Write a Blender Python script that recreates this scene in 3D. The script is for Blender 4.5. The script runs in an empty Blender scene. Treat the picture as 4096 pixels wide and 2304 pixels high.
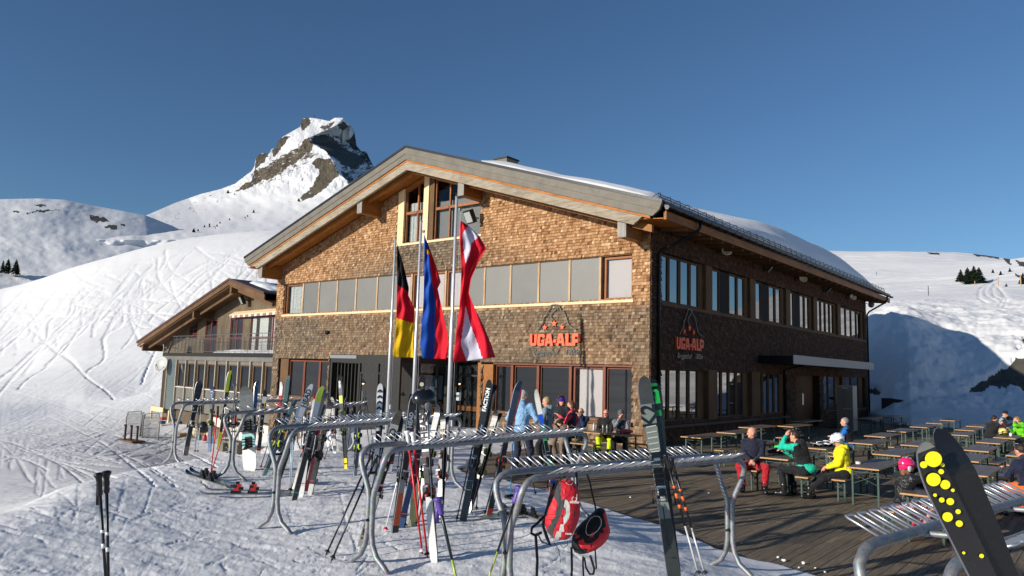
import bpy, math, random
import numpy as np
from mathutils import Vector, Matrix, Quaternion
random.seed(7); rng=np.random.default_rng(5)
R=math.radians; PI=math.pi
scene=bpy.context.scene; COL=scene.collection
# ------------------------------------------------------------------ camera (solved from the vanishing points)
FPX=2949.; CX,CY=2048.,1152.
def _n(v): return v/np.linalg.norm(v)
_xa=-_n(np.array([-1580-CX,1379-CY,FPX])); _ya=_n(np.array([4470-CX,1552-CY,FPX])); _ya=_n(_ya-_xa*_xa.dot(_ya)); _za=np.cross(_xa,_ya)
CM=np.stack([_xa,_ya,_za],1)          # world -> right,down,forward
CP=np.array([12.604,-23.080,2.501])   # camera position; origin = near corner of the lodge at deck level
def ray(px,py): return CM.T@np.array([px-CX,py-CY,FPX])
def U(px,py,x=None,y=None,z=None,r=None):
    """photo pixel (4096x2304) -> world point on the plane x=, y=, z= or at horizontal distance r"""
    d=ray(px,py)
    if x is not None: k=(x-CP[0])/d[0]
    elif y is not None: k=(y-CP[1])/d[1]
    elif z is not None: k=(z-CP[2])/d[2]
    else: k=r/math.hypot(d[0],d[1])
    return Vector(CP+k*d)
def proj(P):
    v=(np.asarray(P)-CP)@CM.T
    w=np.where(v[...,2]>.05,v[...,2],.05)
    return CX+FPX*v[...,0]/w, CY+FPX*v[...,1]/w, v[...,2]
cam_d=bpy.data.cameras.new('camera'); cam=bpy.data.objects.new('camera',cam_d); COL.objects.link(cam); scene.camera=cam
rt,dn,fw=CM[0],CM[1],CM[2]
m4=Matrix.Identity(4)
for i in range(3):
    m4[i][0]=rt[i]; m4[i][1]=-dn[i]; m4[i][2]=-fw[i]; m4[i][3]=CP[i]
cam.matrix_world=m4; cam_d.sensor_width=36; cam_d.lens=FPX/4096*36; cam_d.clip_start=.05; cam_d.clip_end=6000
scene.render.resolution_x=1024; scene.render.resolution_y=576
# ------------------------------------------------------------------ objects
def tag(o,label=None,cat=None,group=None,kind=None):
    if label: o['label']=label
    if cat: o['category']=cat
    if group: o['group']=group
    if kind: o['kind']=kind
    return o
def thing(name,label,cat,loc=(0,0,0),rz=0,group=None):
    o=bpy.data.objects.new(name,None); COL.objects.link(o); o.location=loc; o.rotation_euler=(0,0,rz); o.empty_display_size=.1
    return tag(o,label,cat,group)
def copy_tree(o,parent=None):
    c=o.copy(); COL.objects.link(c)
    if parent is not None: c.parent=parent
    for ch in list(KIDS.get(o.name,[])): copy_tree(ch,c)
    return c
KIDS={}
def WL(o):   # world location of a root/part chain (no rotations are used on chains built in world space)
    v=Vector((0,0,0))
    while o is not None: v+=Vector(o.location); o=o.parent
    return v
class MB:
    def __init__(s): s.v=[]; s.f=[]; s.m=[]; s.k=0
    def mat(s,k): s.k=k; return s
    def add(s,vs,fs):
        b=len(s.v); s.v.extend([tuple(p) for p in vs]); s.f.extend([tuple(b+i for i in f) for f in fs]); s.m.extend([s.k]*len(fs)); return s
    def box(s,c,d,M=None):
        x,y,z=d[0]/2,d[1]/2,d[2]/2; c=Vector(c)
        vs=[Vector((i*x,j*y,k*z)) for k in(-1,1) for j in(-1,1) for i in(-1,1)]
        if M is not None: vs=[M@p for p in vs]
        return s.add([c+p for p in vs],[(0,2,3,1),(4,5,7,6),(0,1,5,4),(2,6,7,3),(0,4,6,2),(1,3,7,5)])
    def span(s,a,b):
        return s.box([(a[i]+b[i])/2 for i in range(3)],[abs(b[i]-a[i]) for i in range(3)])
    def bar(s,a,b,w,h,up=(0,0,1)):
        a=Vector(a);b=Vector(b);d=(b-a).normalized();u=Vector(up)
        if abs(d.dot(u))>.98:u=Vector((0,1,0))
        r=d.cross(u).normalized();u=r.cross(d)
        vs=[p+r*(i*w/2)+u*(j*h/2) for p in(a,b) for (i,j) in((-1,-1),(1,-1),(1,1),(-1,1))]
        return s.add(vs,[(3,2,1,0),(4,5,6,7),(0,1,5,4),(1,2,6,5),(2,3,7,6),(3,0,4,7)])
    def tube(s,pts,r,n=8,closed=False,flat=1.0):
        pts=[Vector(p) for p in pts]; N=len(pts)
        rs=r if isinstance(r,(list,tuple)) else [r]*N
        t0=(pts[1]-pts[0]).normalized(); u=Vector((0,0,1)) if abs(t0.z)<.9 else Vector((1,0,0)); u=(u-t0*u.dot(t0)).normalized()
        vs=[]
        for i,p in enumerate(pts):
            if closed: t=(pts[(i+1)%N]-pts[i-1]).normalized()
            else: t=(pts[min(i+1,N-1)]-pts[max(i-1,0)]).normalized()
            u=(u-t*u.dot(t)); u=u.normalized() if u.length>1e-6 else t.orthogonal().normalized(); w=t.cross(u)
            for j in range(n):
                a=2*PI*j/n; vs.append(p+(u*math.cos(a)*flat+w*math.sin(a))*rs[i])
        fs=[]
        for i in range(N if closed else N-1):
            for j in range(n):
                k=(i+1)%N; fs.append((i*n+j,i*n+(j+1)%n,k*n+(j+1)%n,k*n+j))
        if not closed: fs.append(tuple(range(n-1,-1,-1))); fs.append(tuple((N-1)*n+j for j in range(n)))
        return s.add(vs,fs)
    def lathe(s,prof,c=(0,0,0),n=16,M=None,sx=1,sy=1):
        c=Vector(c);vs=[]
        for r,z in prof:
            for j in range(n):
                a=2*PI*j/n;p=Vector((r*math.cos(a)*sx,r*math.sin(a)*sy,z))
                vs.append(c+(M@p if M is not None else p))
        fs=[(i*n+j,i*n+(j+1)%n,(i+1)*n+(j+1)%n,(i+1)*n+j) for i in range(len(prof)-1) for j in range(n)]
        fs.append(tuple(range(n-1,-1,-1)));fs.append(tuple((len(prof)-1)*n+j for j in range(n)))
        return s.add(vs,fs)
    def ell(s,c,r,n=12,m=8,M=None):
        prof=[(max(math.sin(PI*i/m),.02),-math.cos(PI*i/m)) for i in range(m+1)]
        D=Matrix.Diagonal(Vector(r)).to_3x3(); D=(M@D) if M is not None else D
        return s.lathe(prof,c,n,D)
    def prism(s,poly,ext,fl=False):
        """poly: 3D points, ext: extrusion vector"""
        n=len(poly);e=Vector(ext);a=[Vector(p) for p in poly]
        return s.add(a+[p+e for p in a],[tuple(range(n-1,-1,-1)),tuple(range(n,2*n))]+[(i,(i+1)%n,n+(i+1)%n,n+i) for i in range(n)])
    def build(s,name,mats,parent=None,smooth=False,origin=None):
        if not isinstance(mats,(list,tuple)): mats=[mats]
        o0=Vector(origin) if origin is not None else (WL(parent) if parent is not None else Vector((0,0,0)))
        me=bpy.data.meshes.new(name); me.from_pydata([(p[0]-o0.x,p[1]-o0.y,p[2]-o0.z) for p in s.v],[],s.f)
        for m in mats: me.materials.append(m)
        me.polygons.foreach_set('material_index',s.m)
        if smooth: me.polygons.foreach_set('use_smooth',[True]*len(s.f))
        me.update(); o=bpy.data.objects.new(name,me); COL.objects.link(o)
        if parent is not None: o.parent=parent; KIDS.setdefault(parent.name,[]).append(o)
        elif origin is not None: o.location=o0
        return o
def grid_mesh(name,V,nr,nc,mat,attrs=None,wrap=False):
    """V: (nr*nc,3) array"""
    me=bpy.data.meshes.new(name)
    idx=np.arange(nr*nc).reshape(nr,nc)
    if wrap: idx=np.concatenate([idx,idx[:,:1]],1)
    q=np.stack([idx[:-1,:-1],idx[:-1,1:],idx[1:,1:],idx[1:,:-1]],-1).reshape(-1,4)
    np_mesh(me,V,q,attrs); me.materials.append(mat)
    o=bpy.data.objects.new(name,me); COL.objects.link(o); return o
def np_mesh(me,V,q,attrs=None,smooth=True):
    n=len(V);f=len(q);k=q.shape[1]
    me.vertices.add(n);me.vertices.foreach_set('co',np.ascontiguousarray(V,dtype=np.float32).ravel())
    me.loops.add(f*k);me.loops.foreach_set('vertex_index',np.ascontiguousarray(q,dtype=np.int32).ravel())
    me.polygons.add(f);me.polygons.foreach_set('loop_start',np.arange(0,f*k,k,dtype=np.int32))
    me.polygons.foreach_set('use_smooth',np.full(f,smooth))
    for nm,a in (attrs or {}).items():
        at=me.attributes.new(nm,'FLOAT','POINT'); at.data.foreach_set('value',np.ascontiguousarray(a,dtype=np.float32).ravel())
    me.update(calc_edges=True)
# ------------------------------------------------------------------ noise in numpy
def vnoise(x,y,seed=0):
    x=np.asarray(x,float);y=np.asarray(y,float)
    xi=np.floor(x).astype(np.int64);yi=np.floor(y).astype(np.int64);fx=x-xi;fy=y-yi
    fx=fx*fx*fx*(fx*(fx*6-15)+10);fy=fy*fy*fy*(fy*(fy*6-15)+10)
    def h(a,b):
        n=(a*374761393+b*668265263+seed*974634777)&0xffffffff; n=((n^(n>>13))*1274126177)&0xffffffff; n=n^(n>>16)
        return (n&0xffff)/65535.*2-1
    return (h(xi,yi)*(1-fx)+h(xi+1,yi)*fx)*(1-fy)+(h(xi,yi+1)*(1-fx)+h(xi+1,yi+1)*fx)*fy
def fbm(x,y,seed=0,o=4,g=.5):
    s=0;a=1;t=0
    for i in range(o): s=s+a*vnoise(x*2**i,y*2**i,seed+i*17);t+=a;a*=g
    return s/t
def in_poly(px,py,poly):
    ins=np.zeros(np.shape(px),bool);n=len(poly)
    for i in range(n):
        x1,y1=poly[i];x2,y2=poly[i-1]
        if y1==y2: continue
        ins^=((y1>py)!=(y2>py))&(px<(x2-x1)*(py-y1)/(y2-y1)+x1)
    return ins
def sstep(a,b,x):
    t=np.clip((x-a)/(b-a),0,1);return t*t*(3-2*t)
# ------------------------------------------------------------------ materials
class NT:
    def __init__(s,name):
        s.m=bpy.data.materials.new(name);s.m.use_nodes=True;s.t=s.m.node_tree;s.n=s.t.nodes;s.b=s.n['Principled BSDF']
    def new(s,ty,**kw):
        n=s.n.new(ty)
        for k,v in kw.items():
            if k.startswith('i_'):
                key=k[2:].replace('_',' '); key=int(key) if key.isdigit() else key; n.inputs[key].default_value=v
            else: setattr(n,k,v)
        return n
    def l(s,a,b): s.t.links.new(a,b)
    def coords(s,scale=(1,1,1),rot=(0,0,0)):
        tc=s.new('ShaderNodeTexCoord');mp=s.new('ShaderNodeMapping');s.l(tc.outputs['Object'],mp.inputs[0]);mp.inputs['Scale'].default_value=scale;mp.inputs['Rotation'].default_value=rot;return mp.outputs[0]
    def noise(s,co,scale,detail=4,rough=.55,dist=0):
        n=s.new('ShaderNodeTexNoise');s.l(co,n.inputs['Vector']);n.inputs['Scale'].default_value=scale;n.inputs['Detail'].default_value=detail;n.inputs['Roughness'].default_value=rough;n.inputs['Distortion'].default_value=dist;return n.outputs[0]
    def ramp(s,fac,stops):
        r=s.new('ShaderNodeValToRGB');e=r.color_ramp.elements
        while len(e)<len(stops): e.new(.5)
        for i,(p,c) in enumerate(stops): e[i].position=p; e[i].color=(*c,1) if len(c)==3 else c
        s.l(fac,r.inputs[0]);return r.outputs[0]
    def mix(s,fac,a,b,mode='MIX'):
        n=s.new('ShaderNodeMix',data_type='RGBA',blend_type=mode)
        for v,i in((fac,0),(a,6),(b,7)):
            if isinstance(v,(int,float)): n.inputs[i].default_value=v
            elif isinstance(v,tuple): n.inputs[i].default_value=(*v,1) if len(v)==3 else v
            else: s.l(v,n.inputs[i])
        return n.outputs[2]
    def math(s,op,a,b=0.0,c=None,clamp=False):
        n=s.new('ShaderNodeMath',operation=op);n.use_clamp=clamp
        for v,i in((a,0),(b,1),(c,2)):
            if v is None: continue
            if isinstance(v,(int,float)): n.inputs[i].default_value=v
            else: s.l(v,n.inputs[i])
        return n.outputs[0]
    def bump(s,h,strength=.5,dist=.01,nrm=None):
        b=s.new('ShaderNodeBump');b.inputs['Strength'].default_value=strength;b.inputs['Distance'].default_value=dist;s.l(h,b.inputs['Height'])
        if nrm is not None: s.l(nrm,b.inputs['Normal'])
        s.l(b.outputs[0],s.b.inputs['Normal']);return b.outputs[0]
    def set(s,**kw):
        for k,v in kw.items():
            i=s.b.inputs[k.replace('_',' ')]
            if isinstance(v,(int,float)): i.default_value=v
            elif isinstance(v,tuple): i.default_value=(*v,1) if len(v)==3 else v
            else: s.l(v,i)
        return s.m
def attr(t,name):
    a=t.new('ShaderNodeAttribute');a.attribute_name=name;return a.outputs['Fac']
_pl={}
def plain(name,c,rough=.6,metal=0,var=.12,sc=20,bump=.15,spec=.5,coat=0,sheen=0):
    """painted / moulded surface with slight wear so it is never perfectly even"""
    if name in _pl: return _pl[name]
    t=NT(name);co=t.coords();n=t.noise(co,sc,5)
    col=t.mix(t.math('MULTIPLY',n,1.0),tuple(x*(1-var) for x in c),tuple(min(1,x*(1+var)) for x in c))
    rr=t.math('MULTIPLY_ADD',n,.2,rough-.1,clamp=True)
    t.set(Base_Color=col,Roughness=rr,Metallic=float(metal),Specular_IOR_Level=float(spec),Coat_Weight=float(coat))
    if sheen: t.set(Sheen_Weight=float(sheen))
    if bump: t.bump(t.noise(co,sc*3,3),bump,.002)
    _pl[name]=t.m;return t.m
def cloth(name,c,sc=14,bump=.9,rough=.8,spec=.3):
    if name in _pl: return _pl[name]
    t=NT(name);co=t.coords();n=t.noise(co,sc,3,.5,1.5);f=t.noise(co,sc*12,2)
    t.set(Base_Color=t.mix(n,tuple(x*.8 for x in c),tuple(min(1,x*1.12) for x in c)),Roughness=rough,Specular_IOR_Level=spec,Sheen_Weight=.1)
    t.bump(t.math('MULTIPLY_ADD',f,.08,n),bump,.06)
    _pl[name]=t.m;return t.m
def wood(name,stops,scale=(1,1,1),ring=6,rough=.75,bump=.4,fine=1.0,rot=(0,0,0)):
    """grain runs along the axis with the small scale value"""
    t=NT(name);co=t.coords(scale,rot)
    n1=t.noise(co,ring,6,.65,.6);n2=t.noise(co,ring*5*fine,4,.6);big=t.noise(t.coords(),.9,3)
    g=t.math('ADD',t.math('MULTIPLY',n1,.6),t.math('MULTIPLY',n2,.4))
    g=t.math('ADD',g,t.math('MULTIPLY_ADD',big,.35,-.17))
    t.set(Base_Color=t.ramp(g,stops),Roughness=rough,Specular_IOR_Level=.3);t.bump(g,bump,.006);return t.m
# ------------------------------------------------------------------ shared materials
def S(r,g,b):  # sRGB 0-255 -> linear
    return tuple(((c/255/12.92) if c/255<=.04045 else ((c/255+.055)/1.055)**2.4) for c in (r,g,b))
def snow_mat(name,sc=1.0,rock=False,tint=(.86,.88,.9),fine=.35,bd=.8):
    t=NT(name);co=t.coords()
    n1=t.noise(co,.35*sc,6,.6);n2=t.noise(co,5*sc,6,.7);n3=t.noise(co,26*sc,4,.7);n4=t.noise(co,90*sc,3,.6)
    base=t.mix(n1,tuple(x*.93 for x in tint),tint)
    base=t.mix(t.math('MULTIPLY',t.ramp(n2,[(.0,(1,1,1)),(.42,(0,0,0))]),.25),base,(.62,.62,.6))
    h=t.math('ADD',t.math('MULTIPLY',n2,.3),t.math('ADD',t.math('MULTIPLY',n3,.3),t.math('MULTIPLY',n4,.2)))
    if rock:
        rk=attr(t,'rock');rn=t.noise(co,.25*sc,8,.7);rn2=t.noise(co,.8*sc,9,.78)
        m=t.ramp(t.math('ADD',rk,t.math('MULTIPLY_ADD',rn2,.9,-.45)),[(.47,(0,0,0)),(.53,(1,1,1))])
        br=attr(t,'brown')
        rc=t.mix(br,t.ramp(rn,[(.3,(.025,.027,.027)),(.55,(.075,.075,.07)),(.75,(.16,.155,.14))]),t.ramp(rn2,[(.3,(.05,.038,.024)),(.55,(.125,.1,.065)),(.8,(.22,.185,.13))]))
        base=t.mix(m,base,rc);h=t.math('ADD',h,t.math('MULTIPLY',m,t.math('MULTIPLY',rn,2.5)))
    t.set(Base_Color=base,Roughness=.75 if rock else .6,Specular_IOR_Level=.25)
    t.bump(h,fine,.08 if not rock else bd);return t.m
M={}
M['snow_near']=snow_mat('snow_trampled',1.0,tint=(.815,.81,.797),fine=.5)
M['snow_roof']=snow_mat('snow_settled',.5,tint=(.83,.825,.815),fine=.12)
M['galv']=None
t=NT('galvanised_steel');co=t.coords();n=t.noise(co,9,5,.65);v=t.new('ShaderNodeTexVoronoi');t.l(co,v.inputs['Vector']);v.inputs['Scale'].default_value=45
c=t.mix(n,S(96,99,102),S(168,171,174));c=t.mix(.3,c,v.outputs['Color'],'SOFT_LIGHT')
t.set(Base_Color=c,Metallic=.6,Roughness=t.math('MULTIPLY_ADD',n,.3,.4));M['galv']=t.m
M['steel_thin']=plain('zinc_rod',S(200,202,205),.35,.8,.15,30)
M['pole_alu']=plain('flagpole_aluminium',S(215,216,216),.38,.5,.06,8)
M['dark_metal']=plain('dark_bronze_metal',S(38,37,32),.45,.4,.15,12)
M['black_metal']=plain('black_metal',S(26,27,28),.4,.5,.2,12)
# fibre cement / sheet trim: diamond pattern, light grey-brown
t=NT('patterned_zinc_sheet');co=t.coords((1,1,1));w=t.new('ShaderNodeTexChecker');mp=t.coords((1,1,1),(0,R(45),0));t.l(mp,w.inputs['Vector']);w.inputs['Scale'].default_value=9;w.inputs['Color1'].default_value=(.9,.9,.9,1);w.inputs['Color2'].default_value=(1,1,1,1)
n=t.noise(co,2.2,6,.6);c=t.mix(n,S(80,75,66),S(128,121,107));c=t.mix(.5,c,w.outputs['Color'],'MULTIPLY')
t.set(Base_Color=c,Roughness=.6,Specular_IOR_Level=.3);t.bump(t.noise(co,14,4),.15,.01);M['zinc']=t.m
M['board_grey_x']=wood('weathered_board',[(.25,S(78,69,56)),(.45,S(134,122,103)),(.6,S(162,151,132)),(.8,S(136,104,68))],(.25,3,3),5,.8,.4)
M['beam_orange']=wood('sheltered_timber',[(.25,S(82,46,16)),(.5,S(140,88,36)),(.75,S(170,114,52))],(3,.25,3),4,.6,.25)
M['beam_orange_x']=wood('sheltered_timber_board',[(.25,S(92,50,14)),(.5,S(158,96,34)),(.75,S(188,126,54))],(.25,3,3),4,.6,.25)
M['beam_end']=wood('grey_beam_end',[(.25,S(84,80,76)),(.5,S(140,136,128)),(.8,S(176,170,160))],(4,4,.4),6,.85,.4)
M['frame_wood']=wood('window_frame_wood',[(.25,S(84,44,20)),(.5,S(140,84,44)),(.8,S(178,120,70))],(3,3,.3),6,.6,.25)
M['frame_wood_red']=wood('red_brown_window_frame',[(.2,S(60,29,15)),(.5,S(106,54,30)),(.8,S(134,74,42))],(3,3,.3),6,.5,.2)
M['post_wood']=wood('weathered_post',[(.25,S(110,72,44)),(.45,S(170,136,100)),(.6,S(196,170,136)),(.8,S(150,88,50))],(4,4,.35),6,.75,.4)
M['post_dark']=wood('brown_post',[(.25,S(50,34,20)),(.5,S(96,70,44)),(.8,S(130,98,62))],(4,4,.3),6,.75,.4)
M['sill']=wood('pale_sill_board',[(.25,S(190,158,112)),(.5,S(222,194,150)),(.8,S(236,214,176))],(.3,3,3),6,.65,.2)
M['batten']=wood('weathered_batten',[(.2,S(58,50,40)),(.45,S(108,94,76)),(.7,S(146,130,106)),(.9,S(170,150,122))],(3,3,.15),7,.85,.4)
M['panel_grey']=wood('grey_wood_panel',[(.2,S(70,67,62)),(.5,S(108,104,97)),(.8,S(136,130,122))],(4,4,.25),5,.85,.3)
M['pale_post']=wood('pale_wood_post',[(.2,S(124,114,96)),(.5,S(158,148,128)),(.8,S(182,172,150))],(4,4,.25),5,.8,.2)
M['new_wood']=wood('fresh_timber',[(.2,S(190,160,110)),(.5,S(222,196,146)),(.8,S(234,212,168))],(3,3,.3),5,.7,.2)
M['brown_metal']=plain('brown_roof_sheet',S(84,52,40),.5,.2,.15,6)
M['dark_roof']=plain('dark_roof_sheet',S(52,44,42),.5,.2,.2,5)
t=NT('grey_window_screen');oi=t.new('ShaderNodeObjectInfo');n=t.noise(t.coords(),1.3,4,.6);t.set(Base_Color=t.mix(t.math('ADD',t.math('MULTIPLY',oi.outputs['Random'],.5),t.math('MULTIPLY',n,.5)),S(86,86,82),S(118,116,109)),Roughness=.5,Specular_IOR_Level=.5);M['blind']=t.m
M['blind_white']=plain('white_inner_blind',S(196,186,182),.7,0,.04,2,.05,.3)
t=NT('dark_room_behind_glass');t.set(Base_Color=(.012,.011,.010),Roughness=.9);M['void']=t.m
def glass(name,base=(.008,.009,.010),ior=1.7,rough=.015,wob=.02):
    t=NT(name);t.set(Base_Color=base,Roughness=rough,IOR=ior,Specular_IOR_Level=.5);t.bump(t.noise(t.coords(),.7,2),wob,.06);return t.m
M['glass']=glass('window_glass');M['glass_side']=glass('window_glass_reflective',(.010,.011,.012),3.0,.012,.04)
M['curtain']=cloth('white_curtain',S(205,205,198),6,.8)
M['curtain_red']=cloth('red_curtain',S(120,34,40),6,.8)
t=NT('wooden_deck_board');co=t.coords((6,.35,1));n=t.noise(co,5,6,.65,.4);n2=t.noise(t.coords(),.55,5,.6);pr=attr(t,'tone')
c=t.ramp(n,[(.25,S(82,71,56)),(.5,S(130,114,92)),(.75,S(160,145,120))]);c=t.mix(t.math('MULTIPLY',pr,.5),c,S(84,76,66))
wet=t.ramp(n2,[(.56,(0,0,0)),(.66,(1,1,1))]);c=t.mix(t.math('MULTIPLY',wet,.75),c,S(44,32,24))
t.set(Base_Color=c,Roughness=t.math('MULTIPLY_ADD',wet,-.25,.8),Specular_IOR_Level=.3);t.bump(n,.35,.006);M['deck']=t.m
M['tabletop']=wood('table_top_board',[(.2,S(64,50,42)),(.5,S(112,98,86)),(.8,S(138,128,116))],(3,.3,3),4,.45,.1)
M['table_edge']=wood('table_edge_wood',[(.2,S(134,98,58)),(.5,S(182,140,92)),(.8,S(202,166,118))],(3,.3,3),6,.5,.15)
M['green_steel']=plain('green_steel',S(30,62,48),.45,.1,.15,20)
M['skin']=plain('skin',S(214,150,124),.55,0,.06,20,.05,.4)
M['orange_sign']=plain('orange_sign_letter',S(240,84,28),.5,0,.04,8,.05)
M['sign_metal']=plain('sign_metal',S(92,92,88),.35,.6,.1,8,0)
M['chrome']=plain('polished_steel',S(190,190,188),.18,.9,.05,8,0)
M['black_plastic']=plain('black_plastic',S(16,16,18),.35,0,.2,20,.1)
M['white_plastic']=plain('white_plastic',S(225,226,228),.35,0,.04,20,.05)
M['grey_plastic']=plain('grey_plastic',S(120,122,126),.4,0,.1,20,.05)
M['rope']=plain('pale_cord',S(190,190,184),.8)
# ------------------------------------------------------------------ text as mesh
def text_mb(mb,s,o,ax,up,size,ext=.01,bold=0.0,align='CENTER',sx=1.0,shear=0.0):
    """adds the letters of s to mb: origin o, reading direction ax, up direction up (vectors)"""
    cu=bpy.data.curves.new('txt','FONT');cu.body=s;cu.size=size;cu.extrude=ext;cu.offset=bold;cu.align_x=align;cu.align_y='CENTER';cu.resolution_u=3;cu.shear=shear
    ob=bpy.data.objects.new('txt',cu);me=bpy.data.meshes.new_from_object(ob)
    ax=Vector(ax).normalized();up=Vector(up).normalized();nm=ax.cross(up)
    mb.add([Vector(o)+ax*(v.co.x*sx)+up*v.co.y+nm*v.co.z for v in me.vertices],[tuple(p.vertices) for p in me.polygons])
    bpy.data.meshes.remove(me);bpy.data.objects.remove(ob);bpy.data.curves.remove(cu);return mb
# ------------------------------------------------------------------ sky and sun
SUN=Vector((.35,1,-.28)).normalized()     # direction the light travels
el=math.asin(-SUN.z)
w=bpy.data.worlds.new('World');scene.world=w;w.use_nodes=True
bg=w.node_tree.nodes['Background'];sk=w.node_tree.nodes.new('ShaderNodeTexSky');sk.sky_type='NISHITA';sk.sun_disc=False
sk.sun_elevation=el;sk.sun_rotation=math.atan2(-SUN.x,-SUN.y);sk.altitude=1800;sk.air_density=1.15;sk.dust_density=.0;sk.ozone_density=3.4
mxs=w.node_tree.nodes.new('ShaderNodeMix');mxs.data_type='RGBA';mxs.blend_type='MULTIPLY';mxs.inputs[0].default_value=1;mxs.inputs[7].default_value=(.82,.96,1.07,1);w.node_tree.links.new(sk.outputs[0],mxs.inputs[6]);w.node_tree.links.new(mxs.outputs[2],bg.inputs[0]);bg.inputs[1].default_value=.083
sl=bpy.data.lights.new('sun','SUN');sl.energy=5.0;sl.angle=R(.5);sl.color=(1,.935,.845)
so=bpy.data.objects.new('sun',sl);COL.objects.link(so);so.rotation_euler=SUN.to_track_quat('-Z','Y').to_euler();so.location=(0,-40,40)
scene.view_settings.view_transform='Standard';scene.view_settings.look='None';scene.view_settings.exposure=0.16;scene.view_settings.gamma=1
# ------------------------------------------------------------------ ground: one sheet round the camera, heights from surveyed points
def az_px(px): d=ray(px,1430+.0286*px); return math.atan2(d[0],d[1])
CT=[]   # (az, ln r, q)
def gz(az,r,z): CT.append((az,math.log(r),z/(1+r/15)))
def gp(px,r,z): gz(az_px(px),r,z)
def ge(px,py,r):
    d=ray(px,py);e=d[2]/math.hypot(d[0],d[1]);gz(math.atan2(d[0],d[1]),r,CP[2]+e*r)
for a in range(-180,180,30): gz(R(a),1.5,.38); gz(R(a),5,.36)
for a in (-150,-120,-95,30,60,90,120,150,179): gz(R(a),12,.2)
for a in (-179,-150,-120,120,150):
    gz(R(a),40,-1.5);gz(R(a),150,-6);gz(R(a),600,10)
gz(R(-95),40,-2);gz(R(-95),150,-1);gz(R(-95),300,28);gz(R(-95),600,20)
for px,r in((0,12.6),(300,15),(627,17),(850,18.6),(1000,19.2),(1200,20)): gp(px,r,.3);gp(px,r-4,.34)
for px,r,z in((0,16,-.5),(0,26,-1.6),(0,50,-2.3),(0,92,-3.),(300,20,-.6),(300,45,-2.),(300,95,-2.3),(627,22,-.6),(627,37,-1.9),(1150,36,-1.2),(610,90,-1.1),(850,24,-1.0),(850,38,-2.4),(1000,25,-.8),(1000,38,-2.2),(900,70,-.5)): gp(px,r,z)
for px in(1500,2000,2600,3100,3600,4096,4500):
    for r in(8,14): gp(px,r,.34 if px<3000 else .2)
for px,r,z in((1350,22,.2),(1350,32,-.3),(1600,20,.2),(1600,28,.1),(2200,20,.1),(2200,28,0),(2700,28,0),(3300,30,0),(3300,45,.1),(3900,25,0),(3900,38,.0),(3600,44,.0),(3480,57,1.0)): gp(px,r,z)
# foot of the hill, its face and its crest
ge(0,1503,150);ge(0,1350,205);ge(0,1230,260);ge(0,1166,305);gp(0,360,25)
ge(300,1575,96);ge(300,1400,150);ge(300,1200,220);ge(300,1068,292);gp(300,350,31)
ge(610,1555,88);ge(610,1350,140);ge(610,1150,210);ge(616,984,290);gp(616,350,38)
ge(910,1500,85);ge(910,1300,130);ge(910,1100,200);ge(910,947,295);gp(910,350,44)
ge(1300,1350,100);ge(1300,1100,180);ge(1300,940,300);gp(1300,360,46)
ge(2000,1300,110);ge(2000,1000,270);gp(2000,350,44)
ge(2700,1350,90);ge(2700,1120,160);ge(2700,1003,250);gp(2700,350,40)
ge(3250,1330,78);ge(3250,1130,150);ge(3250,1006,240);gp(3250,350,40)
ge(3560,1655,51);ge(3560,1560,55);ge(3560,1440,59);ge(3560,1275,65);ge(3560,1210,90);ge(3560,1140,140);ge(3661,1014,238);gp(3661,330,42)
ge(3760,1655,51);ge(3760,1590,54);ge(3760,1450,59);ge(3760,1330,65);ge(3760,1255,76);ge(3800,1130,140)
ge(3930,1660,51);ge(3930,1590,55);ge(3930,1460,60);ge(3930,1330,67);ge(3930,1215,88);ge(3900,1019,230)
ge(4080,1665,51);ge(4080,1600,55);ge(4060,1450,60);ge(4096,1340,66);ge(4096,1190,92);ge(4096,1120,130);ge(4096,1052,200);gp(4096,300,30)
for px in (3500,3700,3900,4100): gp(px,46,.02)
for a,r0 in((4,50),(20,42),(40,33),(65,26),(90,22)):   # the bank goes on round the terrace outside the frame
    gz(R(a),r0*.7,.05);gz(R(a),r0,.4);gz(R(a),r0*1.35,6.5);gz(R(a),r0*2.2,11);gz(R(a),150,26 if a<10 else 9);gz(R(a),400,30 if a<10 else 16)
CT=np.array(CT);CT=CT[np.unique(np.round(CT[:,:2],3),axis=0,return_index=True)[1]]
_K=2.2
_P0=np.stack([CT[:,0]*_K,CT[:,1]],1)
# periodic in azimuth: repeat the outer points on both sides
ex=[];eq=[]
for (a,l),q in zip(_P0,CT[:,2]):
    if a<-_K*1.9: ex.append((a+2*PI*_K,l));eq.append(q)
    if a>_K*1.9: ex.append((a-2*PI*_K,l));eq.append(q)
TP=np.concatenate([_P0,np.array(ex)]);TQ=np.concatenate([CT[:,2],np.array(eq)])
def _phi(d2): return np.where(d2>1e-12,d2*np.log(d2+1e-12)*.5,0)
n_=len(TP);A=np.zeros((n_+3,n_+3));D2=((TP[:,None]-TP[None])**2).sum(-1);A[:n_,:n_]=_phi(D2)+np.eye(n_)*1e-3
A[:n_,n_]=1;A[:n_,n_+1:]=TP;A[n_,:n_]=1;A[n_+1:,:n_]=TP.T
TW=np.linalg.solve(A,np.concatenate([TQ,[0,0,0]]))
def tps_exact(az,lr):
    sh=az.shape;u=np.stack([az.ravel()*_K,lr.ravel()],1);out=np.empty(len(u))
    for i in range(0,len(u),20000):
        b=u[i:i+20000];d2=((b[:,None]-TP[None])**2).sum(-1);out[i:i+20000]=_phi(d2)@TW[:n_]+TW[n_]+b@TW[n_+1:]
    return out.reshape(sh)
_ga=np.linspace(-PI,PI,361);_gl=np.linspace(.2,6.9,269);_T=None
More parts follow.
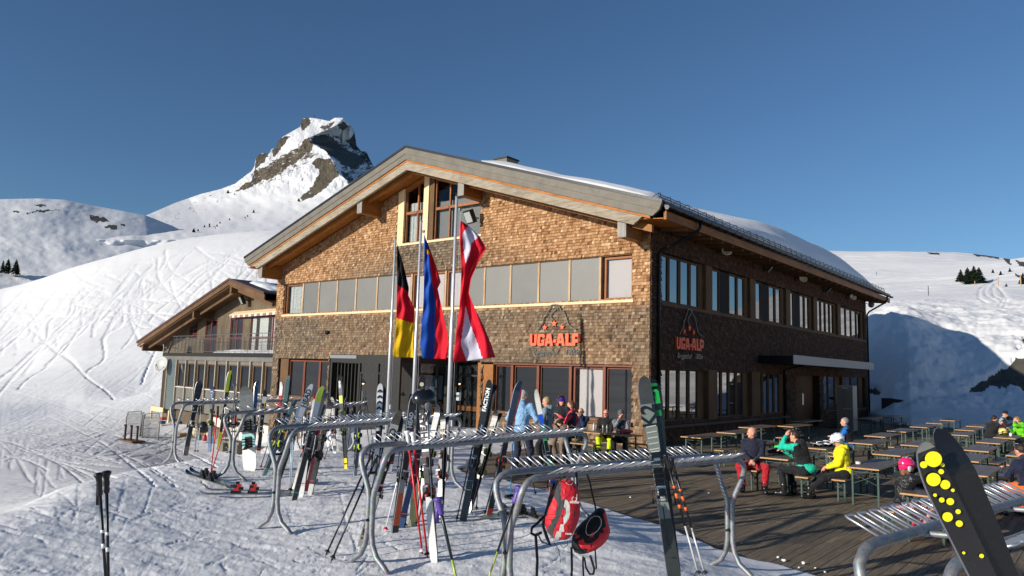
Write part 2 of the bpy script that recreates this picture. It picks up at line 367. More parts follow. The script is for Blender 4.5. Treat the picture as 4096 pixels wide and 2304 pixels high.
def tps(az,lr):
    global _T
    if _T is None:
        a,b=np.meshgrid(_ga,_gl,indexing='ij');_T=tps_exact(a,b)
    u=np.clip((az+PI)/(2*PI)*360,0,359.999);v=np.clip((lr-.2)/6.7*268,0,267.999);i=u.astype(int);j=v.astype(int);f=u-i;g=v-j
    return (_T[i,j]*(1-f)+_T[i+1,j]*f)*(1-g)+(_T[i,j+1]*(1-f)+_T[i+1,j+1]*f)*g
DECK=[(-2.6,-3),(-1.7,-7),(-.4,-9.2),(.22,-9.65),(2.64,-10.17),(5.45,-11.47),(6.57,-11.8),(8.02,-12.7),(8.78,-12.9),(9.75,-13.25),(12,-14.2),(15,-15.6),(21,-18.2),(25,-16),(24,12),(21,24),(12,31),(3.2,31.5),(-.5,29.5),(-.5,.62),(-3.2,.62)]
def deck_sd(x,y):
    """signed distance, positive on the bare deck"""
    d=np.full(np.shape(x),1e9);n=len(DECK)
    for i in range(n):
        x1,y1=DECK[i-1];x2,y2=DECK[i];dx,dy=x2-x1,y2-y1
        t=np.clip(((x-x1)*dx+(y-y1)*dy)/(dx*dx+dy*dy),0,1);d=np.minimum(d,np.hypot(x-x1-t*dx,y-y1-t*dy))
    return np.where(in_poly(x,y,DECK),d,-d)
def ground(x,y,detail=True):
    x=np.asarray(x,float);y=np.asarray(y,float);dx=x-CP[0];dy=y-CP[1];r=np.maximum(np.hypot(dx,dy),1.3);az=np.arctan2(dx,dy)
    z=tps(np.atleast_1d(az),np.atleast_1d(np.log(r))).reshape(r.shape)*(1+r/15)
    z=np.where((r>345)&(az>R(-82))&(az<R(3)),np.minimum(z,22-(r-345)*.12),z)
    s=deck_sd(x,y)
    near=1-sstep(25,40,r)
    if detail:
        s=s+.22*fbm(x*1.3,y*1.3,3)*near
        s=np.where(r>36,np.minimum(s,(.42-z)*3),s)
        z=z+near*(.035*fbm(x*.9,y*.9,11,4,.55)+.012*fbm(x*3.6,y*3.6,12,5,.72)+.012*fbm(x*1.1+y*.5,y*4.2-x*1.5,15,4,.6)+.012*np.maximum(fbm(x*8,y*8,16,4,.65),.05)*(1-sstep(17,26,r)))+(1-near)*(1-sstep(60,110,r))*.05*fbm(x*.5,y*.5,14)
        z=z+sstep(80,150,r)*(1.1*fbm(x*.018,y*.018,21,3)+.18*fbm(x*.12,y*.12,22,4,.6))
    z=np.where((s>-3)&(r<35),z*(.22+.78*sstep(.0,2.2,-s)),z)
    z=np.where(s>0,z-(z+.45)*sstep(0,.22,s),z)
    bx=np.minimum(np.minimum(x+22.8,-.2-x),np.minimum(y-.2,28.8-y));z=np.where(bx>0,np.minimum(z,-1.2),z)
    return z
def gh(x,y): return float(ground(np.array([x]),np.array([y]))[0])
azs=np.concatenate([np.linspace(R(-180),R(-79),60,endpoint=False),np.linspace(R(-79),R(0),1080,endpoint=False),np.linspace(R(0),R(180),130,endpoint=False)])
lrs=np.concatenate([np.linspace(math.log(1.3),math.log(6.5),24,endpoint=False),np.linspace(math.log(6.5),math.log(335),880,endpoint=False),np.linspace(math.log(335),math.log(900),40)])
LR,AZ=np.meshgrid(lrs,azs,indexing='ij');RR=np.exp(LR);GX=CP[0]+RR*np.sin(AZ);GY=CP[1]+RR*np.cos(AZ);GZ=ground(GX,GY)
# lumps of the ploughed bank
PX,PY,DP=proj(np.stack([GX,GY,GZ],-1))
bank=np.where(DP>0,sstep(3440,3560,PX),0)*sstep(50,55,RR)*(1-sstep(72,105,RR))
GZ+=bank*(.55*fbm(GX*.28,GY*.28,31,5,.62)+.25*np.abs(fbm(GX*.9,GY*.9,32,4)))
rid=sstep(2500,2700,PX)*sstep(95,130,RR)*(DP>0)*(1-sstep(200,230,RR))
GZ+=rid*.35*np.maximum(fbm(GX*.05+GY*.02,GY*.35,33,4,.6),-.1)
# ski tracks cut into the hill and the piste
vis=(AZ>R(-79))&(AZ<R(0));c0,c1=60,1140
def stamp(path,depth,sig=1.0,rmin=20,rmax=330):
    r0=int(np.searchsorted(lrs,math.log(rmin)));r1=int(np.searchsorted(lrs,math.log(rmax)))
    path=np.asarray(path);seg=[]
    for a,b in zip(path[:-1],path[1:]):
        k=max(2,int(np.hypot(*(b-a))/1.6));t=np.linspace(0,1,k,endpoint=False)[:,None];seg.append(a+(b-a)*t)
    pts=np.concatenate(seg)
    js=np.clip(np.interp(pts[:,0],PXc,np.arange(c0,c1)).round().astype(int),c0+3,c1-4)
    for (px,py),j in zip(pts,js):
        i=r0+int(np.argmin(np.abs(PY[r0:r1,j]-py)))
        if abs(PY[i,j]-py)>8 or i<r0+3: continue
        TR[i-2:i+3,j-2:j+3]=np.minimum(TR[i-2:i+3,j-2:j+3],KERN*depth*.48)
PXc=np.array([CX+FPX*math.tan(a-math.atan2(fw[0],fw[1]))*1.0 for a in azs[c0:c1]])
mid=int(np.searchsorted(lrs,math.log(120)));PXc=PX[mid,c0:c1]
g=np.exp(-(np.arange(-2,3)[:,None]**2+np.arange(-2,3)[None]**2)/.9);KERN=-(g-.0);TR=np.zeros_like(GZ)
rs=random.Random(3)
def track(x,y,hd,n,step,curv,wob,depth,pair=5,rmin=20,rmax=330):
    p=[];w0=rs.uniform(0,6)
    for i in range(n):
        p.append((x,y));h=hd+curv*i/n+wob*math.sin(w0+i*.35);x+=math.cos(h)*step;y+=math.sin(h)*step
    p=np.array(p);stamp(p,depth,1,rmin,rmax)
    if pair: stamp(p+np.array([pair,pair*.3]),depth*.8,1,rmin,rmax)
for i in range(120):
    x=rs.uniform(60,1200);y=max(955,1166-.27*x if x<620 else 1000-.05*(x-620))+rs.uniform(0,160)
    m=rs.random()
    if m<.3: track(x,y,rs.uniform(2.2,2.9),rs.randint(20,60),11,rs.uniform(-.8,.3),rs.uniform(.02,.25),rs.uniform(.1,.4),rs.choice([0,5,7]))
    elif m<.5: track(x,y,rs.uniform(1.9,2.6),rs.randint(15,40),10,rs.uniform(-.4,.4),rs.uniform(.6,1.1),rs.uniform(.1,.4),rs.choice([0,4]))
    elif m<.8: track(x,y,rs.uniform(1.2,3.2),rs.randint(15,34),10,rs.choice([-1,1])*rs.uniform(.8,2.2),rs.uniform(0,.3),rs.uniform(.1,.35),rs.choice([0,5]))
    else: track(x,y,rs.uniform(.1,.6),rs.randint(20,60),11,rs.uniform(-.4,.5),rs.uniform(0,.15),rs.uniform(.1,.4),rs.choice([0,5]))
for i in range(230):   # piste at the foot of the hill
    track(rs.uniform(-80,700),rs.uniform(1530,1850),rs.uniform(-.75,.35),rs.randint(12,45),13,rs.uniform(-.6,.6),rs.uniform(0,.1),rs.uniform(.03,.09),rs.choice([0,6,8]),14,140)
for i in range(60):
    track(rs.uniform(-50,300),rs.uniform(1510,1700),rs.uniform(.9,2.0),rs.randint(12,30),13,rs.uniform(-.6,.6),rs.uniform(0,.3),rs.uniform(.02,.05),rs.choice([0,6,8]),14,140)
for i in range(210):   # scuffs and ski marks in the trodden snow by the racks
    track(rs.uniform(-50,2300),rs.uniform(1880,2320),rs.uniform(-.3,.35) if rs.random()<.88 else rs.uniform(.8,2.2),rs.randint(3,16),12,rs.uniform(-.6,.6),rs.uniform(0,.3),rs.uniform(.006,.022),rs.choice([0,0,7,10]),6.6,20)
for i in range(22):
    track(3480+rs.uniform(0,500),rs.uniform(1110,1250),rs.uniform(-.12,.08),rs.randint(14,40),14,rs.uniform(-.15,.15),.03,rs.uniform(.04,.14),rs.choice([0,6]),60,330)
for i in range(5): track(3950+rs.uniform(0,60),1130,1.7,14,9,-.5,.9,.3,4,60,330)
GZ+=TR*(1+.5*fbm(GX*.7,GY*.7,99,3))
rock=np.zeros_like(GZ);brown=np.full_like(GZ,.35)
for pol in ([(3875,1564),(3881,1532),(3940,1502),(3982,1478),(4031,1452),(4068,1436),(4300,1420),(4300,1580),(4096,1550),(4052,1537),(4020,1551),(4004,1532),(3961,1534),(3929,1559)],
            [(4005,1555),(4030,1562),(4022,1582),(4008,1575)],[(4055,1355),(4160,1335),(4160,1385),(4068,1363)],[(4060,1400),(4100,1385),(4120,1400),(4075,1418)],[(3471,1545),(3500,1541),(3527,1559),(3517,1580),(3470,1570)],
            [(3712,1010),(3760,1010),(3758,1019),(3720,1018)],[(3886,1016),(3999,1022),(3995,1036),(3905,1028)],[(4010,1030),(4040,1040),(4050,1060),(4020,1050)],[(4058,1042),(4180,1050),(4180,1090),(4100,1078)],[(4056,1090),(4085,1100),(4080,1112),(4060,1105)]):
    rock=np.maximum(rock,np.where((DP>0)&(RR>40)&in_poly(PX+9*fbm(PX*.03,PY*.03,5),PY+9*fbm(PX*.03,PY*.03,6),pol),.75,0))
rock=np.where((RR>40)&(RR<75)&(AZ>R(-2))&(fbm(GX*.06,GY*.06,77,3)>.28),.7,rock)
GZ-=.5*np.minimum(rock,.6)*(RR<80)
rock=rock+.12*fbm(GX*.4,GY*.4,8)*(rock>0)
M['snow']=snow_mat('snow_ground',1.0,True,(.86,.85,.83),.34,.06)
g_=grid_mesh('snow_ground',np.stack([GX,GY,GZ],-1).reshape(-1,3),len(lrs),len(azs),M['snow'],{'rock':rock.ravel(),'brown':brown.ravel()},wrap=True)
tag(g_,kind='structure')
# ------------------------------------------------------------------ far relief: built as height over distance, each with its own depth
def interp_poly(poly,x):
    p=np.array(poly,float);return np.interp(x,p[:,0],p[:,1])
def relief(name,crest,base_y,rc,rb,back,nx,ny,rockfn,depthfn,mat,x0,x1,smooth=0,yref=None):
    """columns follow the azimuth; rows run from the foot (distance rb) to the crest (distance rc) and down the far side"""
    xs=np.linspace(x0,x1,nx);yc=interp_poly(crest,xs)
    if smooth: kk=np.hanning(smooth);kk/=kk.sum();ycp=np.pad(yc,smooth,'edge');yc=np.convolve(ycp,kk,'same')[smooth:-smooth]
    t=np.linspace(0,1,ny)[:,None];yb=base_y(xs)[None]
    Y=yb+(yc[None]-yb)*t;X=np.repeat(xs[None],ny,0);rcx=rc(xs)[None] if callable(rc) else rc;rbx=rb(xs)[None] if callable(rb) else rb
    tt=t if yref is None else np.clip((yref[0]-Y)/(yref[0]-yref[1]),0,1);Rr=rbx+(rcx-rbx)*tt**1.1+depthfn(X,Y)
    d=np.stack([X-CX,Y-CY,np.full_like(X,FPX)],-1)@CM;h=np.hypot(d[...,0],d[...,1]);k=Rr/h
    V=CP+d*k[...,None]
    rk,br=rockfn(X,Y)
    bk=V[-1:].copy();B=[]
    for q in(.15,.5,1.):
        b=bk.copy();u=(b[...,:2]-CP[:2]);u=u/np.hypot(u[...,0],u[...,1])[...,None];b[...,:2]+=u*back*q;b[...,2]=b[...,2]*(1-.8*q*q)-5;B.append(b)
    V=np.concatenate([V]+B);z0=np.zeros((3,nx))
    o=grid_mesh(name,V.reshape(-1,3),ny+3,nx,mat,{'rock':np.concatenate([rk,z0]).ravel(),'brown':np.concatenate([br,z0]).ravel()})
    return tag(o,kind='structure')
def R_ridge(X,Y):
    n=fbm(X*.02,Y*.045,41,5,.6);rk=np.zeros_like(X)
    for pol in([(355,862),(420,868),(440,884),(385,890),(362,876)],[(415,905),(470,902),(470,918),(420,916)],[(100,856),(150,842),(262,838),(200,846)],[(480,892),(503,898),(500,906),(484,902)],[(135,818),(170,815),(190,822),(150,826)],[(52,842),(78,842),(76,850),(56,850)]):
        rk=np.maximum(rk,np.where(in_poly(X+6*n,Y+8*fbm(X*.08,Y*.1,42),pol),.72,0))
    return rk,np.full_like(X,.3)
def D_ridge(X,Y):
    return 3.2*fbm(X*.005+Y*.004,Y*.012-X*.003,43,4,.45)+.12*fbm(X*.05,Y*.08,44,4,.6)
M['snow_far']=snow_mat('snow_far_slope',.25,True,(.82,.815,.805),.12)
relief('snow_ridge',[(-400,870),(-200,815),(0,797),(161,794),(257,799),(375,823),(482,842),(584,862),(643,885),(696,906),(750,936),(785,965),(830,1010),(900,1080)],lambda x:np.full_like(x,1250.),lambda x:470+.01*x,lambda x:360-.01*x,120,520,230,R_ridge,D_ridge,M['snow_far'],-400,880,13)
SIL=[(380,960),(584,862),(700,812),(803,776),(880,757),(940,735),(985,700),(1007,684),(1018,664),(1023,634),(1030,620),(1048,613),(1079,612),(1085,597),(1106,591),(1112,566),(1130,548),(1168,526),(1200,508),(1207,480),(1216,473),(1248,471),(1280,476),(1318,484),(1339,471),(1371,471),(1380,480),(1400,500),(1414,515),(1421,545),(1427,582),(1444,604),(1465,606),(1481,640),(1496,668),(1560,760),(1650,850),(1800,930),(2000,960)]
def ridge_x(Y):    # the arete that parts the sunny from the shaded face
    return np.interp(Y,[471,500,548,570,600,640,690,740,800,900],[1375,1350,1245,1240,1300,1330,1350,1410,1440,1500])
def D_mtn(X,Y):
    s=X-ridge_x(Y);d=np.where(s>0,s*1.15,-s*.22)
    d=np.minimum(d,150)
    g=np.abs(fbm(X*.02,Y*.015,51,5,.6))
    rough=sstep(820,700,Y)
    return d*sstep(950,800,Y)+rough*(5*fbm(X*.03,Y*.03,52,5,.55)-4*g)+.8*fbm(X*.12,Y*.12,53,4,.6)*rough+6*fbm(X*.01,Y*.02,55,3)
def R_mtn(X,Y):
    def c3(L): return [(900+.5356*a,400+.5356*b) for a,b in L]
    wx=10*fbm(X*.04,Y*.05,61,4,.7);wy=10*fbm(X*.04,Y*.05,62,4,.7);x=X+wx;y=Y+wy
    n=fbm(X*.07+Y*.03,Y*.11,63,5,.72);rk=np.zeros_like(X);br=np.zeros_like(X)
    for pol,lv,b in((c3([(60,690),(180,610),(300,560),(420,500),(520,400),(630,290),(660,340),(640,380),(560,440),(470,500),(400,560),(300,600),(200,650)]),.66,1),
                (c3([(560,150),(620,130),(650,160),(600,230),(565,235)]),.9,.6),(c3([(370,350),(400,300),(440,270),(490,270),(450,330),(400,400),(365,430),(345,370)]),.8,.8),(c3([(225,520),(235,400),(330,395),(300,450),(250,500)]),.8,.6),
                (c3([(230,520),(300,500),(420,420),(540,350),(600,290),(640,280),(600,380),(500,450),(330,560),(180,620)]),.62,1),
                (c3([(640,280),(700,255),(760,250),(840,330),(940,390),(1060,430),(1020,480),(950,520),(850,460),(760,390),(700,350),(650,330)]),.78,0),
                (c3([(840,190),(890,160),(970,240),(985,340),(1020,390),(950,360),(890,280)]),.85,0),(c3([(1020,380),(1060,390),(1110,490),(1070,480)]),.6,0),(c3([(860,520),(960,590),(930,640),(880,570)]),.62,.2),
                (c3([(640,480),(700,430),(780,440),(840,520),(850,560),(800,600),(760,660),(700,700),(580,760),(570,730),(640,650),(680,600),(700,520)]),.7,.9),
                (c3([(760,240),(990,330),(1110,500),(940,640),(850,470),(690,350)]),.47,.1),(c3([(60,690),(300,540),(640,280),(700,430),(400,600),(200,655)]),.42,1),(c3([(700,200),(760,180),(830,150),(800,200),(740,230)]),.6,.6),(c3([(540,440),(620,390),(700,400),(640,440)]),.55,.9)):
        m=in_poly(x,y,pol);rk=np.where(m,np.maximum(rk,lv+.28*n),rk);br=np.where(m,b,br)
    deb=in_poly(x,y,[(640,880),(760,810),(900,760),(930,770),(800,850),(690,895)]);rk=np.where(deb,.33+.3*n,rk)
    # small bushes and stones on the lower snow
    sp=(vnoise(X*.13,Y*.16,66)>.9)&(Y>740)&(Y<935);rk=np.where(sp&(fbm(X*.01,Y*.02,67)>0),.62,rk)
    return np.clip(rk,0,1),br
relief('mountain_peak',SIL,lambda x:np.full_like(x,1010.),lambda x:np.full_like(x,900.),lambda x:np.full_like(x,430.),260,900,420,R_mtn,D_mtn,M['snow_far'],380,2000,0,(960,471))
# far skyline that closes the horizon behind the camera and to the sides (seen in the window panes)
aa=np.linspace(0,2*PI,361)[:-1];rows=[]
for q,(rr,f) in enumerate(((1300,0),(1700,.5),(2100,1),(2600,.2))):
    hz=(150+130*fbm(np.cos(aa)*4+3,np.sin(aa)*4,71,5,.55))*f-15
    fr=np.abs((aa-R(-39.4)+PI)%(2*PI)-PI);hz=np.where(fr<R(44),-15,hz)
    sun_a=math.atan2(-SUN.x,-SUN.y);fs_=np.abs((aa-sun_a+PI)%(2*PI)-PI);hz=np.where(fs_<R(20),hz*.45,hz)
    rows.append(np.stack([CP[0]+rr*np.sin(aa),CP[1]+rr*np.cos(aa),hz],-1))
tag(grid_mesh('far_mountains',np.concatenate(rows),4,360,M['snow_far'],None,wrap=True),kind='structure')
# ------------------------------------------------------------------ the lodge
LX0,LY1=-23.0,29.0; APX=-11.5
def zroof(x): return 12.30-.32*abs(x-APX)      # top of the roof sheet
def zsoff(x): return 11.42-.32*abs(x-APX)      # underside at the walls
t=NT('larch_shingle');tone=attr(t,'tone');warm=attr(t,'warm');co=t.coords((34,34,2.5));gn=t.noise(co,1,5,.7)
grey=t.ramp(tone,[(0,S(66,57,48)),(.35,S(98,85,70)),(.7,S(124,110,91)),(1,S(156,140,120))])
wrm=t.ramp(tone,[(0,S(108,74,46)),(.35,S(158,117,79)),(.7,S(190,149,108)),(1,S(218,184,144))])
rd=attr(t,'red');wrm=t.mix(rd,wrm,t.ramp(tone,[(0,S(40,22,16)),(.5,S(74,42,31)),(1,S(110,68,50))]));grey=t.mix(rd,grey,t.ramp(tone,[(0,S(36,24,18)),(.5,S(64,44,34)),(1,S(96,72,56))]))  # redder sheltered timber, darkened further to stand in for the side wall's shade
c=t.mix(warm,grey,wrm);c=t.mix(t.ramp(gn,[(.3,(1,1,1)),(.6,(0,0,0))]),c,t.mix(.5,c,S(70,50,34),'MULTIPLY'))
t.set(Base_Color=c,Roughness=.85,Specular_IOR_Level=.2);t.bump(gn,.4,.006);M['shingle']=t.m
def shingles(name,origin,ax,nrm,L,z0,ztop,holes,warmfn,parent,row=.118,wid=.102,seed=1,zmax=None,red=0.):
    """rows of overlapping shingles on a vertical wall: u runs along ax, openings are left free"""
    rg=np.random.default_rng(seed);Vs=[];Qs=[];T=[];W=[];nv=0
    ax=np.array(ax,float);nrm=np.array(nrm,float);origin=np.array(origin,float)
    z=z0
    while z<(zmax or 12):
        u=-rg.uniform(0,wid);us=[];ws=[]
        n=int(L/wid*1.25)+4;w=rg.uniform(.6,1.4,n)*wid;e=np.concatenate([[0],np.cumsum(w)])+u;a=e[:-1];b=e[1:]-.004
        a=np.maximum(a,0);b=np.minimum(b,L);m=(b-a)>.015;a=a[m];b=b[m];mid_=(a+b)/2
        zt=np.minimum(z+row*1.12,ztop(mid_));zb=np.full_like(a,z)-rg.uniform(0,.016,len(a))
        ok=zt-zb>.03
        for(h0,h1,g0,g1) in holes: ok&=~((mid_>h0)&(mid_<h1)&(z+row*.5>g0)&(z+row*.5<g1))
        a,b,zt,zb,mid_=a[ok],b[ok],zt[ok],zb[ok],mid_[ok];k=len(a)
        if k:
            pr=.055+rg.uniform(-.007,.007,k);tp=.01+rg.uniform(0,.004,k)
            def P(u,z_,d): return origin+u[:,None]*ax+nrm*d[:,None]+np.stack([0*z_,0*z_,z_],1)
            z_0=np.zeros(k)
            c=np.stack([P(a,zb,pr),P(b,zb,pr),P(b,zt,tp),P(a,zt,tp),P(a,zb,z_0),P(b,zb,z_0),P(b,zt,z_0),P(a,zt,z_0)],1)
            Vs.append(c.reshape(-1,3));base=nv+np.arange(k)[:,None]*8
            for q in((0,1,2,3),(4,5,1,0),(1,5,6,2),(4,0,3,7)): Qs.append(base+np.array(q))
            tn=np.clip(rg.normal(.5,.2,k),0,1);T.append(np.repeat(tn,8));W.append(np.repeat(warmfn(mid_,np.full(k,z))+rg.uniform(-.09,.09,k),8));nv+=8*k
        z+=row
    me=bpy.data.meshes.new(name);np_mesh(me,np.concatenate(Vs),np.concatenate(Qs),{'tone':np.concatenate(T),'warm':np.clip(np.concatenate(W),0,1),'red':np.full(nv,red)},smooth=False);me.materials.append(M['shingle'])
    o=bpy.data.objects.new(name,me);COL.objects.link(o);o.parent=parent;KIDS.setdefault(parent.name,[]).append(o);return o
lodge=thing('mountain_lodge','large two-storey alpine lodge clad in brown larch shingles under a wide snowy gable roof','lodge',(0,0,0))
def ux(px,py): return U(px,py,y=0).x
def uy(px,py): return U(px,py,x=0).y
# openings on the gable wall (x0,x1,z0,z1) and side wall (y0,y1,z0,z1)
SZ0,SZ1=5.16,6.85;GZ0,GZ1=.8,2.8
strip=(ux(1133,1260),-.72,SZ0,SZ1)
tw0,tw1,twz=ux(1588,976),-8.15,8.25
gl=(ux(1117,1433),ux(1315,1437),GZ0,GZ1)
porch=(ux(1316,1437),ux(1925,1446),0,3.0)
gr=(ux(1934,1447),ux(2530,1461),GZ0,GZ1)
HG=[strip,(tw0,tw1,twz,13),gl,(porch[0]+.1,porch[1],-3,2.95),gr]
ug=[(uy(a,1150),uy(b,1150)) for a,b in((2643,2826),(2849,3003),(3023,3145),(3160,3254),(3273,3349),(3364,3455))]
lg=[(uy(a,1600),uy(b,1600)) for a,b in((2640,2828),(2864,3003),(3036,3144),(3293,3368),(3381,3459))]
door=(uy(3183,1600),uy(3277,1600))
HS=[(ug[0][0],ug[-1][1],5.12,6.95)]+[(a,b,.8,2.76) for a,b in lg]+[(lg[0][0],lg[2][1],.8,2.76),(lg[3][0],lg[4][1],.8,2.76),(door[0],door[1],-1,2.76)]
# wall core: the wall is cut round the openings so that recesses are real
def wall_cells(mb,L,zt,holes,fn,z0=-2.4,ztopmax=6.9):
    us=sorted(set([0,L]+[h[0] for h in holes]+[h[1] for h in holes]));zs=sorted(set([z0,ztopmax]+[h[2] for h in holes if z0<h[2]<ztopmax]+[h[3] for h in holes if h[3]<ztopmax]))
    for a,b in zip(us[:-1],us[1:]):
        for c,d in zip(zs[:-1],zs[1:]):
            m,n=(a+b)/2,(c+d)/2
            if any(h[0]<m<h[1] and h[2]<n<h[3] for h in holes): continue
            fn(mb,a,b,c,d)
M['wallcore']=plain('wall_lining',S(52,38,28),.9)
mb=MB()
wall_cells(mb,23,None,[(h[0]+23,h[1]+23,h[2],h[3]) for h in HG],lambda q,a,b,c,d:q.span((a-23,0,c),(b-23,.3,d)))
wall_cells(mb,29,None,HS,lambda q,a,b,c,d:q.span((-.3,a if a>0 else .3,c),(0,b,d)),ztopmax=7.79)
# gable triangle above the strip window, split round the top window
def tri(x0,x1,zb): mb.prism([(x0,0,zb),(x1,0,zb)]+([(x1,0,zsoff(x1))]+([(APX,0,zsoff(APX))] if x0<APX<x1 else [])+[(x0,0,zsoff(x0))]),(0,.3,0))
tri(-23,tw0,6.9);tri(tw1,-.001,6.9);mb.span((tw0,0,6.9),(tw1,.3,twz))
mb.span((-23,28.7,-2.4),(0,29,7.4));mb.span((-23,.3,-2.4),(-22.7,28.7,7.4))
mb.build('wall',M['wallcore'],lodge)
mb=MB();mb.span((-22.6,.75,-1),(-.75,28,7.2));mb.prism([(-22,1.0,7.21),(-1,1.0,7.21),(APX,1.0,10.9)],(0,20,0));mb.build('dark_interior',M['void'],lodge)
def wg(u,z):   # warm, sheltered timber near the eaves; grey and weathered lower down
    x=u-23;d=zsoff(x)-z;n=.28*fbm(x*.35,z*.5,81,3)+.1*fbm(x*1.5,z*1.5,82,2)
    side=sstep(-12,-2,x)*.25
    w=.98-sstep(1.2,4.6,d)*.8+side+n+.3*sstep(-3,0,x)
    w=np.where((z<5.2),.14+n*.9+.55*sstep(4.75,5.05,z)+.2*sstep(-4,0,x),w)
    w=np.where((x>tw0)&(x<tw1)&(z<twz)&(z>6.9),.12+n,w)
    return w-.25*sstep(-2.5,-1.7,-np.abs(x+6.2))*0
shingles('shingle_cladding',(-23,0,0),(1,0,0),(0,-1,0),23,-2.0,lambda u:zsoff(u-23)-.02,[(h[0]+23-.02,h[1]+23+.02,h[2],h[3]) for h in HG],wg,lodge,seed=3)
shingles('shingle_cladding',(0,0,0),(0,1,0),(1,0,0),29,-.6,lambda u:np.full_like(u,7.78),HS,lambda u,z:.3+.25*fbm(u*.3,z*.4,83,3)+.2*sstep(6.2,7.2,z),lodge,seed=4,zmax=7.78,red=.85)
# ---- roof: two slabs, patterned sheet fascia in two steps, barge boards, purlins with grey ends
mb=MB()
for s in(-1,1):
    x1=APX+s*12.75
    mb.prism([(APX,-1.3,zroof(APX)),(x1,-1.3,zroof(x1)),(x1,-1.3,zroof(x1)-.16),(APX,-1.3,zroof(APX)-.16)],(0,31.6,0))
rf=mb.build('roof',M['dark_roof'],lodge)
def barge(name,mat,zt,zb,y0,y1,xe,cut=0):
    mb=MB()
    for s in(-1,1):
        x1=APX+s*xe;k=-.32*xe
        mb.prism([(APX,y0,zt),(x1,y0,zt+k),(x1-s*cut,y0,zb+k+.32*cut),(APX,y0,zb)],(0,y1-y0,0))
    return mb.build(name,mat,lodge)
barge('roof_edge_cap',M['black_metal'],12.36,12.255,-1.47,-1.29,12.7)
barge('sheet_fascia',M['zinc'],12.252,11.98,-1.44,-1.30,12.68,.1)
barge('sheet_fascia',M['zinc'],11.977,11.72,-1.415,-1.302,12.56,.25)
barge('barge_board_backing',M['beam_orange_x'],11.72,11.62,-1.36,-1.29,12.2)
barge('barge_board',M['board_grey_x'],11.64,11.27,-1.34,-1.22,11.9,.35)
mb=MB()
for s in(-1,1):   # boarded soffit of the gable overhang and of the side eaves
    x1=APX+s*11.5
    mb.prism([(APX,-1.22,11.46),(x1,-1.22,zroof(x1)-.84),(x1,-1.22,zroof(x1)-.81),(APX,-1.22,11.49)],(0,1.6,0))
    mb.prism([(x1,-1.22,7.785),(x1+s*1.13,-1.22,7.69),(x1+s*1.13,-1.22,7.72),(x1,-1.22,7.815)],(0,31.4,0))
mb.build('soffit',M['beam_orange_x'],lodge)
mb=MB()
for s in(-1,1):
    x1=APX+s*12.55
    mb.prism([(APX,-.95,11.44),(x1-s*.5,-.95,zroof(x1)-.70),(x1-s*.5,-.95,zroof(x1)-.95),(APX,-.95,11.2)],(0,.14,0))
mb.build('inner_rafter',M['beam_orange'],lodge)
for x in(-22.85,-14.77,-8.22,-.46):
    zt=zsoff(x)+.1;mb=MB();mb.span((x-.165,-1.2,zt-.78),(x+.165,.25,zt));b=mb.build('purlin_beam',M['beam_orange'],lodge)
    mb=MB();mb.span((x-.172,-1.235,zt-.785),(x+.172,-1.2,zt+.0));mb.build('beam_end_board',M['beam_end'],b)
mb=MB();mb.span((APX-.16,-1.2,10.6),(APX+.16,.2,11.4))
# side eave: timber fascia, rafter tails, gutter, snow guard
xe=APX+12.75
mb=MB();mb.span((xe-.12,-1.2,7.66),(xe-.02,30.2,7.95));mb.build('eave_board',M['beam_orange'],lodge)
for k in range(30): y=.6+k*1.0;mb=MB();mb.bar((.06,y,7.715),(xe-.13,y,7.62),.1,.12);mb.build('rafter_tail',M['post_dark'],lodge)
gx,gz_=xe+.1,8.05
mb=MB();N=10
pr=[(gx+.085*math.cos(PI+PI*i/N)*1.1,gz_+.085*math.sin(PI+PI*i/N)) for i in range(N+1)];pi_=[(gx+.075*math.cos(PI+PI*i/N)*1.1,gz_+.075*math.sin(PI+PI*i/N)) for i in range(N+1)][::-1]
mb.prism([(a,-1.38,b) for a,b in pr+pi_],(0,31.6,0));mb.prism([(gx+.08*math.cos(2*PI*i/12),-1.39,gz_+.08*math.sin(2*PI*i/12)-(0.03)) for i in range(12)],(0,.012,0))
for k in range(44): y=-1.0+k*.72;mb.bar((gx-.12,y,gz_+.02),(gx+.1,y,gz_+.0),.03,.012);mb.tube([(gx+.1*math.cos(PI+PI*i/6),y,gz_+.1*math.sin(PI+PI*i/6)) for i in range(7)],.012,4)
mb.build('rain_gutter',M['black_metal'],lodge)
mb=MB()
for h in(.07,.165,.26): mb.tube([(xe-.28-h*.2,-1.25,zroof(xe-.3)+h),(xe-.28-h*.2,30.2,zroof(xe-.3)+h)],.014,5)
for k in range(44):
    y=-1.1+k*.72;z=zroof(xe-.3);mb.tube([(xe-.26,y,z),(xe-.30,y,z+.30),(xe-.36,y,z+.31),(xe-.70,y,z+.14)],.011,5)
mb.build('snow_guard',M['black_metal'],lodge)
def pipe(pts,r=.055): mb=MB();mb.tube(pts,r,8);return mb.build('downpipe',M['black_metal'],lodge,True)
pipe([(gx,1.15,gz_-.08),(gx,1.13,7.75),(gx-.1,1.1,7.6),(.5,.75,7.15),(.18,.5,6.95),(.1,.45,6.8),(.1,.45,6.2),(.1,.45,0.1)])
pipe([(gx,28.9,gz_-.08),(gx,28.9,7.75),(gx-.15,28.9,7.55),(.25,28.9,7.0),(.12,28.9,6.8),(.12,28.9,.1)])
a=U(1978,672,y=4.6)
mb=MB();mb.span((a.x,4.6,a.z-1.2),(a.x+.8,5.5,a.z+.42));mb.mat(1).span((a.x-.05,4.55,a.z+.42),(a.x+.85,5.55,a.z+.5));mb.build('chimney',[M['zinc'],M['black_metal']],lodge)
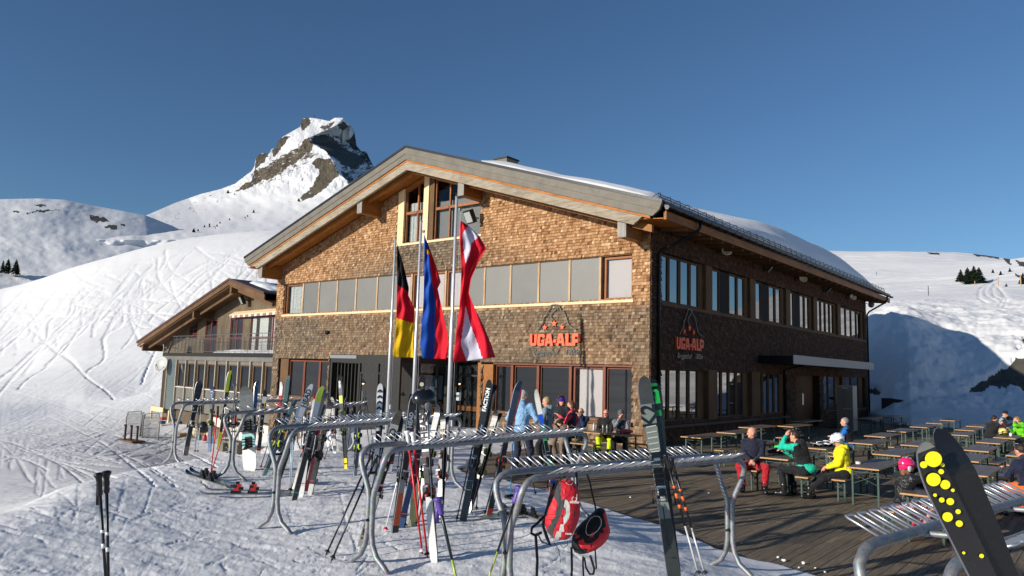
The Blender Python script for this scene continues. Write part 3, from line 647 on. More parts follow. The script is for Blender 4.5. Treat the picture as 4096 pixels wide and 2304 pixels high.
# ---- windows
def wn_g(x0,x1,z0,z1,fr='frame_wood',gm='glass',depth=.16,fw_=.075,inner=None,parent=lodge,lab=None,name='window',trans=None):
    mb=MB();y0,y1=depth-.05,depth+.05
    mb.span((x0,y0,z0),(x0+fw_,y1,z1));mb.span((x1-fw_,y0,z0),(x1,y1,z1));mb.span((x0+fw_,y0,z0),(x1-fw_,y1,z0+fw_));mb.span((x0+fw_,y0,z1-fw_),(x1-fw_,y1,z1))
    if trans: mb.span((x0+fw_,y0+.01,trans-.04),(x1-fw_,y1-.01,trans+.04))
    w_=mb.build(name,M[fr],parent)
    if lab: w_['label']=lab
    mb=MB();mb.span((x0+fw_*.8,depth-.008,z0+fw_*.8),(x1-fw_*.8,depth+.008,z1-fw_*.8));mb.build('pane',M[gm],w_);return w_
def wn_s(y0,y1,z0,z1,fr='post_dark',gm='glass_side',depth=.16,fw_=.07):
    mb=MB();x0,x1=-depth-.05,-depth+.05
    mb.span((x0,y0,z0),(x1,y0+fw_,z1));mb.span((x0,y1-fw_,z0),(x1,y1,z1));mb.span((x0,y0+fw_,z0),(x1,y1-fw_,z0+fw_));mb.span((x0,y0+fw_,z1-fw_),(x1,y1-fw_,z1))
    w_=mb.build('window',M[fr],lodge);mb=MB();mb.span((-depth-.008,y0+fw_*.8,z0+fw_*.8),(-depth+.008,y1-fw_*.8,z1-fw_*.8));mb.build('pane',M[gm],w_);return w_
t=NT('clear_window_glass');gl_=t.new('ShaderNodeBsdfGlossy');gl_.inputs['Roughness'].default_value=.01;tr=t.new('ShaderNodeBsdfTransparent');tr.inputs[0].default_value=(.92,.93,.93,1);lw=t.new('ShaderNodeFresnel');lw.inputs['IOR'].default_value=1.5;mx=t.new('ShaderNodeMixShader');geo=t.new('ShaderNodeNewGeometry');t.l(t.math('MULTIPLY',lw.outputs[0],t.math('SUBTRACT',1.0,geo.outputs['Backfacing'])),mx.inputs[0]);t.l(tr.outputs[0],mx.inputs[1]);t.l(gl_.outputs[0],mx.inputs[2]);t.l(mx.outputs[0],t.n['Material Output'].inputs[0]);M['glass_clear']=t.m
def curtain(x0,x1,z0,z1,y=.3,mat='curtain',amp=.035,n=None,parent=lodge):
    n=n or int((x1-x0)/.03)+4;vs=[];fs=[]
    for i in range(n):
        x=x0+(x1-x0)*i/(n-1);yy=y+amp*math.sin(i*1.35)+amp*.5*math.sin(i*.6)
        vs+=[(x,yy,z0),(x,yy*1.0+.0,z1)]
    fs=[(2*i,2*i+2,2*i+3,2*i+1) for i in range(n-1)];mb=MB();mb.add(vs,fs);return mb.build('curtain',M[mat],parent,True)
# strip window on the gable
x0,x1,z0,z1=strip
mb=MB();mb.span((x0-.06,-.07,z0-.1),(x1+.06,.12,z0));mb.build('window_sill',M['sill'],lodge)
mb=MB();mb.span((x0,.0,z1-.05),(x1,.3,z1+.001));mb.span((x0,.02,z0),(x0+.06,.3,z1-.05));mb.build('window_head',M['post_dark'],lodge)
px_=[1210,1273,1346,1421,1505.5,1592,1643,1697,1779,1845,1934.5,2038.5,2151.5,2275,2397.5];xs=[U(p,1190,y=0).x for p in px_]
wn_g(x0+.06,xs[0]-.02,z0,z1-.05,gm='glass_clear');curtain(x0+.2,xs[0]-.1,z0+.05,z1-.1,.28)
for i,(a,b) in enumerate(zip(xs[:-1],xs[1:])):
    if i in(5,6,7,8): wn_g(a+.05,b-.05,z0,z1-.05,'frame_wood',gm='glass_clear',depth=.12);mb=MB();mb.span((a+.12,.2,z0+.05),(b-.12,.215,z1-.1));mb.build('inner_blind',M['blind_white'],lodge)
    else: mb=MB();mb.span((a+.045,.05,z0+.02),(b-.045,.075,z1-.06));mb.build('window_screen',M['blind'],lodge)
mb=MB()
for i,a in enumerate(xs): mb=MB();mb.span((a-.045,.015,z0),(a+.045,.22,z1-.05));mb.build('window_post',M['post_wood'],lodge)
wn_g(xs[-1]+.16,x1-.02,z0+.03,z1-.08,gm='glass_clear',depth=.14);mb=MB();mb.span((xs[-1]+.22,.21,z0+.05),(x1-.1,.225,z1-.1));mb.build('inner_blind',M['blind_white'],lodge)
# window in the gable peak: sloping heads, timber post in the middle
mb=MB();mb.span((tw0-.05,-.06,twz-.1),(tw1+.1,.14,twz));mb.build('window_sill',M['sill'],lodge)
xc=ux(1716,800);lx0=ux(1612,960);rx0=ux(1742,900)
def slopewin(a,b,m,inner):
    zt=lambda x:zsoff(x)-.16;tz=9.72
    mb=MB();d0,d1=.1,.2;f=.07;fl=Vector((0,.1,0))
    for u in(a,m-f/2,b-f): mb.prism([(u,d0,twz),(u+f,d0,twz),(u+f,d0,zt(u+f)),(u,d0,zt(u))],fl)
    mb.span((a+f,d0+.01,twz+.0),(b-f,d1-.01,twz+f));mb.span((a+f,d0-.03,tz-.09),(m-f/2,d1-.01,tz+.03));mb.span((m+f/2,d0-.03,tz-.09),(b-f,d1-.01,tz+.03))
    mb.prism([(a+f,d0+.004,zt(a+f)-f),(b-f,d0+.004,zt(b-f)-f),(b-f,d0+.004,zt(b-f)),(a+f,d0+.004,zt(a+f))],(0,.09,0))
    w_=mb.build('window',M['frame_wood'],lodge);mb=MB();mb.prism([(a+.02,.15,twz+.02),(b-.02,.15,twz+.02),(b-.02,.15,zt(b)-.02),(a+.02,.15,zt(a)-.02)],(0,.012,0));mb.build('pane',M['glass_clear'],w_)
    for q in inner: q()
slopewin(lx0,xc-.32,ux(1663,900),[lambda:curtain(lx0+.12,lx0+.85,twz+.05,10.2,.3),lambda:curtain(xc-.75,xc-.42,twz+.05,10.2,.3)])
slopewin(xc+.32,tw1,ux(1792,850),[])
mb=MB();mb.span((xc-.3,.3,twz),(tw1,.32,zsoff(tw1)-.3));mb.build('inner_blind',M['blind'],lodge)
mb=MB();mb.prism([(xc-.3,-.05,twz),(xc+.02,-.05,twz),(xc+.02,-.05,zsoff(xc)-.02),(xc-.3,-.05,zsoff(xc-.3)-.02)],(0,.3,0));mb.build('window_post',M['sill'],lodge)
mb=MB();mb.prism([(xc+.02,.0,twz),(xc+.32,.0,twz),(xc+.32,.0,zsoff(xc+.32)-.1),(xc+.02,.0,zsoff(xc+.02)-.1)],(0,.24,0));mb.build('window_post',M['post_dark'],lodge)
mb=MB();mb.prism([(tw0,-.03,twz),(lx0,-.03,twz),(lx0,-.03,zsoff(lx0)-.05),(tw0,-.03,zsoff(tw0)-.05)],(0,.1,0));mb.build('window_post',M['sill'],lodge)
mb=MB();mb.prism([(lx0,.05,zsoff(lx0)-.16),(xc-.3,.05,zsoff(xc-.3)-.16),(xc-.3,.05,zsoff(xc-.3)),(lx0,.05,zsoff(lx0))],(0,.2,0));mb.prism([(xc+.3,.05,zsoff(xc+.3)-.16),(tw1,.05,zsoff(tw1)-.16),(tw1,.05,zsoff(tw1)),(xc+.3,.05,zsoff(xc+.3))],(0,.2,0));mb.build('window_head',M['beam_orange_x'],lodge)
# ground floor windows on the gable
a,b=gl[0],gl[1]
for i,(p,q) in enumerate(((1148,1206),(1206,1268),(1268,1316))): wn_g(ux(p,1500),ux(q,1500),GZ0,GZ1-.06,'frame_wood_red',depth=.2)
mb=MB();mb.span((ux(1117,1500),.05,GZ0),(ux(1148,1500),.3,GZ1));mb.build('window_post',M['post_dark'],lodge);mb=MB();mb.span((a-.05,-.07,GZ0-.09),(b+.2,.15,GZ0));mb.build('window_sill',M['post_dark'],lodge)
RW=[1970,2042,2146,2276,2412,2528]
mb=MB();mb.span((gr[0]-.3,.0,-.1),(ux(1970,1560),.3,GZ1));mb.build('window_post',M['beam_orange'],lodge)
for i,(p,q) in enumerate(zip(RW[:-1],RW[1:])):
    X0,X1=ux(p,1560),ux(q,1560)
    if i==3:
        wn_g(X0+.1,X1,GZ0,GZ1-.06,'frame_wood_red',gm='glass_clear',depth=.2);mb=MB();mb.span((X0+.28,.3,GZ0+.1),(X1-.1,.315,GZ1-.12));mb.build('inner_blind',M['blind_white'],lodge)
    else: wn_g(X0+(.04 if i else 0),X1,GZ0,GZ1-.06,'frame_wood_red',depth=.2)
    if i: mb=MB();mb.span((X0-.06,.06,GZ0),(X0+.06,.155,GZ1-.06));mb.build('window_post',M['frame_wood_red'],lodge)
mb=MB();mb.span((gr[0],-.16,GZ0-.12),(gr[1]+.04,.15,GZ0));mb.build('window_sill',M['post_dark'],lodge)
mb=MB();mb.span((gr[0],.0,GZ1-.06),(gr[1],.3,GZ1));mb.build('window_head',M['frame_wood_red'],lodge)
# side windows: groups of narrow lights between timber posts
mb=MB();mb.span((-.1,ug[0][0]-.05,5.0),(.06,ug[-1][1]+.05,5.12));mb.build('window_sill',M['post_dark'],lodge)
for gi,(a,b) in enumerate(ug):
    L=b-a;cuts=[0,.24,.50,.76,1] if gi in(0,4) else [0,.27,.52,.77,1]
    for k in range(4):
        y0,y1=a+(L-.45)*cuts[k]+.02,a+(L-.45)*cuts[k+1]-.02
        if k==1 and gi in(1,2,3): mb=MB();mb.span((-.22,y0,5.14),(-.12,y1,6.9));mb.build('open_window_dark',M['void'],lodge)  # flat near-black panel standing in for the dark inside an open window
        else: wn_s(y0,y1,5.14,6.92,gm='glass_side')
    mb=MB();mb.span((-.28,b-.44,5.12),(-.1,b-.12,6.95));mb.build('window_post',M['post_dark'],lodge)
    e=ug[gi+1][0] if gi<5 else b+.2
    mb=MB();mb.span((-.25,b-.12,5.12),(.03,min(e,b+.5) if gi<5 else b,6.95));mb.build('window_post',M['post_dark'],lodge)
for gi,(a,b) in enumerate(lg):
    L=b-a;n=4 if gi<3 else 2;res=.55 if gi<3 else .9
    for k in range(n):
        y0,y1=a+(L-res)*k/n+.02,a+(L-res)*(k+1)/n-.02;wn_s(y0,y1,.82,2.74)
    mb=MB();mb.span((-.27,b-res+.02,.8),(-.12,b-.02,2.76));mb.build('window_post',M['post_dark'],lodge)
    if gi<2: mb=MB();mb.span((-.3,b,.8),(.07,lg[gi+1][0],2.76));mb.build('window_post',M['post_dark'],lodge)
mb=MB();mb.span((-.1,lg[0][0]-.05,.62),(.18,lg[2][1]+.1,.72));mb.build('window_sill',M['dark_metal'],lodge)
mb=MB();mb.span((-.1,lg[3][0],.68),(.1,lg[4][1],.8));mb.span((-.25,lg[3][1],.8),(.03,lg[4][0],2.76));mb.build('window_sill',M['post_dark'],lodge)
mb=MB();mb.span((-.4,door[0],-.2),(-.32,door[1],2.76));dd=mb.build('door',M['post_dark'],lodge);mb=MB()
for dy in(.0,.16): mb.tube([(-.29,(door[0]+door[1])/2+dy,1.15),(-.29,(door[0]+door[1])/2+dy,1.75)],.02,6)
mb.build('door_handle',M['chrome'],dd)
# flat canopy over the side door
cw=U(3028,1418,x=0);cf=U(3172,1421,y=cw.y);ce=U(3493,1452,x=cf.x)
mb=MB();mb.span((0.04,cw.y,cf.z-.36),(cf.x,ce.y,cf.z-.02));cn=mb.build('canopy',M['black_metal'],lodge)
mb=MB();mb.span((cf.x,cw.y,cf.z-.38),(cf.x+.03,ce.y,cf.z+.02));mb.build('canopy_fascia',plain('pale_canopy_edge',S(168,166,158),.6),cn)
pipe([(cf.x-.5,cw.y+3.2,cf.z-.35),(.12,cw.y+3.2,cf.z-.6),(.1,cw.y+3.2,.1)],.05)
# ---- snow lying on the roof
def snow_sheet(name,x0,x1,y0,y1,nx,ny,zf,tf,lab,parent=None):
    xs=np.linspace(x0,x1,nx);ys=np.linspace(y0,y1,ny);X,Y=np.meshgrid(xs,ys,indexing='ij');T=tf(X,Y);Z=zf(X)+.012+np.maximum(T,-.0)
    T[0]=T[-1]=0;T[:,0]=0;T[:,-1]=0;Z=zf(X)+.012+np.maximum(T,0)
    o=grid_mesh(name,np.stack([X,Y,Z],-1).reshape(-1,3),nx,ny,M['snow_roof']);return tag(o,lab,'snow',kind='stuff')
def roof_t(X,Y):
    r_=xe-X;f=sstep(-1.3,-.1,Y)
    edge=.45+.35*fbm(Y*.25,Y*0,91,3)
    t=(.38+1.3*sstep(6,17,Y)*sstep(0.2,3.0,r_))*np.minimum(1,np.maximum(0,(r_-edge))/.55)**.5
    t=t*sstep(30.3,27,Y)**.5*(.4+.6*f)+.05*fbm(X*.8,Y*.5,92,3)+.07*fbm(X*.3,Y*.25,93)
    t=np.where((X<APX+4.2)&(Y<9),t*sstep(-1.2,3,Y)*.5,t)
    t=t*sstep(APX+1.2,APX+5,X+.3*np.maximum(0,Y-9))
    cor=sstep(5,9,Y)*sstep(17,12,Y)*np.exp(-((r_-.75)/.7)**2)*.25
    return (t+cor)*(f>0)
snow_sheet('roof_snow',APX+.1,xe-.3,-1.2,30.2,110,260,zroof,roof_t,'thick white snow blanket lying on the right slope of the lodge roof')
snow_sheet('roof_snow',-24.2,APX-.1,.5,30.2,60,120,zroof,lambda X,Y:.3*np.minimum(1,(X+24.2)/.6)**.5*sstep(.5,3,Y)+.03*fbm(X,Y,94),'white snow lying on the hidden left slope of the lodge roof')
# ---- lights and speakers on the walls
def floodlight(p,n,up_tilt,label,big=1.0):
    """p on wall, n outward normal"""
    t_=thing('floodlight',label,'floodlight',p,0,'floodlights on the buildings');n=Vector(n).normalized();s=n.cross(Vector((0,0,1))).normalized()
    p=Vector(p);mb=MB();mb.tube([p,p+n*.16*big,p+n*.26*big+Vector((0,0,.04))],.02*big,6);mb.build('bracket',M['black_metal'],t_)
    c=p+n*.36*big;q=(n*math.cos(up_tilt)+Vector((0,0,-math.sin(up_tilt)))).normalized();u=s.cross(q).normalized();Mx=Matrix((s,q,u)).transposed()
    mb=MB();mb.box(c,(.42*big,.16*big,.46*big),Mx);h=mb.build('lamp_housing',M['dark_metal'],t_);mb=MB();mb.box(c+q*.083*big,(.36*big,.01,.36*big),Mx);mb.build('lamp_glass',plain('ribbed_lamp_glass',S(176,180,174),.15,.3),h)
floodlight(U(1915,873,y=0),(-.25,-1,0),.45,'square grey floodlight on the gable wall right of the tallest flagpole',1.25)
floodlight(U(3052,1075,x=0),(1,.2,0),.7,'small floodlight under the side eaves between first and second window groups',.8)
floodlight(U(3290,1160,x=0),(1,.2,0),.7,'small floodlight under the side eaves, second from the front corner',.8)
for i,(a,b) in enumerate(((2872,1012),(3182,1120),(3385,1192))):
    p=U(a,b,x=0);t_=thing('loudspeaker',('cream horn loudspeaker nearest the lodge corner under the side eaves','cream horn loudspeaker in the middle of the side eaves','cream horn loudspeaker farthest along the side eaves')[i],'speaker',p,0,'loudspeakers under the side eaves')
    Mx=Matrix.Rotation(R(75),3,'Y')@Matrix.Rotation(R(30),3,'X');mb=MB();mb.tube([p,p+Vector((.2,0,0))],.025,6);mb.build('bracket',M['grey_plastic'],t_)
    mb=MB();mb.lathe([(.04,-.12),(.06,0),(.12,.12),(.19,.2),(.2,.215),(.15,.2),(.05,.1),(.02,.08)],p+Vector((.25,0,0)),16,Mx,1.0,1.3);mb.build('horn',plain('cream_plastic',S(206,196,172),.5),t_,True)
p=U(3485,1219,x=.3);t_=thing('loudspeaker','round grey loudspeaker under the far end of the side eaves','speaker',p,0);mb=MB();mb.ell(p,(.2,.14,.2));mb.build('horn',M['grey_plastic'],t_,True);mb=MB();mb.tube([p,p+Vector((-.3,0,.1))],.02,6);mb.build('bracket',M['black_metal'],t_)
p=U(1312,1330,y=0);t_=thing('wall_lamp','small dark wall lamp on the gable left of the flags','lamp',p);mb=MB();mb.box(p+Vector((0,-.08,0)),(.1,.16,.2));mb.box(p+Vector((.12,-.12,.02)),(.14,.12,.12));mb.build('lamp_housing',M['black_metal'],t_)
# ---- the sign, on the gable and again on the side wall
def sign(U0,ax,nrm,letter,metal,label):
    """U0(u,v): point on the wall for the sign pixel grid measured on the gable (u right, v down, 1 = one letter-row unit)"""
    t_=thing('lodge_sign',label,'sign',U0(0,0),0,'lodge name signs');ax=Vector(ax);nrm=Vector(nrm);Z=Vector((0,0,1))
    def W(u,v,d=.06): return U0(u,v)+nrm*d
    Lt={'U':[[(287,880),(338,876),(342,1045),(352,1056),(385,1056),(394,1045),(400,880),(460,880),(448,1080),(425,1108),(320,1108),(295,1085)]],
        'G':[[(500,880),(628,873),(655,900),(655,945),(596,945),(592,928),(552,928),(542,940),(534,1044),(544,1056),(584,1056),(588,1028),(566,1028),(568,990),(648,990),(640,1085),(620,1108),(490,1108),(472,1088),(480,905)]],
        'A':[[(706,882),(806,878),(858,1108),(792,1108),(785,1062),(725,1062),(712,1110),(658,1110)]],'-':[[(868,985),(938,985),(928,1044),(860,1044)]],
        'A2':[[(990,868),(1084,868),(1140,1108),(1080,1108),(1066,1058),(1000,1058),(990,1106),(940,1106)]],
        'L':[[(1160,870),(1224,870),(1222,1050),(1300,1050),(1310,1106),(1160,1106)]],'P':[[(1316,872),(1460,872),(1500,905),(1496,1010),(1462,1046),(1385,1046),(1380,1108),(1308,1108)]]}
    for k,ps in Lt.items():
        mb=MB()
        for p in ps: mb.prism([W(u,v,.03) for u,v in p],nrm*.07)
        o=mb.build('letter',letter,t_)
    mb=MB()   # dark counters of A and P, set just proud of the letters
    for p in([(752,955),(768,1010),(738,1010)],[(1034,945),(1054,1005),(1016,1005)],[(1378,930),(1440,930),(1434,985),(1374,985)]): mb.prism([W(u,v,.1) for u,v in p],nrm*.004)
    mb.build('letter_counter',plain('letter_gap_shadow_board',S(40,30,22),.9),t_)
    mb=MB()
    for cu,cv,r in((640,738,66),(868,662,72),(1062,738,62)):
        mb=MB();mb.prism([W(cu+(r if i%2==0 else r*.42)*math.sin(PI*i/5)*.98,cv+8-(r if i%2==0 else r*.42)*math.cos(PI*i/5),.03) for i in range(10)],nrm*.05);mb.build('star',letter,t_)
    mb=MB()
    for L_ in([(430,830),(520,730),(590,650),(612,540),(665,520),(700,430),(770,365),(785,305),(830,300),(900,300),(930,330),(915,390),(840,440),(785,500),(800,560),(850,600)],[(900,300),(945,305),(990,345),(1040,430),(1085,425),(1150,540),(1190,640),(1215,700),(1280,745),(1370,790),(1395,785)]):
        mb.tube([W(u,v,.07) for u,v in L_],.022,6)
    mb.build('mountain_outline',metal,t_)
    mb=MB();s=(W(1000,0)-W(0,0)).length/1000
    text_mb(mb,'Berggasthof',W(650,1235,.05),ax,Z,150*s,.01,.001,'CENTER',.86,.35);mb.build('script_lettering',metal,t_);mb=MB();text_mb(mb,'1800m',W(1310,1230,.05),ax,Z,150*s,.01,.001,'CENTER',.9,.35);mb.build('script_lettering',metal,t_)
    return t_
_p0=U(2080+287*.16563,1200+1108*.16563,y=0);_p1=U(2080+1500*.16563,1200+1108*.16563,y=0);_s=(_p1.x-_p0.x)/(1500-287)
sign(lambda u,v:Vector((_p0.x+(u-287)*_s,-.035,_p0.z-(v-1108)*_s)),(1,0,0),(0,-1,0),M['orange_sign'],M['sign_metal'],'bright orange letter sign with stars and mountain outline on the sunlit gable wall')
q0=U(2500+362*.5356,1300+178*.5356,x=0);q1=U(2500+566*.5356,1300+192*.5356,x=0);s2=(q1.y-q0.y)/(1500-287)
sign(lambda u,v:Vector((.035,q0.y+(u-287)*s2,q0.z-(v-1108)*s2)),(0,1,0),(1,0,0),M['orange_sign'],M['sign_metal'],'dim orange letter sign with stars in the shade of the side wall')
# ------------------------------------------------------------------ deck of grooved boards running away from the viewer
V_=[];Q_=[];T_=[];nv=0;rg=np.random.default_rng(9);x=-3.4;W_=.142
from_deck=lambda X,Y:float(deck_sd(np.array([X]),np.array([Y]))[0])
while x<26:
    y=-18.6-rg.uniform(0,4)
    while y<33:
        L=4.0;c=rg.uniform(0,1);y1=y+L-.006;xa,xb=x+.004,x+W_-.004;zz=rg.uniform(-.003,.003)-.004
        if max(from_deck(xa,y),from_deck(xa,y1),from_deck(xa,(y+y1)/2))<-1.2: y+=L;continue
        for j,(p,q) in enumerate(((xa,xb),)):
            V_.append([(p,y,zz-.03),(q,y,zz-.03),(q,y,zz),(p,y,zz),(p,y1,zz-.03),(q,y1,zz-.03),(q,y1,zz),(p,y1,zz)])
            b=nv;Q_+= [(b+3,b+2,b+6,b+7),(b,b+3,b+7,b+4),(b+2,b+1,b+5,b+6),(b,b+1,b+2,b+3)];T_+=[c]*8;nv+=8
        y+=L
    x+=W_
me=bpy.data.meshes.new('deck');np_mesh(me,np.array(V_).reshape(-1,3),np.array(Q_),{'tone':np.array(T_)},False);me.materials.append(M['deck']);dk=bpy.data.objects.new('deck',me);COL.objects.link(dk);tag(dk,kind='structure')
mb=MB();mb.prism([(a,b,-.06) for a,b in DECK],(0,0,-.1));tag(mb.build('deck_substructure',M['void']),kind='structure')
# ------------------------------------------------------------------ glazed entrance porch
PY0=-3.1
p0,p1=U(1430,1380,y=PY0).x,U(1596,1480,y=PY0).x
px0=U(1326,1387,y=PY0)
PZ=2.98
por=thing('entrance_porch','dark metal and glass entrance porch with louvred left part behind the flagpoles','porch',(px0.x,PY0,0))
XR=porch[1]
mb=MB();mb.span((px0.x,PY0,PZ-.34),(p1+.06,PY0+.06,PZ));mb.span((px0.x,PY0+.06,PZ-.06),(p1+.06,-.075,PZ));mb.span((p1,PY0+.06,PZ-.3),(p1+.06,-.075,PZ-.06));mb.build('roof_slab',M['dark_metal'],por)
mb=MB();mb.span((px0.x-.02,PY0-.03,PZ-.16),(p0,PY0-.001,PZ-.02));mb.build('edge_plate',M['grey_plastic'],por)
for k in range(7): fx=px0.x+.1+k*(p0-px0.x-.1)/7;q=MB();q.span((fx,PY0+.12,-.2),(fx+.05,PY0+.32,PZ-.36));q.build('louvre_fin',M['dark_metal'],por)
def bay(a,b,y,zt,door=False):
    q=MB();q.span((a+.06,y+.02,2.2),(b-.06,y+.09,2.28));q.span((a+.06,y+.02,-.1),(b-.06,y+.09,.12))
    if door: q.span((a+.06,y+.02,.12),(a+.14,y+.09,2.2));q.span((b-.14,y+.02,.12),(b-.06,y+.09,2.2))
    f=q.build('glazing_bar',M['dark_metal'],por);q=MB();q.span((a+.06,y+.04,.12),(b-.06,y+.055,zt));q.build('pane',M['glass_clear'],f)
xs_=[px0.x+.06,U(1432,1550,y=PY0).x,U(1506,1550,y=PY0).x,p1]
for a in xs_: q=MB();q.span((a-.06,PY0,-.2),(a+.06,PY0+.1,PZ-.34));q.build('porch_post',M['dark_metal'],por)
bay(xs_[1],xs_[2],PY0,PZ-.34,True);bay(xs_[2],xs_[3],PY0,PZ-.34)
for y in(PY0+1.05,PY0+2.1): q=MB();q.span((p1-.04,y,-.2),(p1+.05,y+.08,PZ-.3));q.build('porch_post',M['dark_metal'],por)
q=MB();q.span((p1-.01,PY0+.1,.1),(p1+.005,-.08,PZ-.3));q.build('pane',M['glass_clear'],por)
xe_=[p1+.1,U(1668,1550,y=.1).x,U(1785,1550,y=.1).x,XR-.08]
mb=MB();mb.span((p1,.06,2.86),(XR,.24,2.98));mb.build('porch_header',M['dark_metal'],por)
for a in xe_: q=MB();q.span((a-.06,.08,-.2),(a+.06,.2,2.86));q.build('porch_post',M['dark_metal'],por)
for i,(a,b) in enumerate(zip(xe_[:-1],xe_[1:])): bay(a,b,.1,2.86,i>0)
q=MB();q.tube([(xe_[2]+.3,.05,.9),(xe_[2]+.3,.05,1.3)],.015,6);q.tube([(xs_[1]+.35,PY0-.04,.9),(xs_[1]+.35,PY0-.04,1.5)],.02,6);q.build('door_handle',M['chrome'],por)
# back wall of the porch: dim hall with timber counter, chairs and notices
mb=MB();mb.span((porch[0],.66,-.2),(porch[1],.7,3));mb.build('hall_back_wall',plain('dim_hall_wall',S(30,27,23),.8),por)
mb=MB();mb.span((XR-3.2,.35,.75),(XR-.2,.6,.95));mb.span((XR-3.2,.4,-.1),(XR-3.1,.55,.75));mb.span((XR-.3,.4,-.1),(XR-.2,.55,.75));mb.build('hall_counter',M['beam_orange_x'],por)
q=U(1832,1583,y=.08);s_=tag(MB().span((q.x-.15,.085,q.z-.2),(q.x+.16,.095,q.z+.14)).build('paper_notice',plain('paper',S(226,232,226),.8)),'small white paper notice taped to the porch door behind the tallest flagpole','notice')
q=U(1730,1550,y=.3);tag(MB().mat(0).span((q.x-.8,.28,q.z-.5),(q.x+.65,.3,q.z+.55)).build('piste_map',plain('map_print',S(120,150,178),.6,0,.35,2.2)),'pale blue mountain panorama poster behind the porch glass','poster')
q=U(1686,1618,y=.08);tag(MB().span((q.x-.12,.085,q.z-.3),(q.x+.13,.095,q.z+.25)).build('paper_notice',plain('paper2',S(120,134,142),.8)),'grey printed notice low on the porch glass behind the helmeted skis','notice')
for (a,b,l) in((1838,1528,'hanging lamp with warm bulb seen through the porch door'),(1453,1527,'hanging lamp with warm bulb seen through the left porch glazing')):
    q=U(a,b,y=.45 if a>1600 else -1.2);o=thing('hanging_lamp',l,'lamp',q);mb=MB();mb.lathe([(.16,-.06),(.03,.08),(.02,.1)],q,12);mb.tube([q+Vector((0,0,.1)),q+Vector((0,0,2.9-q.z))],.008,4);mb.build('lamp_shade',M['black_metal'],o)
    t=NT('lit_bulb');t.set(Base_Color=(1,.8,.5),Emission_Color=(1,.72,.38),Emission_Strength=3.0);mb=MB();mb.ell(q+Vector((0,0,-.07)),(.05,.05,.05));mb.build('bulb',t.m,o,True)
# ------------------------------------------------------------------ flagpoles and banners
def pole(rad,top,bot,lab,base_z=None):
    b=U(*bot,r=rad);t_=U(*top,r=rad);zb=gh(b.x,b.y) if base_z is None else base_z
    d=Vector((t_.x,t_.y,0));b=Vector((t_.x,t_.y,zb-.05))
    o=thing('flagpole',lab,'flagpole',b,0,'flagpoles in front of the porch')
    mb=MB();mb.tube([b,Vector((b.x,b.y,3.55)),Vector((b.x,b.y,3.65)),Vector((b.x,b.y,t_.z))],[.054,.052,.038,.034],14);mb.build('pole_shaft',M['pole_alu'],o,True)
    mb=MB();mb.lathe([(.037,0),(.043,.03),(.02,.05)],(b.x,b.y,t_.z),12);mb.build('pole_cap',M['grey_plastic'],o)
    k=Vector((b.x,b.y,t_.z-.28))+rtv*.08;mb=MB();mb.box(k,(.06,.05,.07));mb.build('pulley',M['grey_plastic'],o)
    mb=MB();mb.tube([k+rtv*.02,Vector((k.x,k.y,1.1))+rtv*.01],.006,4);mb.build('halyard',M['rope'],o)
    mb=MB();mb.box(Vector((b.x,b.y,1.25))+rtv*.075,(.05,.05,.14));mb.build('cleat',M['white_plastic'],o);return b,t_
rtv=Vector((rt[0],rt[1],0)).normalized();fwv=Vector((fw[0],fw[1],0)).normalized()
pb3,pt3=pole(17.4,(1827,792),(1776,1849),'tallest white flagpole, rightmost, with red and white banner')
pb2,pt2=pole(21.0,(1685,887),(1657,1534),'middle white flagpole with blue and red banner')
pb1,pt1=pole(24.0,(1582,957),(1557,1495),'leftmost and shortest white flagpole with black, red and gold banner')
def banner(rad,left,right,zones,mats,lab,amp=.1,nu=44,nv=110,seed=0,ph=0):
    """left/right: photo outline points by row; zones(u,v)->material index"""
    L=np.array(left,float);Rr=np.array(right,float);y0,y1L=L[0,1],L[-1,1];vs=[];fs=[];ms=[]
    c0=U(L[0,0],L[0,1],r=rad)
    for j in range(nv+1):
        v=j/nv
        a=np.array([np.interp(v,np.linspace(0,1,len(L)) if False else (L[:,1]-L[0,1])/(L[-1,1]-L[0,1]),L[:,0]),L[0,1]+v*(L[-1,1]-L[0,1])])
        b=np.array([np.interp(v,(Rr[:,1]-Rr[0,1])/(Rr[-1,1]-Rr[0,1]),Rr[:,0]),Rr[0,1]+v*(Rr[-1,1]-Rr[0,1])])
        for i in range(nu+1):
            u=i/nu;p=a+(b-a)*u
            d=amp*(math.sin(u*7.5+v*3.2+ph)*(.35+.65*v)+.4*math.sin(u*15+v*7+ph*2))*(.15+.85*u)+.02*math.sin(v*31+u*9)
            vs.append(U(p[0],p[1],r=rad+d+.12*u))
    for j in range(nv):
        for i in range(nu):
            k=j*(nu+1)+i;fs.append((k,k+1,k+nu+2,k+nu+1));ms.append(zones((i+.5)/nu,(j+.5)/nv))
    mb=MB();mb.v=[tuple(p) for p in vs];mb.f=fs;mb.m=ms;o=mb.build('banner',mats,None,True,origin=c0)
    sd=o.modifiers.new('t','SOLIDIFY');sd.thickness=.004;return tag(o,lab,'flag','banners on the flagpoles')
def fabric(name,c):
    t=NT(name);co=t.coords();n=t.noise(co,3,4,.6,1);t.set(Base_Color=t.mix(n,tuple(x*.85 for x in c),tuple(min(1,x*1.1) for x in c)),Roughness=.7,Specular_IOR_Level=.25,Transmission_Weight=0.0)
    tl=t.new('ShaderNodeBsdfTranslucent');tl.inputs[0].default_value=(*c,1);ms=t.new('ShaderNodeMixShader');ms.inputs[0].default_value=.22;t.l(t.b.outputs[0],ms.inputs[1]);t.l(tl.outputs[0],ms.inputs[2]);t.l(ms.outputs[0],t.n['Material Output'].inputs[0])
    t.bump(t.noise(co,7,4,.6,2),.6,.03);return t.m
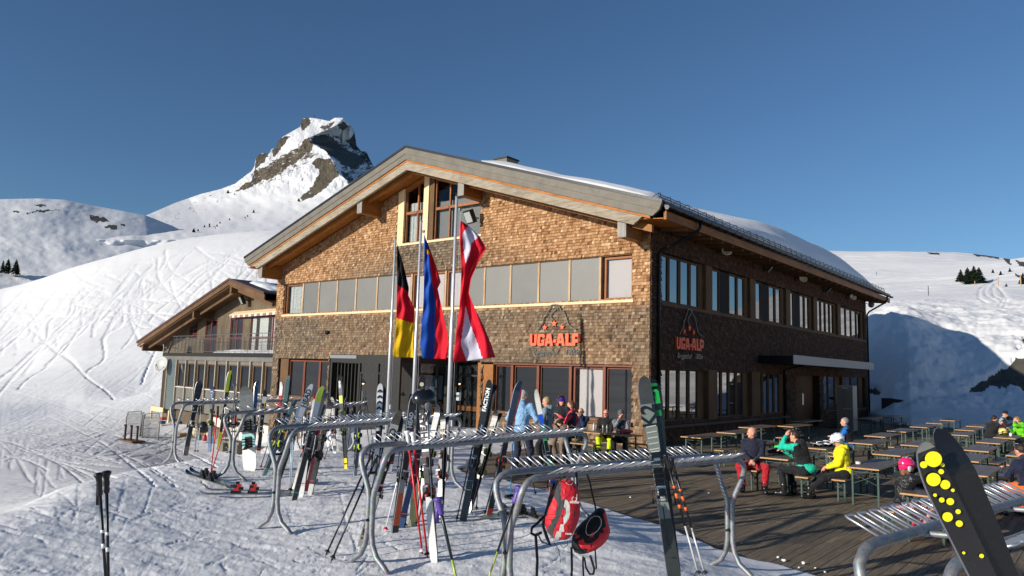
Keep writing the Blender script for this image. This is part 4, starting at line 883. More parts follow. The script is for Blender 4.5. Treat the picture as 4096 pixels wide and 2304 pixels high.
FB=fabric('flag_black',S(22,20,22));FR=fabric('flag_red',S(224,24,48));FY=fabric('flag_gold',S(232,190,18));FBl=fabric('flag_blue',S(26,84,180));FW=fabric('flag_white',S(222,218,232))
def c4(L): return [(1400+.5356*a,600+.5356*b) for a,b in L]
banner(23.9,c4([(350,700),(352,985),(345,1265),(332,1449),(322,1545)]),c4([(352,704),(400,860),(440,1030),(436,1085),(482,1190),(478,1300),(470,1449),(475,1552)]),
    lambda u,v:0 if v<.36-.0*u+.06*u else(1 if v<.655+.045*u else 2),[FB,FR,FY],'black, red and gold banner hanging from the leftmost flagpole',.1,seed=1)
banner(20.9,c4([(552,622),(556,760),(553,950),(548,1150),(535,1300),(524,1449),(540,1556)]),c4([(553,628),(604,760),(640,860),(678,985),(655,1035),(690,1200),(722,1340),(740,1449),(722,1562)]),
    lambda u,v:2 if(.13<v<.165 and .25<u<.75)else(1 if (u>np.interp(v,[0,.12,.16,.38,.44,.55,.7,1],[1.1,.9,.55,.45,.66,.7,.56,.48])) else 0),[FBl,FR,FY],'blue and red banner with small gold emblem on the middle flagpole',.12,seed=2,ph=1)
LA,RA=c4([(825,530),(820,650),(830,850),(830,1000),(815,1200),(790,1380),(783,1449),(770,1588)]),c4([(830,532),(880,562),(962,640),(1019,735),(960,830),(905,960),(888,1070),(930,1180),(1000,1320),(1060,1470),(1085,1548)])
WA=[c4([(880,565),(962,640),(905,700),(888,790),(864,850),(846,720),(840,625)]),c4([(863,1160),(888,1260),(912,1340),(955,1449),(992,1560),(880,1600),(828,1449),(845,1300)])]
def zA(u,v):
    L=np.array(LA);Q=np.array(RA);y0,y1=L[0,1],L[-1,1];yq=Q[-1,1];xl=np.interp(y0+v*(y1-y0),L[:,1],L[:,0]);xr=np.interp(Q[0,1]+v*(yq-Q[0,1]),Q[:,1],Q[:,0]);x=xl+(xr-xl)*u;y=y0+v*((y1-y0)*(1-u)+(yq-Q[0,1])*u)
    return 1 if any(bool(in_poly(np.array(x),np.array(y),p)) for p in WA) else 0
banner(17.3,LA,RA,zA,[FR,FW],'red, white and red banner twisting on the tallest flagpole',.12,seed=3,ph=2)
# ------------------------------------------------------------------ annex
ax_=Vector((-1,.12,0)).normalized();an_=Vector((-.12,-1,0)).normalized();A0=Vector((-22.9,.9,0))
def AU(px,py,back=0.0):
    o=A0-an_*back;d=ray(px,py);dn_=d[0]*an_.x+d[1]*an_.y;k=((o.x-CP[0])*an_.x+(o.y-CP[1])*an_.y)/dn_;p=Vector(CP+k*d);return ((p-o).dot(ax_),p.z)
def AP(s,z,out=0.0): return A0+ax_*s+an_*out+Vector((0,0,z))
ann=thing('annex_building','lower timber annex with balcony and steep left eave beside the lodge','building',A0)
def c2(a,b): return (512+a*.5356,1000+b*.5356)
def abox(mb,s0,s1,z0,z1,o0,o1):
    mb.prism([AP(s0,z0,o0),AP(s1,z0,o0),AP(s1,z1,o0),AP(s0,z1,o0)],an_*(o1-o0));return mb
ap=AU(*c2(755,212),-.0);el_=AU(*c2(65,685));fl=AU(*c2(260,765));s_l=fl[0];BZ=fl[1]
slope=(ap[1]-el_[1])/(el_[0]-ap[0])
UB=-1.6  # the upper wall stands back behind the balcony
mb=MB()
def roofp(t,o0,o1,s1,mb):
    sR=ap[0]-5.2
    mb.prism([AP(ap[0],ap[1]-t[0],o0),AP(s1,ap[1]-t[0]-(s1-ap[0])*slope,o0),AP(s1,ap[1]-t[1]-(s1-ap[0])*slope,o0),AP(ap[0],ap[1]-t[1],o0)],an_*(o1-o0))
    mb.prism([AP(ap[0],ap[1]-t[0],o0),AP(sR,ap[1]-t[0]+(sR-ap[0])*slope,o0),AP(sR,ap[1]-t[1]+(sR-ap[0])*slope,o0),AP(ap[0],ap[1]-t[1],o0)],an_*(o1-o0))
roofp((0,.1),0,-14,el_[0],mb);mb.build('roof',M['dark_roof'],ann)
mb=MB();roofp((-.03,.12),.03,.001,el_[0]+.02,mb);mb.build('roof_edge_trim',M['brown_metal'],ann)
mb=MB();roofp((.13,.42),-.02,-.08,el_[0]-.15,mb);mb.build('barge_board',M['post_dark'],ann)
mb=MB();roofp((.45,.5),-.1,-1.6,el_[0]-.3,mb);mb.build('soffit',M['post_dark'],ann)
mb=MB();roofp((.5,.8),-.55,-.68,el_[0]-.9,mb);mb.build('inner_rafter',M['post_dark'],ann)
for sx in(ap[0],AU(*c2(470,480))[0],el_[0]-1.0):
    zt=ap[1]-.45-abs(sx-ap[0])*slope;mb=MB();abox(mb,sx-.13,sx+.13,zt-.5,zt,-1.7,-.15);mb.build('purlin_beam',M['post_dark'],ann)
wl=AU(*c2(272,690),1.6)[0]
zt_=lambda s:ap[1]-.5-abs(s-ap[0])*slope
mb=MB();mb.prism([AP(-1.5,-2.5,UB-.05),AP(wl,-2.5,UB-.05),AP(wl,zt_(wl),UB-.05),AP(ap[0],zt_(ap[0]),UB-.05),AP(-1.5,zt_(-1.5),UB-.05)],-an_*9);mb.build('wall',M['wallcore'],ann)
wins=[(AU(*c2(470,560),1.6)[0],AU(*c2(524,540),1.6)[0],None),(AU(*c2(592,510),1.6)[0],AU(*c2(672,505),1.6)[0],0),(AU(*c2(780,495),1.6)[0],AU(*c2(865,490),1.6)[0],0),(AU(*c2(930,490),1.6)[0],-.6,0)]
mb=MB();s=-.9
while s<wl:
    z1=zt_(s)-.02;z0=BZ
    inw=[w for w in wins if w[1]-.08<s<w[0]+.08]
    if inw: z0=5.55 if inw[0][2] is not None else None
    if z0 is None:
        abox(mb,s,s+.07,BZ,BZ+1.1,UB,UB+.03)
    elif z1>z0+.1: abox(mb,s,s+.07,z0,z1,UB,UB+.03)
    s+=.105
mb.build('batten_cladding',M['batten'],ann)
for i,(a,b,k) in enumerate(wins):
    z0,z1=(BZ+1.15,BZ+2.1) if k is None else (BZ+.1,5.5)
    if k is None:
        z1=min(z1,zt_(a)-.1)
    n=3 if i==3 else 2
    for j in range(n):
        s0=b+(a-b)*j/n;s1=b+(a-b)*(j+1)/n;mb=MB()
        for(q0,q1,r0,r1) in((s0,s0+.06,z0,z1),(s1-.06,s1,z0,z1),(s0+.06,s1-.06,z0,z0+.06),(s0+.06,s1-.06,z1-.06,z1),(s0+.06,s1-.06,(z0+BZ+1.05)/1 if False else z0+(z1-z0)*.38,z0+(z1-z0)*.38+.08)): abox(mb,q0,q1,r0,r1,UB-.02,UB+.02)
        f=mb.build('window',plain('dark_red_frame',S(108,30,34),.5),ann);mb=MB();abox(mb,s0+.05,s1-.05,z0+.05,z1-.05,UB-.012,UB-.004);mb.build('pane',M['glass_clear'] if j!=0 or i==3 else M['glass'],f)
    if k is not None:
        s0,s1=(b+.1,a-.1) if i==3 else (b+.08,b+(a-b)*.55)
        vs=[];nn=26
        for q in range(nn):
            ss=s0+(s1-s0)*q/(nn-1);vs+=[AP(ss,z0+.08,UB-.04+.02*math.sin(q*1.3)),AP(ss,z1-.08,UB-.04+.02*math.sin(q*1.3))]
        mb=MB();mb.add(vs,[(2*q,2*q+2,2*q+3,2*q+1) for q in range(nn-1)]);mb.build('curtain',M['curtain'],ann,True)
aw=AU(*c2(735,470),1.0);aw2=-.6
mb=MB();mb.prism([AP(aw2,5.72,UB+.35),AP(aw[0],5.72,UB+.35),AP(aw[0],5.66,UB+.35),AP(aw2,5.66,UB+.35)],an_*.06);mb.prism([AP(aw2,5.95,UB+.03),AP(aw[0],5.95,UB+.03),AP(aw[0],5.72,UB+.38),AP(aw2,5.72,UB+.38)],Vector((0,0,-.03)))
w_=mb.build('awning',M['sill'],ann);mb=MB()
for q in range(28): s0=aw2+(aw[0]-aw2)*q/28;s1=aw2+(aw[0]-aw2)*(q+.9)/28;mb.mat(q%2);mb.prism([AP(s0,5.66,UB+.39),AP(s1,5.66,UB+.39),AP(s1,5.5,UB+.4),AP(s0,5.5,UB+.4)],an_*.005)
mb.build('awning_fringe',[M['curtain'],plain('awning_red',S(150,112,100),.8)],w_)
p=AP(AU(*c2(868,375),1.2)[0],AU(*c2(868,375),1.2)[1],UB+.04);floodlight(p,(-.3,-1,0),.45,'dark floodlight under the annex roof ridge',1.3)
# balcony floor, railing, snow on it
mb=MB();abox(mb,-1,s_l,BZ-.25,BZ-.02,0,-2.2);mb.build('balcony_slab',M['dark_metal'],ann)
mb=MB();abox(mb,-1,s_l-.05,BZ-.52,BZ-.25,-.03,-.2);mb.build('fascia_beam',M['panel_grey'],ann)
sr=AU(*c2(330,650))[0];rh=AU(*c2(330,645))[1]
mb=MB();mb.tube([AP(-.2,rh,-.08),AP(sr,rh,-.08),AP(sr,rh,-1.5)],.022,6);mb.tube([AP(-.2,rh-.2,-.08),AP(sr,rh-.2,-.08),AP(sr,rh-.2,-1.5)],.012,6);mb.tube([AP(-.2,BZ+.08,-.08),AP(sr,BZ+.08,-.08)],.014,6)
n=int(sr/.115)
for k in range(n): s=-.1+k*.115;mb.tube([AP(s,BZ+(.0 if k%8==0 else .08),-.08),AP(s,rh-(0 if k%8==0 else .2),-.08)],.016 if k%8==0 else .007,4)
for k in range(10): mb.tube([AP(sr,BZ+.08,-.15-k*.14),AP(sr,rh-.2,-.15-k*.14)],.008,4)
mb.build('balcony_railing',plain('railing_zinc',S(120,120,118),.4,.6),ann)
def strip_snow(name,s0,s1,o0,o1,z,h,lab,seed):
    nx,ny=60,14;ss=np.linspace(s0,s1,nx);oo=np.linspace(o0,o1,ny);X,Y=np.meshgrid(ss,oo,indexing='ij');T=h*(.35+.65*np.clip(fbm(X*.8,Y*1.2,seed)+.4,0,1));T*=np.clip(np.minimum((X-s0),(s1-X))/.4,0,1)**.5*np.clip(np.minimum(abs(Y-o0),abs(Y-o1))/.2,0,1)**.5
    P=np.stack([A0.x+ax_.x*X+an_.x*Y,A0.y+ax_.y*X+an_.y*Y,(z(X) if callable(z) else z)+T+.005],-1);return tag(grid_mesh(name,P.reshape(-1,3),nx,ny,M['snow_roof']),lab,'snow',kind='stuff')
strip_snow('balcony_snow',-.3,sr*.62,-.2,-1.3,BZ,.28,'white snow heaped on the annex balcony floor',5)
zrr=lambda X:ap[1]-np.abs(X-ap[0])*slope
strip_snow('roof_snow',ap[0]-4.2,ap[0]-1.2,-.8,-2.4,zrr,.22,'lower patch of snow on the dark right slope of the annex roof',7)
strip_snow('roof_snow',ap[0]-4.2,ap[0]-1.0,-2.9,-5.2,zrr,.25,'upper patch of snow on the dark right slope of the annex roof',8)
# ground floor: posts, tall windows and weathered boards below
posts=[AU(*c2(u,900))[0] for u in(355,426,497,572,648,731,817,908,1002,1090)]
zt0=BZ-.52;zw0=AU(*c2(500,1030))[1];zp0=AU(*c2(650,1235))[1]
mb=MB();abox(mb,-1.5,s_l-.35,-2.5,BZ-.3,-.35,-2);mb.build('wall',M['void'],ann)
for i,s in enumerate(posts): mb=MB();abox(mb,s-.055,s+.055,zp0-.05,zt0,-.22,.0);mb.build('facade_post',M['pale_post'],ann)
for i,(a,b) in enumerate(zip(posts[:-1],posts[1:])):
    mb=MB();abox(mb,b+.055,a-.055,zt0-.22,zt0,-.18,-.12);mb.build('wall_panel',M['panel_grey'],ann);mb=MB();abox(mb,b+.055,a-.055,zp0,zw0-.02,-.18,-.12);mb.build('wall_panel',M['panel_grey'],ann)
    mb=MB();z1=zt0-.22
    for(q0,q1,r0,r1) in((b+.055,b+.115,zw0,z1),(a-.24,a-.055,zw0,z1),(b+.115,a-.24,zw0,zw0+.06),(b+.115,a-.24,z1-.06,z1)): abox(mb,q0,q1,r0,r1,-.2,-.14)
    f=mb.build('window',M['post_dark'],ann);mb=MB();abox(mb,b+.1,a-.22,zw0+.05,z1-.05,-.175,-.165);mb.build('pane',M['glass'],f);mb=MB();abox(mb,b+.055,a-.055,zw0-.06,zw0,-.2,-.05);mb.build('window_sill',M['curtain'],f)
g0=AU(*c2(290,900))[0]
mb=MB();abox(mb,posts[0]+.055,g0,zp0-.1,zt0,-.1,-.05);mb.build('corner_glass',plain('frosted_glass',S(88,100,97),.25,0,.08,2,0,.6),ann)
mb=MB();abox(mb,g0,g0+.07,zp0-.15,zt0,-.16,.0);mb.build('facade_post',M['pale_post'],ann)
mb=MB();s=g0+.1
while s<s_l-.05: abox(mb,s,s+.07,-2.4,BZ-.3,-.34,-.28);s+=.11
abox(mb,g0+.07,s_l-.05,-2.5,BZ-.3,-.35,-1.8)
mb.build('batten_cladding',M['batten'],ann);mb=MB();s=-.8
while s<posts[0]: abox(mb,s,s+.07,-2.4,zp0-.1,-.34,-.28);s+=.12
mb.build('batten_cladding',M['batten'],ann)
mb=MB();abox(mb,-1,AU(*c2(600,1300))[0],-2.5,zp0-.15,-.27,-.1);mb.build('base_wall',plain('white_render',S(206,198,184),.8,0,.08,3),ann)
mb=MB();q=AU(*c2(182,1165));abox(mb,g0-.1,q[0],q[1]-.32,q[1],.1,.0);abox(mb,q[0]-.15,q[0],-2.4,q[1]-.32,.1,.0);q2=AU(*c2(308,1300));abox(mb,q2[0]-.09,q2[0]+.09,-2.4,zp0-.15,.12,-.02);mb.build('timber_frame',M['new_wood'],ann)
def dish(p,r,lab,face):
    o=thing('satellite_dish',lab,'satellite dish',p,0,'satellite dishes on the annex');f=Vector(face).normalized();Mx=f.to_track_quat('Z','Y').to_matrix()
    mb=MB();mb.lathe([(.01,-.12*r),(.3*r,-.10*r),(.6*r,-.04*r),(.85*r,.04*r),(r,.12*r),(r*.99,.135*r),(.84*r,.06*r),(.3*r,-.08*r),(.01,-.1*r)],p,28,Mx);mb.build('dish_bowl',plain('dish_grey',S(176,176,172),.5),o,True)
    mb=MB();e=p+f*r*.75+Vector((0,0,-.25*r));mb.tube([p+Vector((0,0,-r*.95))+f*.08,e],.018,5);mb.ell(e,(.06,.06,.06));mb.tube([p-f*.1,p-f*.45],.03,6);mb.build('feed_arm',M['grey_plastic'],o)
q=AU(*c2(248,858),-.5);dish(AP(q[0],q[1],.5),.6,'large grey satellite dish on the left corner of the annex',(.35,-1,.3))
q=AU(*c2(320,725),.3);dish(AP(q[0],q[1],-.3),.48,'small satellite dish behind the left end of the balcony railing',(-.6,-1,.25))
# ------------------------------------------------------------------ ski racks: two bent tubes back to back, rows of U hooks along both rails
LABR={}
def rack(label,a,b,zr,nh=16,sep=.2,zl=None,zrt=None,skip=()):
    """a,b: ends of the centre line at rail height zr"""
    a=Vector((a[0],a[1],0));b=Vector((b[0],b[1],0));d=(b-a).normalized();L=(b-a).length;p=Vector((-d.y,d.x,0));c=(a+b)/2
    za=gh(a.x,a.y) if zl is None else zl;zb=gh(b.x,b.y) if zrt is None else zrt
    o=thing('ski_rack',label,'ski rack',(c.x,c.y,min(za,zb)),0,'galvanised ski racks in front of the lodge')
    for s in(1,-1):
        def end(q,z0,sg):
            h=zr-z0
            prof=[(-.02,.36,-.04),(-.02,.26,.04),(-.02,.13,.12),(-.02,.06,.24),(-.02,.034,.38),(-.02,.034,h*.58),(-.02,.05,h*.64),(-.02,.10,h*.72),(-.03,.155,h*.81),(-.03,sep*.93,h*.88),(-.015,sep,h*.93),(.04,sep,h*.975),(.11,sep,h*.995),(.2,sep,h)]
            return [q+d*(sg*t)+p*(s*u)+Vector((0,0,z0+z)) for t,u,z in prof]
        P_=end(a,za,1)+end(b,zb,-1)[::-1]
        mb=MB();mb.tube(P_,.0315,12);mb.build('rail_tube',M['galv'],o,True)
        mb=MB();k_=0
        for k in range(nh):
            x=.32+(L-.64)*k/(nh-1);q=a+d*x+p*(s*(sep+.01))+Vector((0,0,zr+.02));w=.05;out=p*(s*.20)+Vector((0,0,.085))
            mb=MB();mb.tube([q-d*w,q-d*w+out*.92,q-d*w*.8+out,q+d*w*.8+out,q+d*w+out*.92,q+d*w],.0075,6);mb.build('hook',M['steel_thin'],o,True)
    mb=MB()
    for x0,x1 in((.25,.25),(.6,.6)):
        q=a+d*(L*(x0 if x0<.5 else .72))+Vector((0,0,zr-.02));mb=MB();mb.tube([q+p*sep,q-p*sep+d*.28],.018,8);mb.build('cross_brace',M['galv'],o,True)
    mb=MB()
    for q,z0 in((a,za),(b,zb)):
        for h in(.5,1.0): mb=MB();mb.lathe([(.016,-.052),(.016,.052)],q+Vector((0,0,z0+h))+d*-.02,8,Matrix.Rotation(PI/2,3,'X'));mb.build('bolt',M['black_metal'],o)
    return o
def xy(v): return (v.x,v.y)
RZ=dict(A=1.52,B=1.54,C=1.63,D=1.61,E=1.53)
rack('ski rack farthest left, its end nearest the annex crates',xy(U(712,1614,z=1.52)),xy(U(1190,1600,z=1.52)),1.52,14)
rack('second ski rack from the left, holding the white snowboard',xy(U(940,1657,z=1.54)),xy(U(1430,1616,z=1.54)),1.54,14)
rack('third ski rack from the left, ending in front of the tallest flagpole',xy(U(1125,1716,z=1.63)),xy(U(1805,1668,z=1.63)),1.63,20)
rack('fourth ski rack from the left, with the helmet-topped skis',xy(U(1500,1792,z=1.61)),xy(U(2300,1728,z=1.61)),1.61,18)
rack('long ski rack in the middle foreground carrying two red backpacks',xy(U(2045,1903,z=1.53)),xy(U(2915,1828,z=1.53)),1.53,18)
f0=U(3440,2190,z=1.6);f1=U(4096,2003,z=1.6);fd=(f1-f0).normalized();fp=Vector((fd.y,-fd.x,0))
if (Vector(CP)-f0).dot(fp)<0: fp=-fp
fa=f0+fp*.22;rack('nearest ski rack at the bottom right holding the yellow-dotted skis',xy(fa),xy(fa+fd*3.3),1.6,18,.22)
print('RACKF',tuple(f0),tuple(fd),tuple(fp))
# ------------------------------------------------------------------ skis
KM={}
def km(c,rough=.28,metal=0):
    k=(tuple(c),rough)
    if k not in KM: KM[k]=plain('ski_lacquer_%d'%len(KM),S(*c),rough,metal,.08,14,.03,.5,.3)
    return KM[k]
PTEX=plain('ski_base',S(18,18,20),.4,0,.2,12);EDGE=plain('ski_edge_steel',S(150,152,155),.3,.8)
def frame3(base,tip,yaw):
    Z=(tip-base).normalized();cam_=Vector(CP)-base;cam_=(cam_-Z*cam_.dot(Z)).normalized();N=Quaternion(Z,R(yaw))@cam_;W=Z.cross(N) ;return Z,N,W
def ski_pair(label,base,tip,yaw=0,segs=None,w=.105,base_c=None,txt=None,rb=None,rt_=None,zb=None,bind=(30,30,32),bind2=None,flip=False,second=None,gap=.014,splay=.0,deco=None,cat='skis',one=False,deco2=None):
    """base,tip: photo pixels; rb/rt_: distances; segs: [(fraction up the ski, colour)]"""
    if isinstance(base,Vector): B=base
    else:
        B=U(base[0],base[1],z=zb if zb is not None else .33) if rb is None else U(base[0],base[1],r=rb)
    r=math.hypot(B.x-CP[0],B.y-CP[1]);T=tip if isinstance(tip,Vector) else U(tip[0],tip[1],r=r+(rt_ or 0))
    B=B+(B-T).normalized()*.04
    o=thing('ski_pair',label,cat,B,0,'skis parked at the racks');Z,N,W=frame3(B,T,yaw);L=(T-B).length
    hw=lambda t: w/2*(np.interp(t,[0,.02,.08,.5,.86,.93,.965,.985,.995,1],[.80,.9,.95,.74,1.06,1.05,.93,.72,.45,.12]))
    def cy(t,s):   # distance of the running base from the plane between the skis
        return s*(gap*.2+gap*math.sin(PI*min(t/.9,1))+(.07*((t-.9)/.1)**2 if t>.9 else 0)+(.008*((.05-t)/.05) if t<.05 else 0))
    ts=[0,.01,.03,.06,.1,.2,.3,.4,.5,.6,.7,.8,.86,.9,.92,.94,.96,.975,.988,.995,1]
    for si,s in enumerate((1,-1) if not one else (1,)):
        sg=segs if (si==0 or second is None) else second
        sh=(splay*si)
        cols=[c for _,c in sg];mats=[km(c) for c in cols]+[EDGE,km(base_c) if base_c else PTEX]
        nE=len(cols);mb=MB();vs=[];fs=[];ms=[]
        tt=sorted(set(ts+[max(.001,min(.999,t)) for t,_ in sg if t<1]))
        for t in tt:
            h=hw(t);th=.007+.013*math.sin(PI*min(max(t,.04),.96));c=B+Z*(t*L*(1-.012*si))+N*cy(t,s)+W*(sh*t)
            vs+=[c-W*h,c+W*h,c+W*h*.93+N*(s*th),c-W*h*.93+N*(s*th)]
        for i in range(len(tt)-1):
            a=i*4;b=a+4;m=next(k for k,(f,_) in enumerate(sg) if (tt[i]+tt[i+1])/2<=f or k==len(sg)-1)
            fs+=[(a,a+1,b+1,b),(a+1,a+2,b+2,b+1),(a+2,a+3,b+3,b+2),(a+3,a,b,b+3)];ms+=[nE+1,nE,m,nE]
        fs+=[(0,1,2,3),tuple(len(vs)-4+i for i in(3,2,1,0))];ms+=[nE,nE]
        mb.v=[tuple(v) for v in vs];mb.f=fs;mb.m=ms;sk_=mb.build('ski',mats,o)
        bc=bind if (si==0 or bind2 is None) else bind2;bm=[M['black_plastic'],km(bc),M['chrome']]
        c=lambda t,hh:B+Z*(t*L*(1-.012*si))+N*(cy(t,s)+s*hh)+W*(sh*t)
        Mx=Matrix((W,Z,N*s)).transposed();bw=w*.62
        mb=MB();mb.box(c(.47,.03),(bw,.30,.02),Mx)            # plate
        mb.mat(1).box(c(.435,.062),(bw*.95,.09,.05),Mx);mb.mat(0).box(c(.425,.105),(bw*.75,.07,.05),Mx);mb.mat(2).box(c(.45,.09),(bw*1.0,.02,.03),Mx)
        mb.mat(1).box(c(.40,.075),(bw*.5,.05,.03),Mx)
        mb.mat(0)
        for e in(-1,1): mb.tube([c(.44,.04)+W*(e*bw*.45),c(.435,.02)+W*(e*w*.62),c(.40,-.0)+W*(e*w*.62),c(.385,-.02)+W*(e*w*.6)],.004,5);mb.box(c(.385,-.02)+W*(e*w*.62),(.02,.05,.012),Mx)
        mb.build('heel_binding',bm,sk_)
        mb=MB();mb.mat(1).box(c(.60,.05),(bw*.9,.10,.04),Mx);mb.mat(0).box(c(.605,.085),(bw*1.1,.06,.035),Mx);mb.mat(2).box(c(.585,.075),(bw*.7,.03,.02),Mx)
        mb.mat(0)
        for e in(-1,1): mb.box(c(.59,.075)+W*(e*bw*.45),(.018,.05,.03),Mx)
        mb.build('toe_binding',bm,sk_)
        if txt and (si==0):
            for (s_,t,sz,colr,rot) in txt:
                up=Z;axv=W if True else W
                q=c(t,.0225);mb=MB();a1,u1=(Z,-W) if rot==1 else ((-Z,W) if rot==-1 else (W,Z))
                if (a1.cross(u1)).dot(N*s)<0: u1=-u1
                text_mb(mb,s_,q,a1,u1,sz,.0012,.004,'CENTER',1.0,0);mb.build('lettering',km(colr),sk_)
        if deco and (si==0 or deco[0]=='both'):
            for (kind,t,u,sz,colr) in deco[1]:
                q=c(t,.0215)+W*(u*w*.5);mb=MB()
                if kind=='dot': pts=[q+(W*math.cos(a)+Z*math.sin(a))*sz for a in [2*PI*i/24 for i in range(24)]]
                elif kind=='bar': pts=[q+W*i*w*.36+Z*j*sz for i,j in((-1,-1),(1,-.4),(1,.6),(-1,0))]
                elif kind=='chev': pts=[q+W*i*w*.40+Z*j*sz for i,j in((-1,-1),(0,-.1),(1,-1),(1,0),(0,1),(-1,0))]
                elif kind=='stripe': pts=[q+W*i*.006+Z*j*sz for i,j in((-1,-1),(1,-1),(1,1),(-1,1))]
                elif kind=='rect': pts=[q+W*i*w*.36+Z*j*sz for i,j in((-1,-1),(1,-1),(1,1),(-1,1))]
                mb.prism(pts,N*(s*.0012));mb.build('graphic',km(colr),sk_)
        if si==1 and deco2:
            for (t,u,hw_,sz,colr) in deco2:
                q=c(t,-.0012)+W*(u*w*.5);mb=MB();mb.prism([q+W*i*w*hw_+Z*j*sz for i,j in((-1,-1),(1,-1),(1,.7),(.6,1),(-.6,1),(-1,.7))],N*(-s*.001));mb.build('base_graphic',km(colr),sk_)
    mb=MB();c0=B+Z*(.3*L);
    mb=MB();cc=B+Z*(.52*L);mb.tube([cc+W*(w*.5)+N*.03,cc+W*(w*.5)-N*.03,cc-W*(w*.5)-N*.03,cc-W*(w*.5)+N*.03],.006,5,True);mb.build('ski_strap',M['black_plastic'],o)
    return o
K=(26,26,28);WH=(226,226,222);GR=(150,150,146);DG=(62,64,64)
# ---- foreground pairs
ski_pair('grey and black striped skis with green tips standing upright in the middle rack',(2698,2318),(2572,1508),6,[(.30,(46,50,48)),(.56,(120,124,116)),(.62,(70,76,72)),(.86,(112,118,110)),(1,(58,60,60))],.145,rb=7.75,rt_=.25,second=[(.9,(22,60,38)),(.955,(30,150,52)),(.975,(70,235,90)),(1,(30,34,32))],splay=.10,
         txt=[('K2',.80,.21,(20,26,26),1)],deco=('one',[('bar',.58+.028*i,0,.012,(172,176,164)) for i in range(7)]+[('stripe',.26+.0,-.1,.2,(30,32,32))]),bind=(200,200,196),base_c=(20,26,24),deco2=[(.962,0,.30,.028,(60,235,80)),(.905,0,.34,.075,(28,150,60)),(.905,0,.12,.05,(14,40,26)),(.82,.1,.30,.03,(24,120,50))])
tipF=U(3660,1748,r=3.05);lowF=U(3925,2304,r=3.2);dF=(lowF-tipF).normalized();kF=(tipF.z-.36)/-dF.z
DOT=(250,236,20)
ski_pair('black skis with yellow dots leaning in the nearest rack at the bottom right',tipF+dF*kF,tipF,14,[(.5,(30,29,30)),(.984,(34,33,34)),(1,(150,152,140))],.09,second=[(.93,(14,14,16)),(.984,(34,34,36)),(1,(160,162,148))],splay=.1,base_c=(18,17,19),
         deco=('one',[('dot',t,u,s_,DOT) for t,u,s_ in((.966,.22,.0275),(.963,-.6,.012),(.932,-.3,.0235),(.950,.72,.0065),(.940,.45,.009),(.917,.36,.0165),(.907,-.66,.006),(.904,.7,.006),(.896,-.36,.009),(.889,.16,.0125),(.868,-.52,.017),(.870,.36,.0085),(.852,.05,.0115),(.807,-.6,.005),(.793,.5,.0075))]),bind=(215,215,212))
# ---- rack D
ski_pair('white and black race skis under the black helmet, in the fourth rack',(1737,2240),(1690,1590),-22,[(.1,WH),(.30,(214,210,206)),(.52,(196,196,192)),(.66,(60,60,62)),(.9,WH),(1,K)],.1,rt_=.35,zb=.37,txt=[('HEAD',.82,.115,(40,20,30),1)],bind=(206,28,36),second=[(.5,K),(1,K)])
ski_pair('black skis with round white logo rising behind the black helmet',(1650,2112),(1688,1499),8,[(.2,(190,186,120)),(.3,(220,216,150)),(.45,K),(1,(24,24,26))],.105,rt_=.2,deco=('one',[('dot',.935,0,.03,(228,222,176))]),second=[(.9,K),(1,(196,196,194))])
ski_pair('black and white skis with orange flame tails, left of the black helmet',(1578,2138),(1655,1568),24,[(.08,K),(.3,(200,84,30)),(.42,GR),(.7,K),(.95,(34,34,36)),(1,(210,210,206))],.1,rt_=.2,txt=[('HEAD',.8,.08,WH,1)],second=[(.3,(178,176,168)),(.6,DG),(1,K)])
ski_pair('beige and grey skis leaning at the left end of the fourth rack',(1445,2188),(1592,1646),16,[(.12,(196,190,160)),(.32,(176,174,158)),(.55,(205,204,194)),(.9,(214,210,196)),(1,(96,92,80))],.11,rt_=.35,txt=[('HEAD',.15,.1,(30,30,32),1),('AD',.82,.12,(30,30,32),1)],bind=(180,182,184),second=[(.4,K),(.9,K),(1,(90,86,76))],splay=.06)
ski_pair('grey skis with dark tips right of the black helmet in the fourth rack',(1662,2098),(1757,1618),-35,[(.3,K),(.6,(60,62,64)),(.93,(150,152,150)),(1,(40,42,44))],.1,rt_=.3,second=[(.9,(90,92,92)),(1,(30,32,36))],bind=(150,190,30))
ski_pair('black skis with white lettering and one yellow tip in the fourth rack',(1850,2092),(1962,1522),-14,[(.3,(44,46,48)),(.5,(36,38,40)),(1,(30,31,33))],.112,rt_=.3,txt=[('FACTION',.86,.082,WH,1)],second=[(.12,(226,70,28)),(.28,(232,92,40)),(.9,K),(1,(230,220,80))],splay=.055,deco=('one',[('stripe',.66,.2,.05,(120,170,210)),('stripe',.6,-.2,.04,(210,190,90)),('bar',.24,0,.012,(210,200,120)),('bar',.3,0,.006,(120,180,190))]))
ski_pair('dark blue skis with orange edges at the right of the fourth rack',(1952,2074),(2075,1522),28,[(.09,(180,70,36)),(.3,(22,48,62)),(.5,K),(1,(38,66,96))],.105,rt_=.3,bind=(224,74,28),second=[(.09,(190,80,40)),(.9,(200,74,44)),(1,(24,26,30))],splay=.05,base_c=(206,72,44))
ski_pair('white skis with green and blue bands at the right end of the fourth rack',(2226,2012),(2142,1560),10,[(.25,(30,60,130)),(.5,(36,130,84)),(.68,(40,150,96)),(.78,(40,84,200)),(1,(232,230,216))],.092,rt_=.35,second=[(.5,(20,60,50)),(.75,(24,60,140)),(1,(40,42,48))],zb=.25)
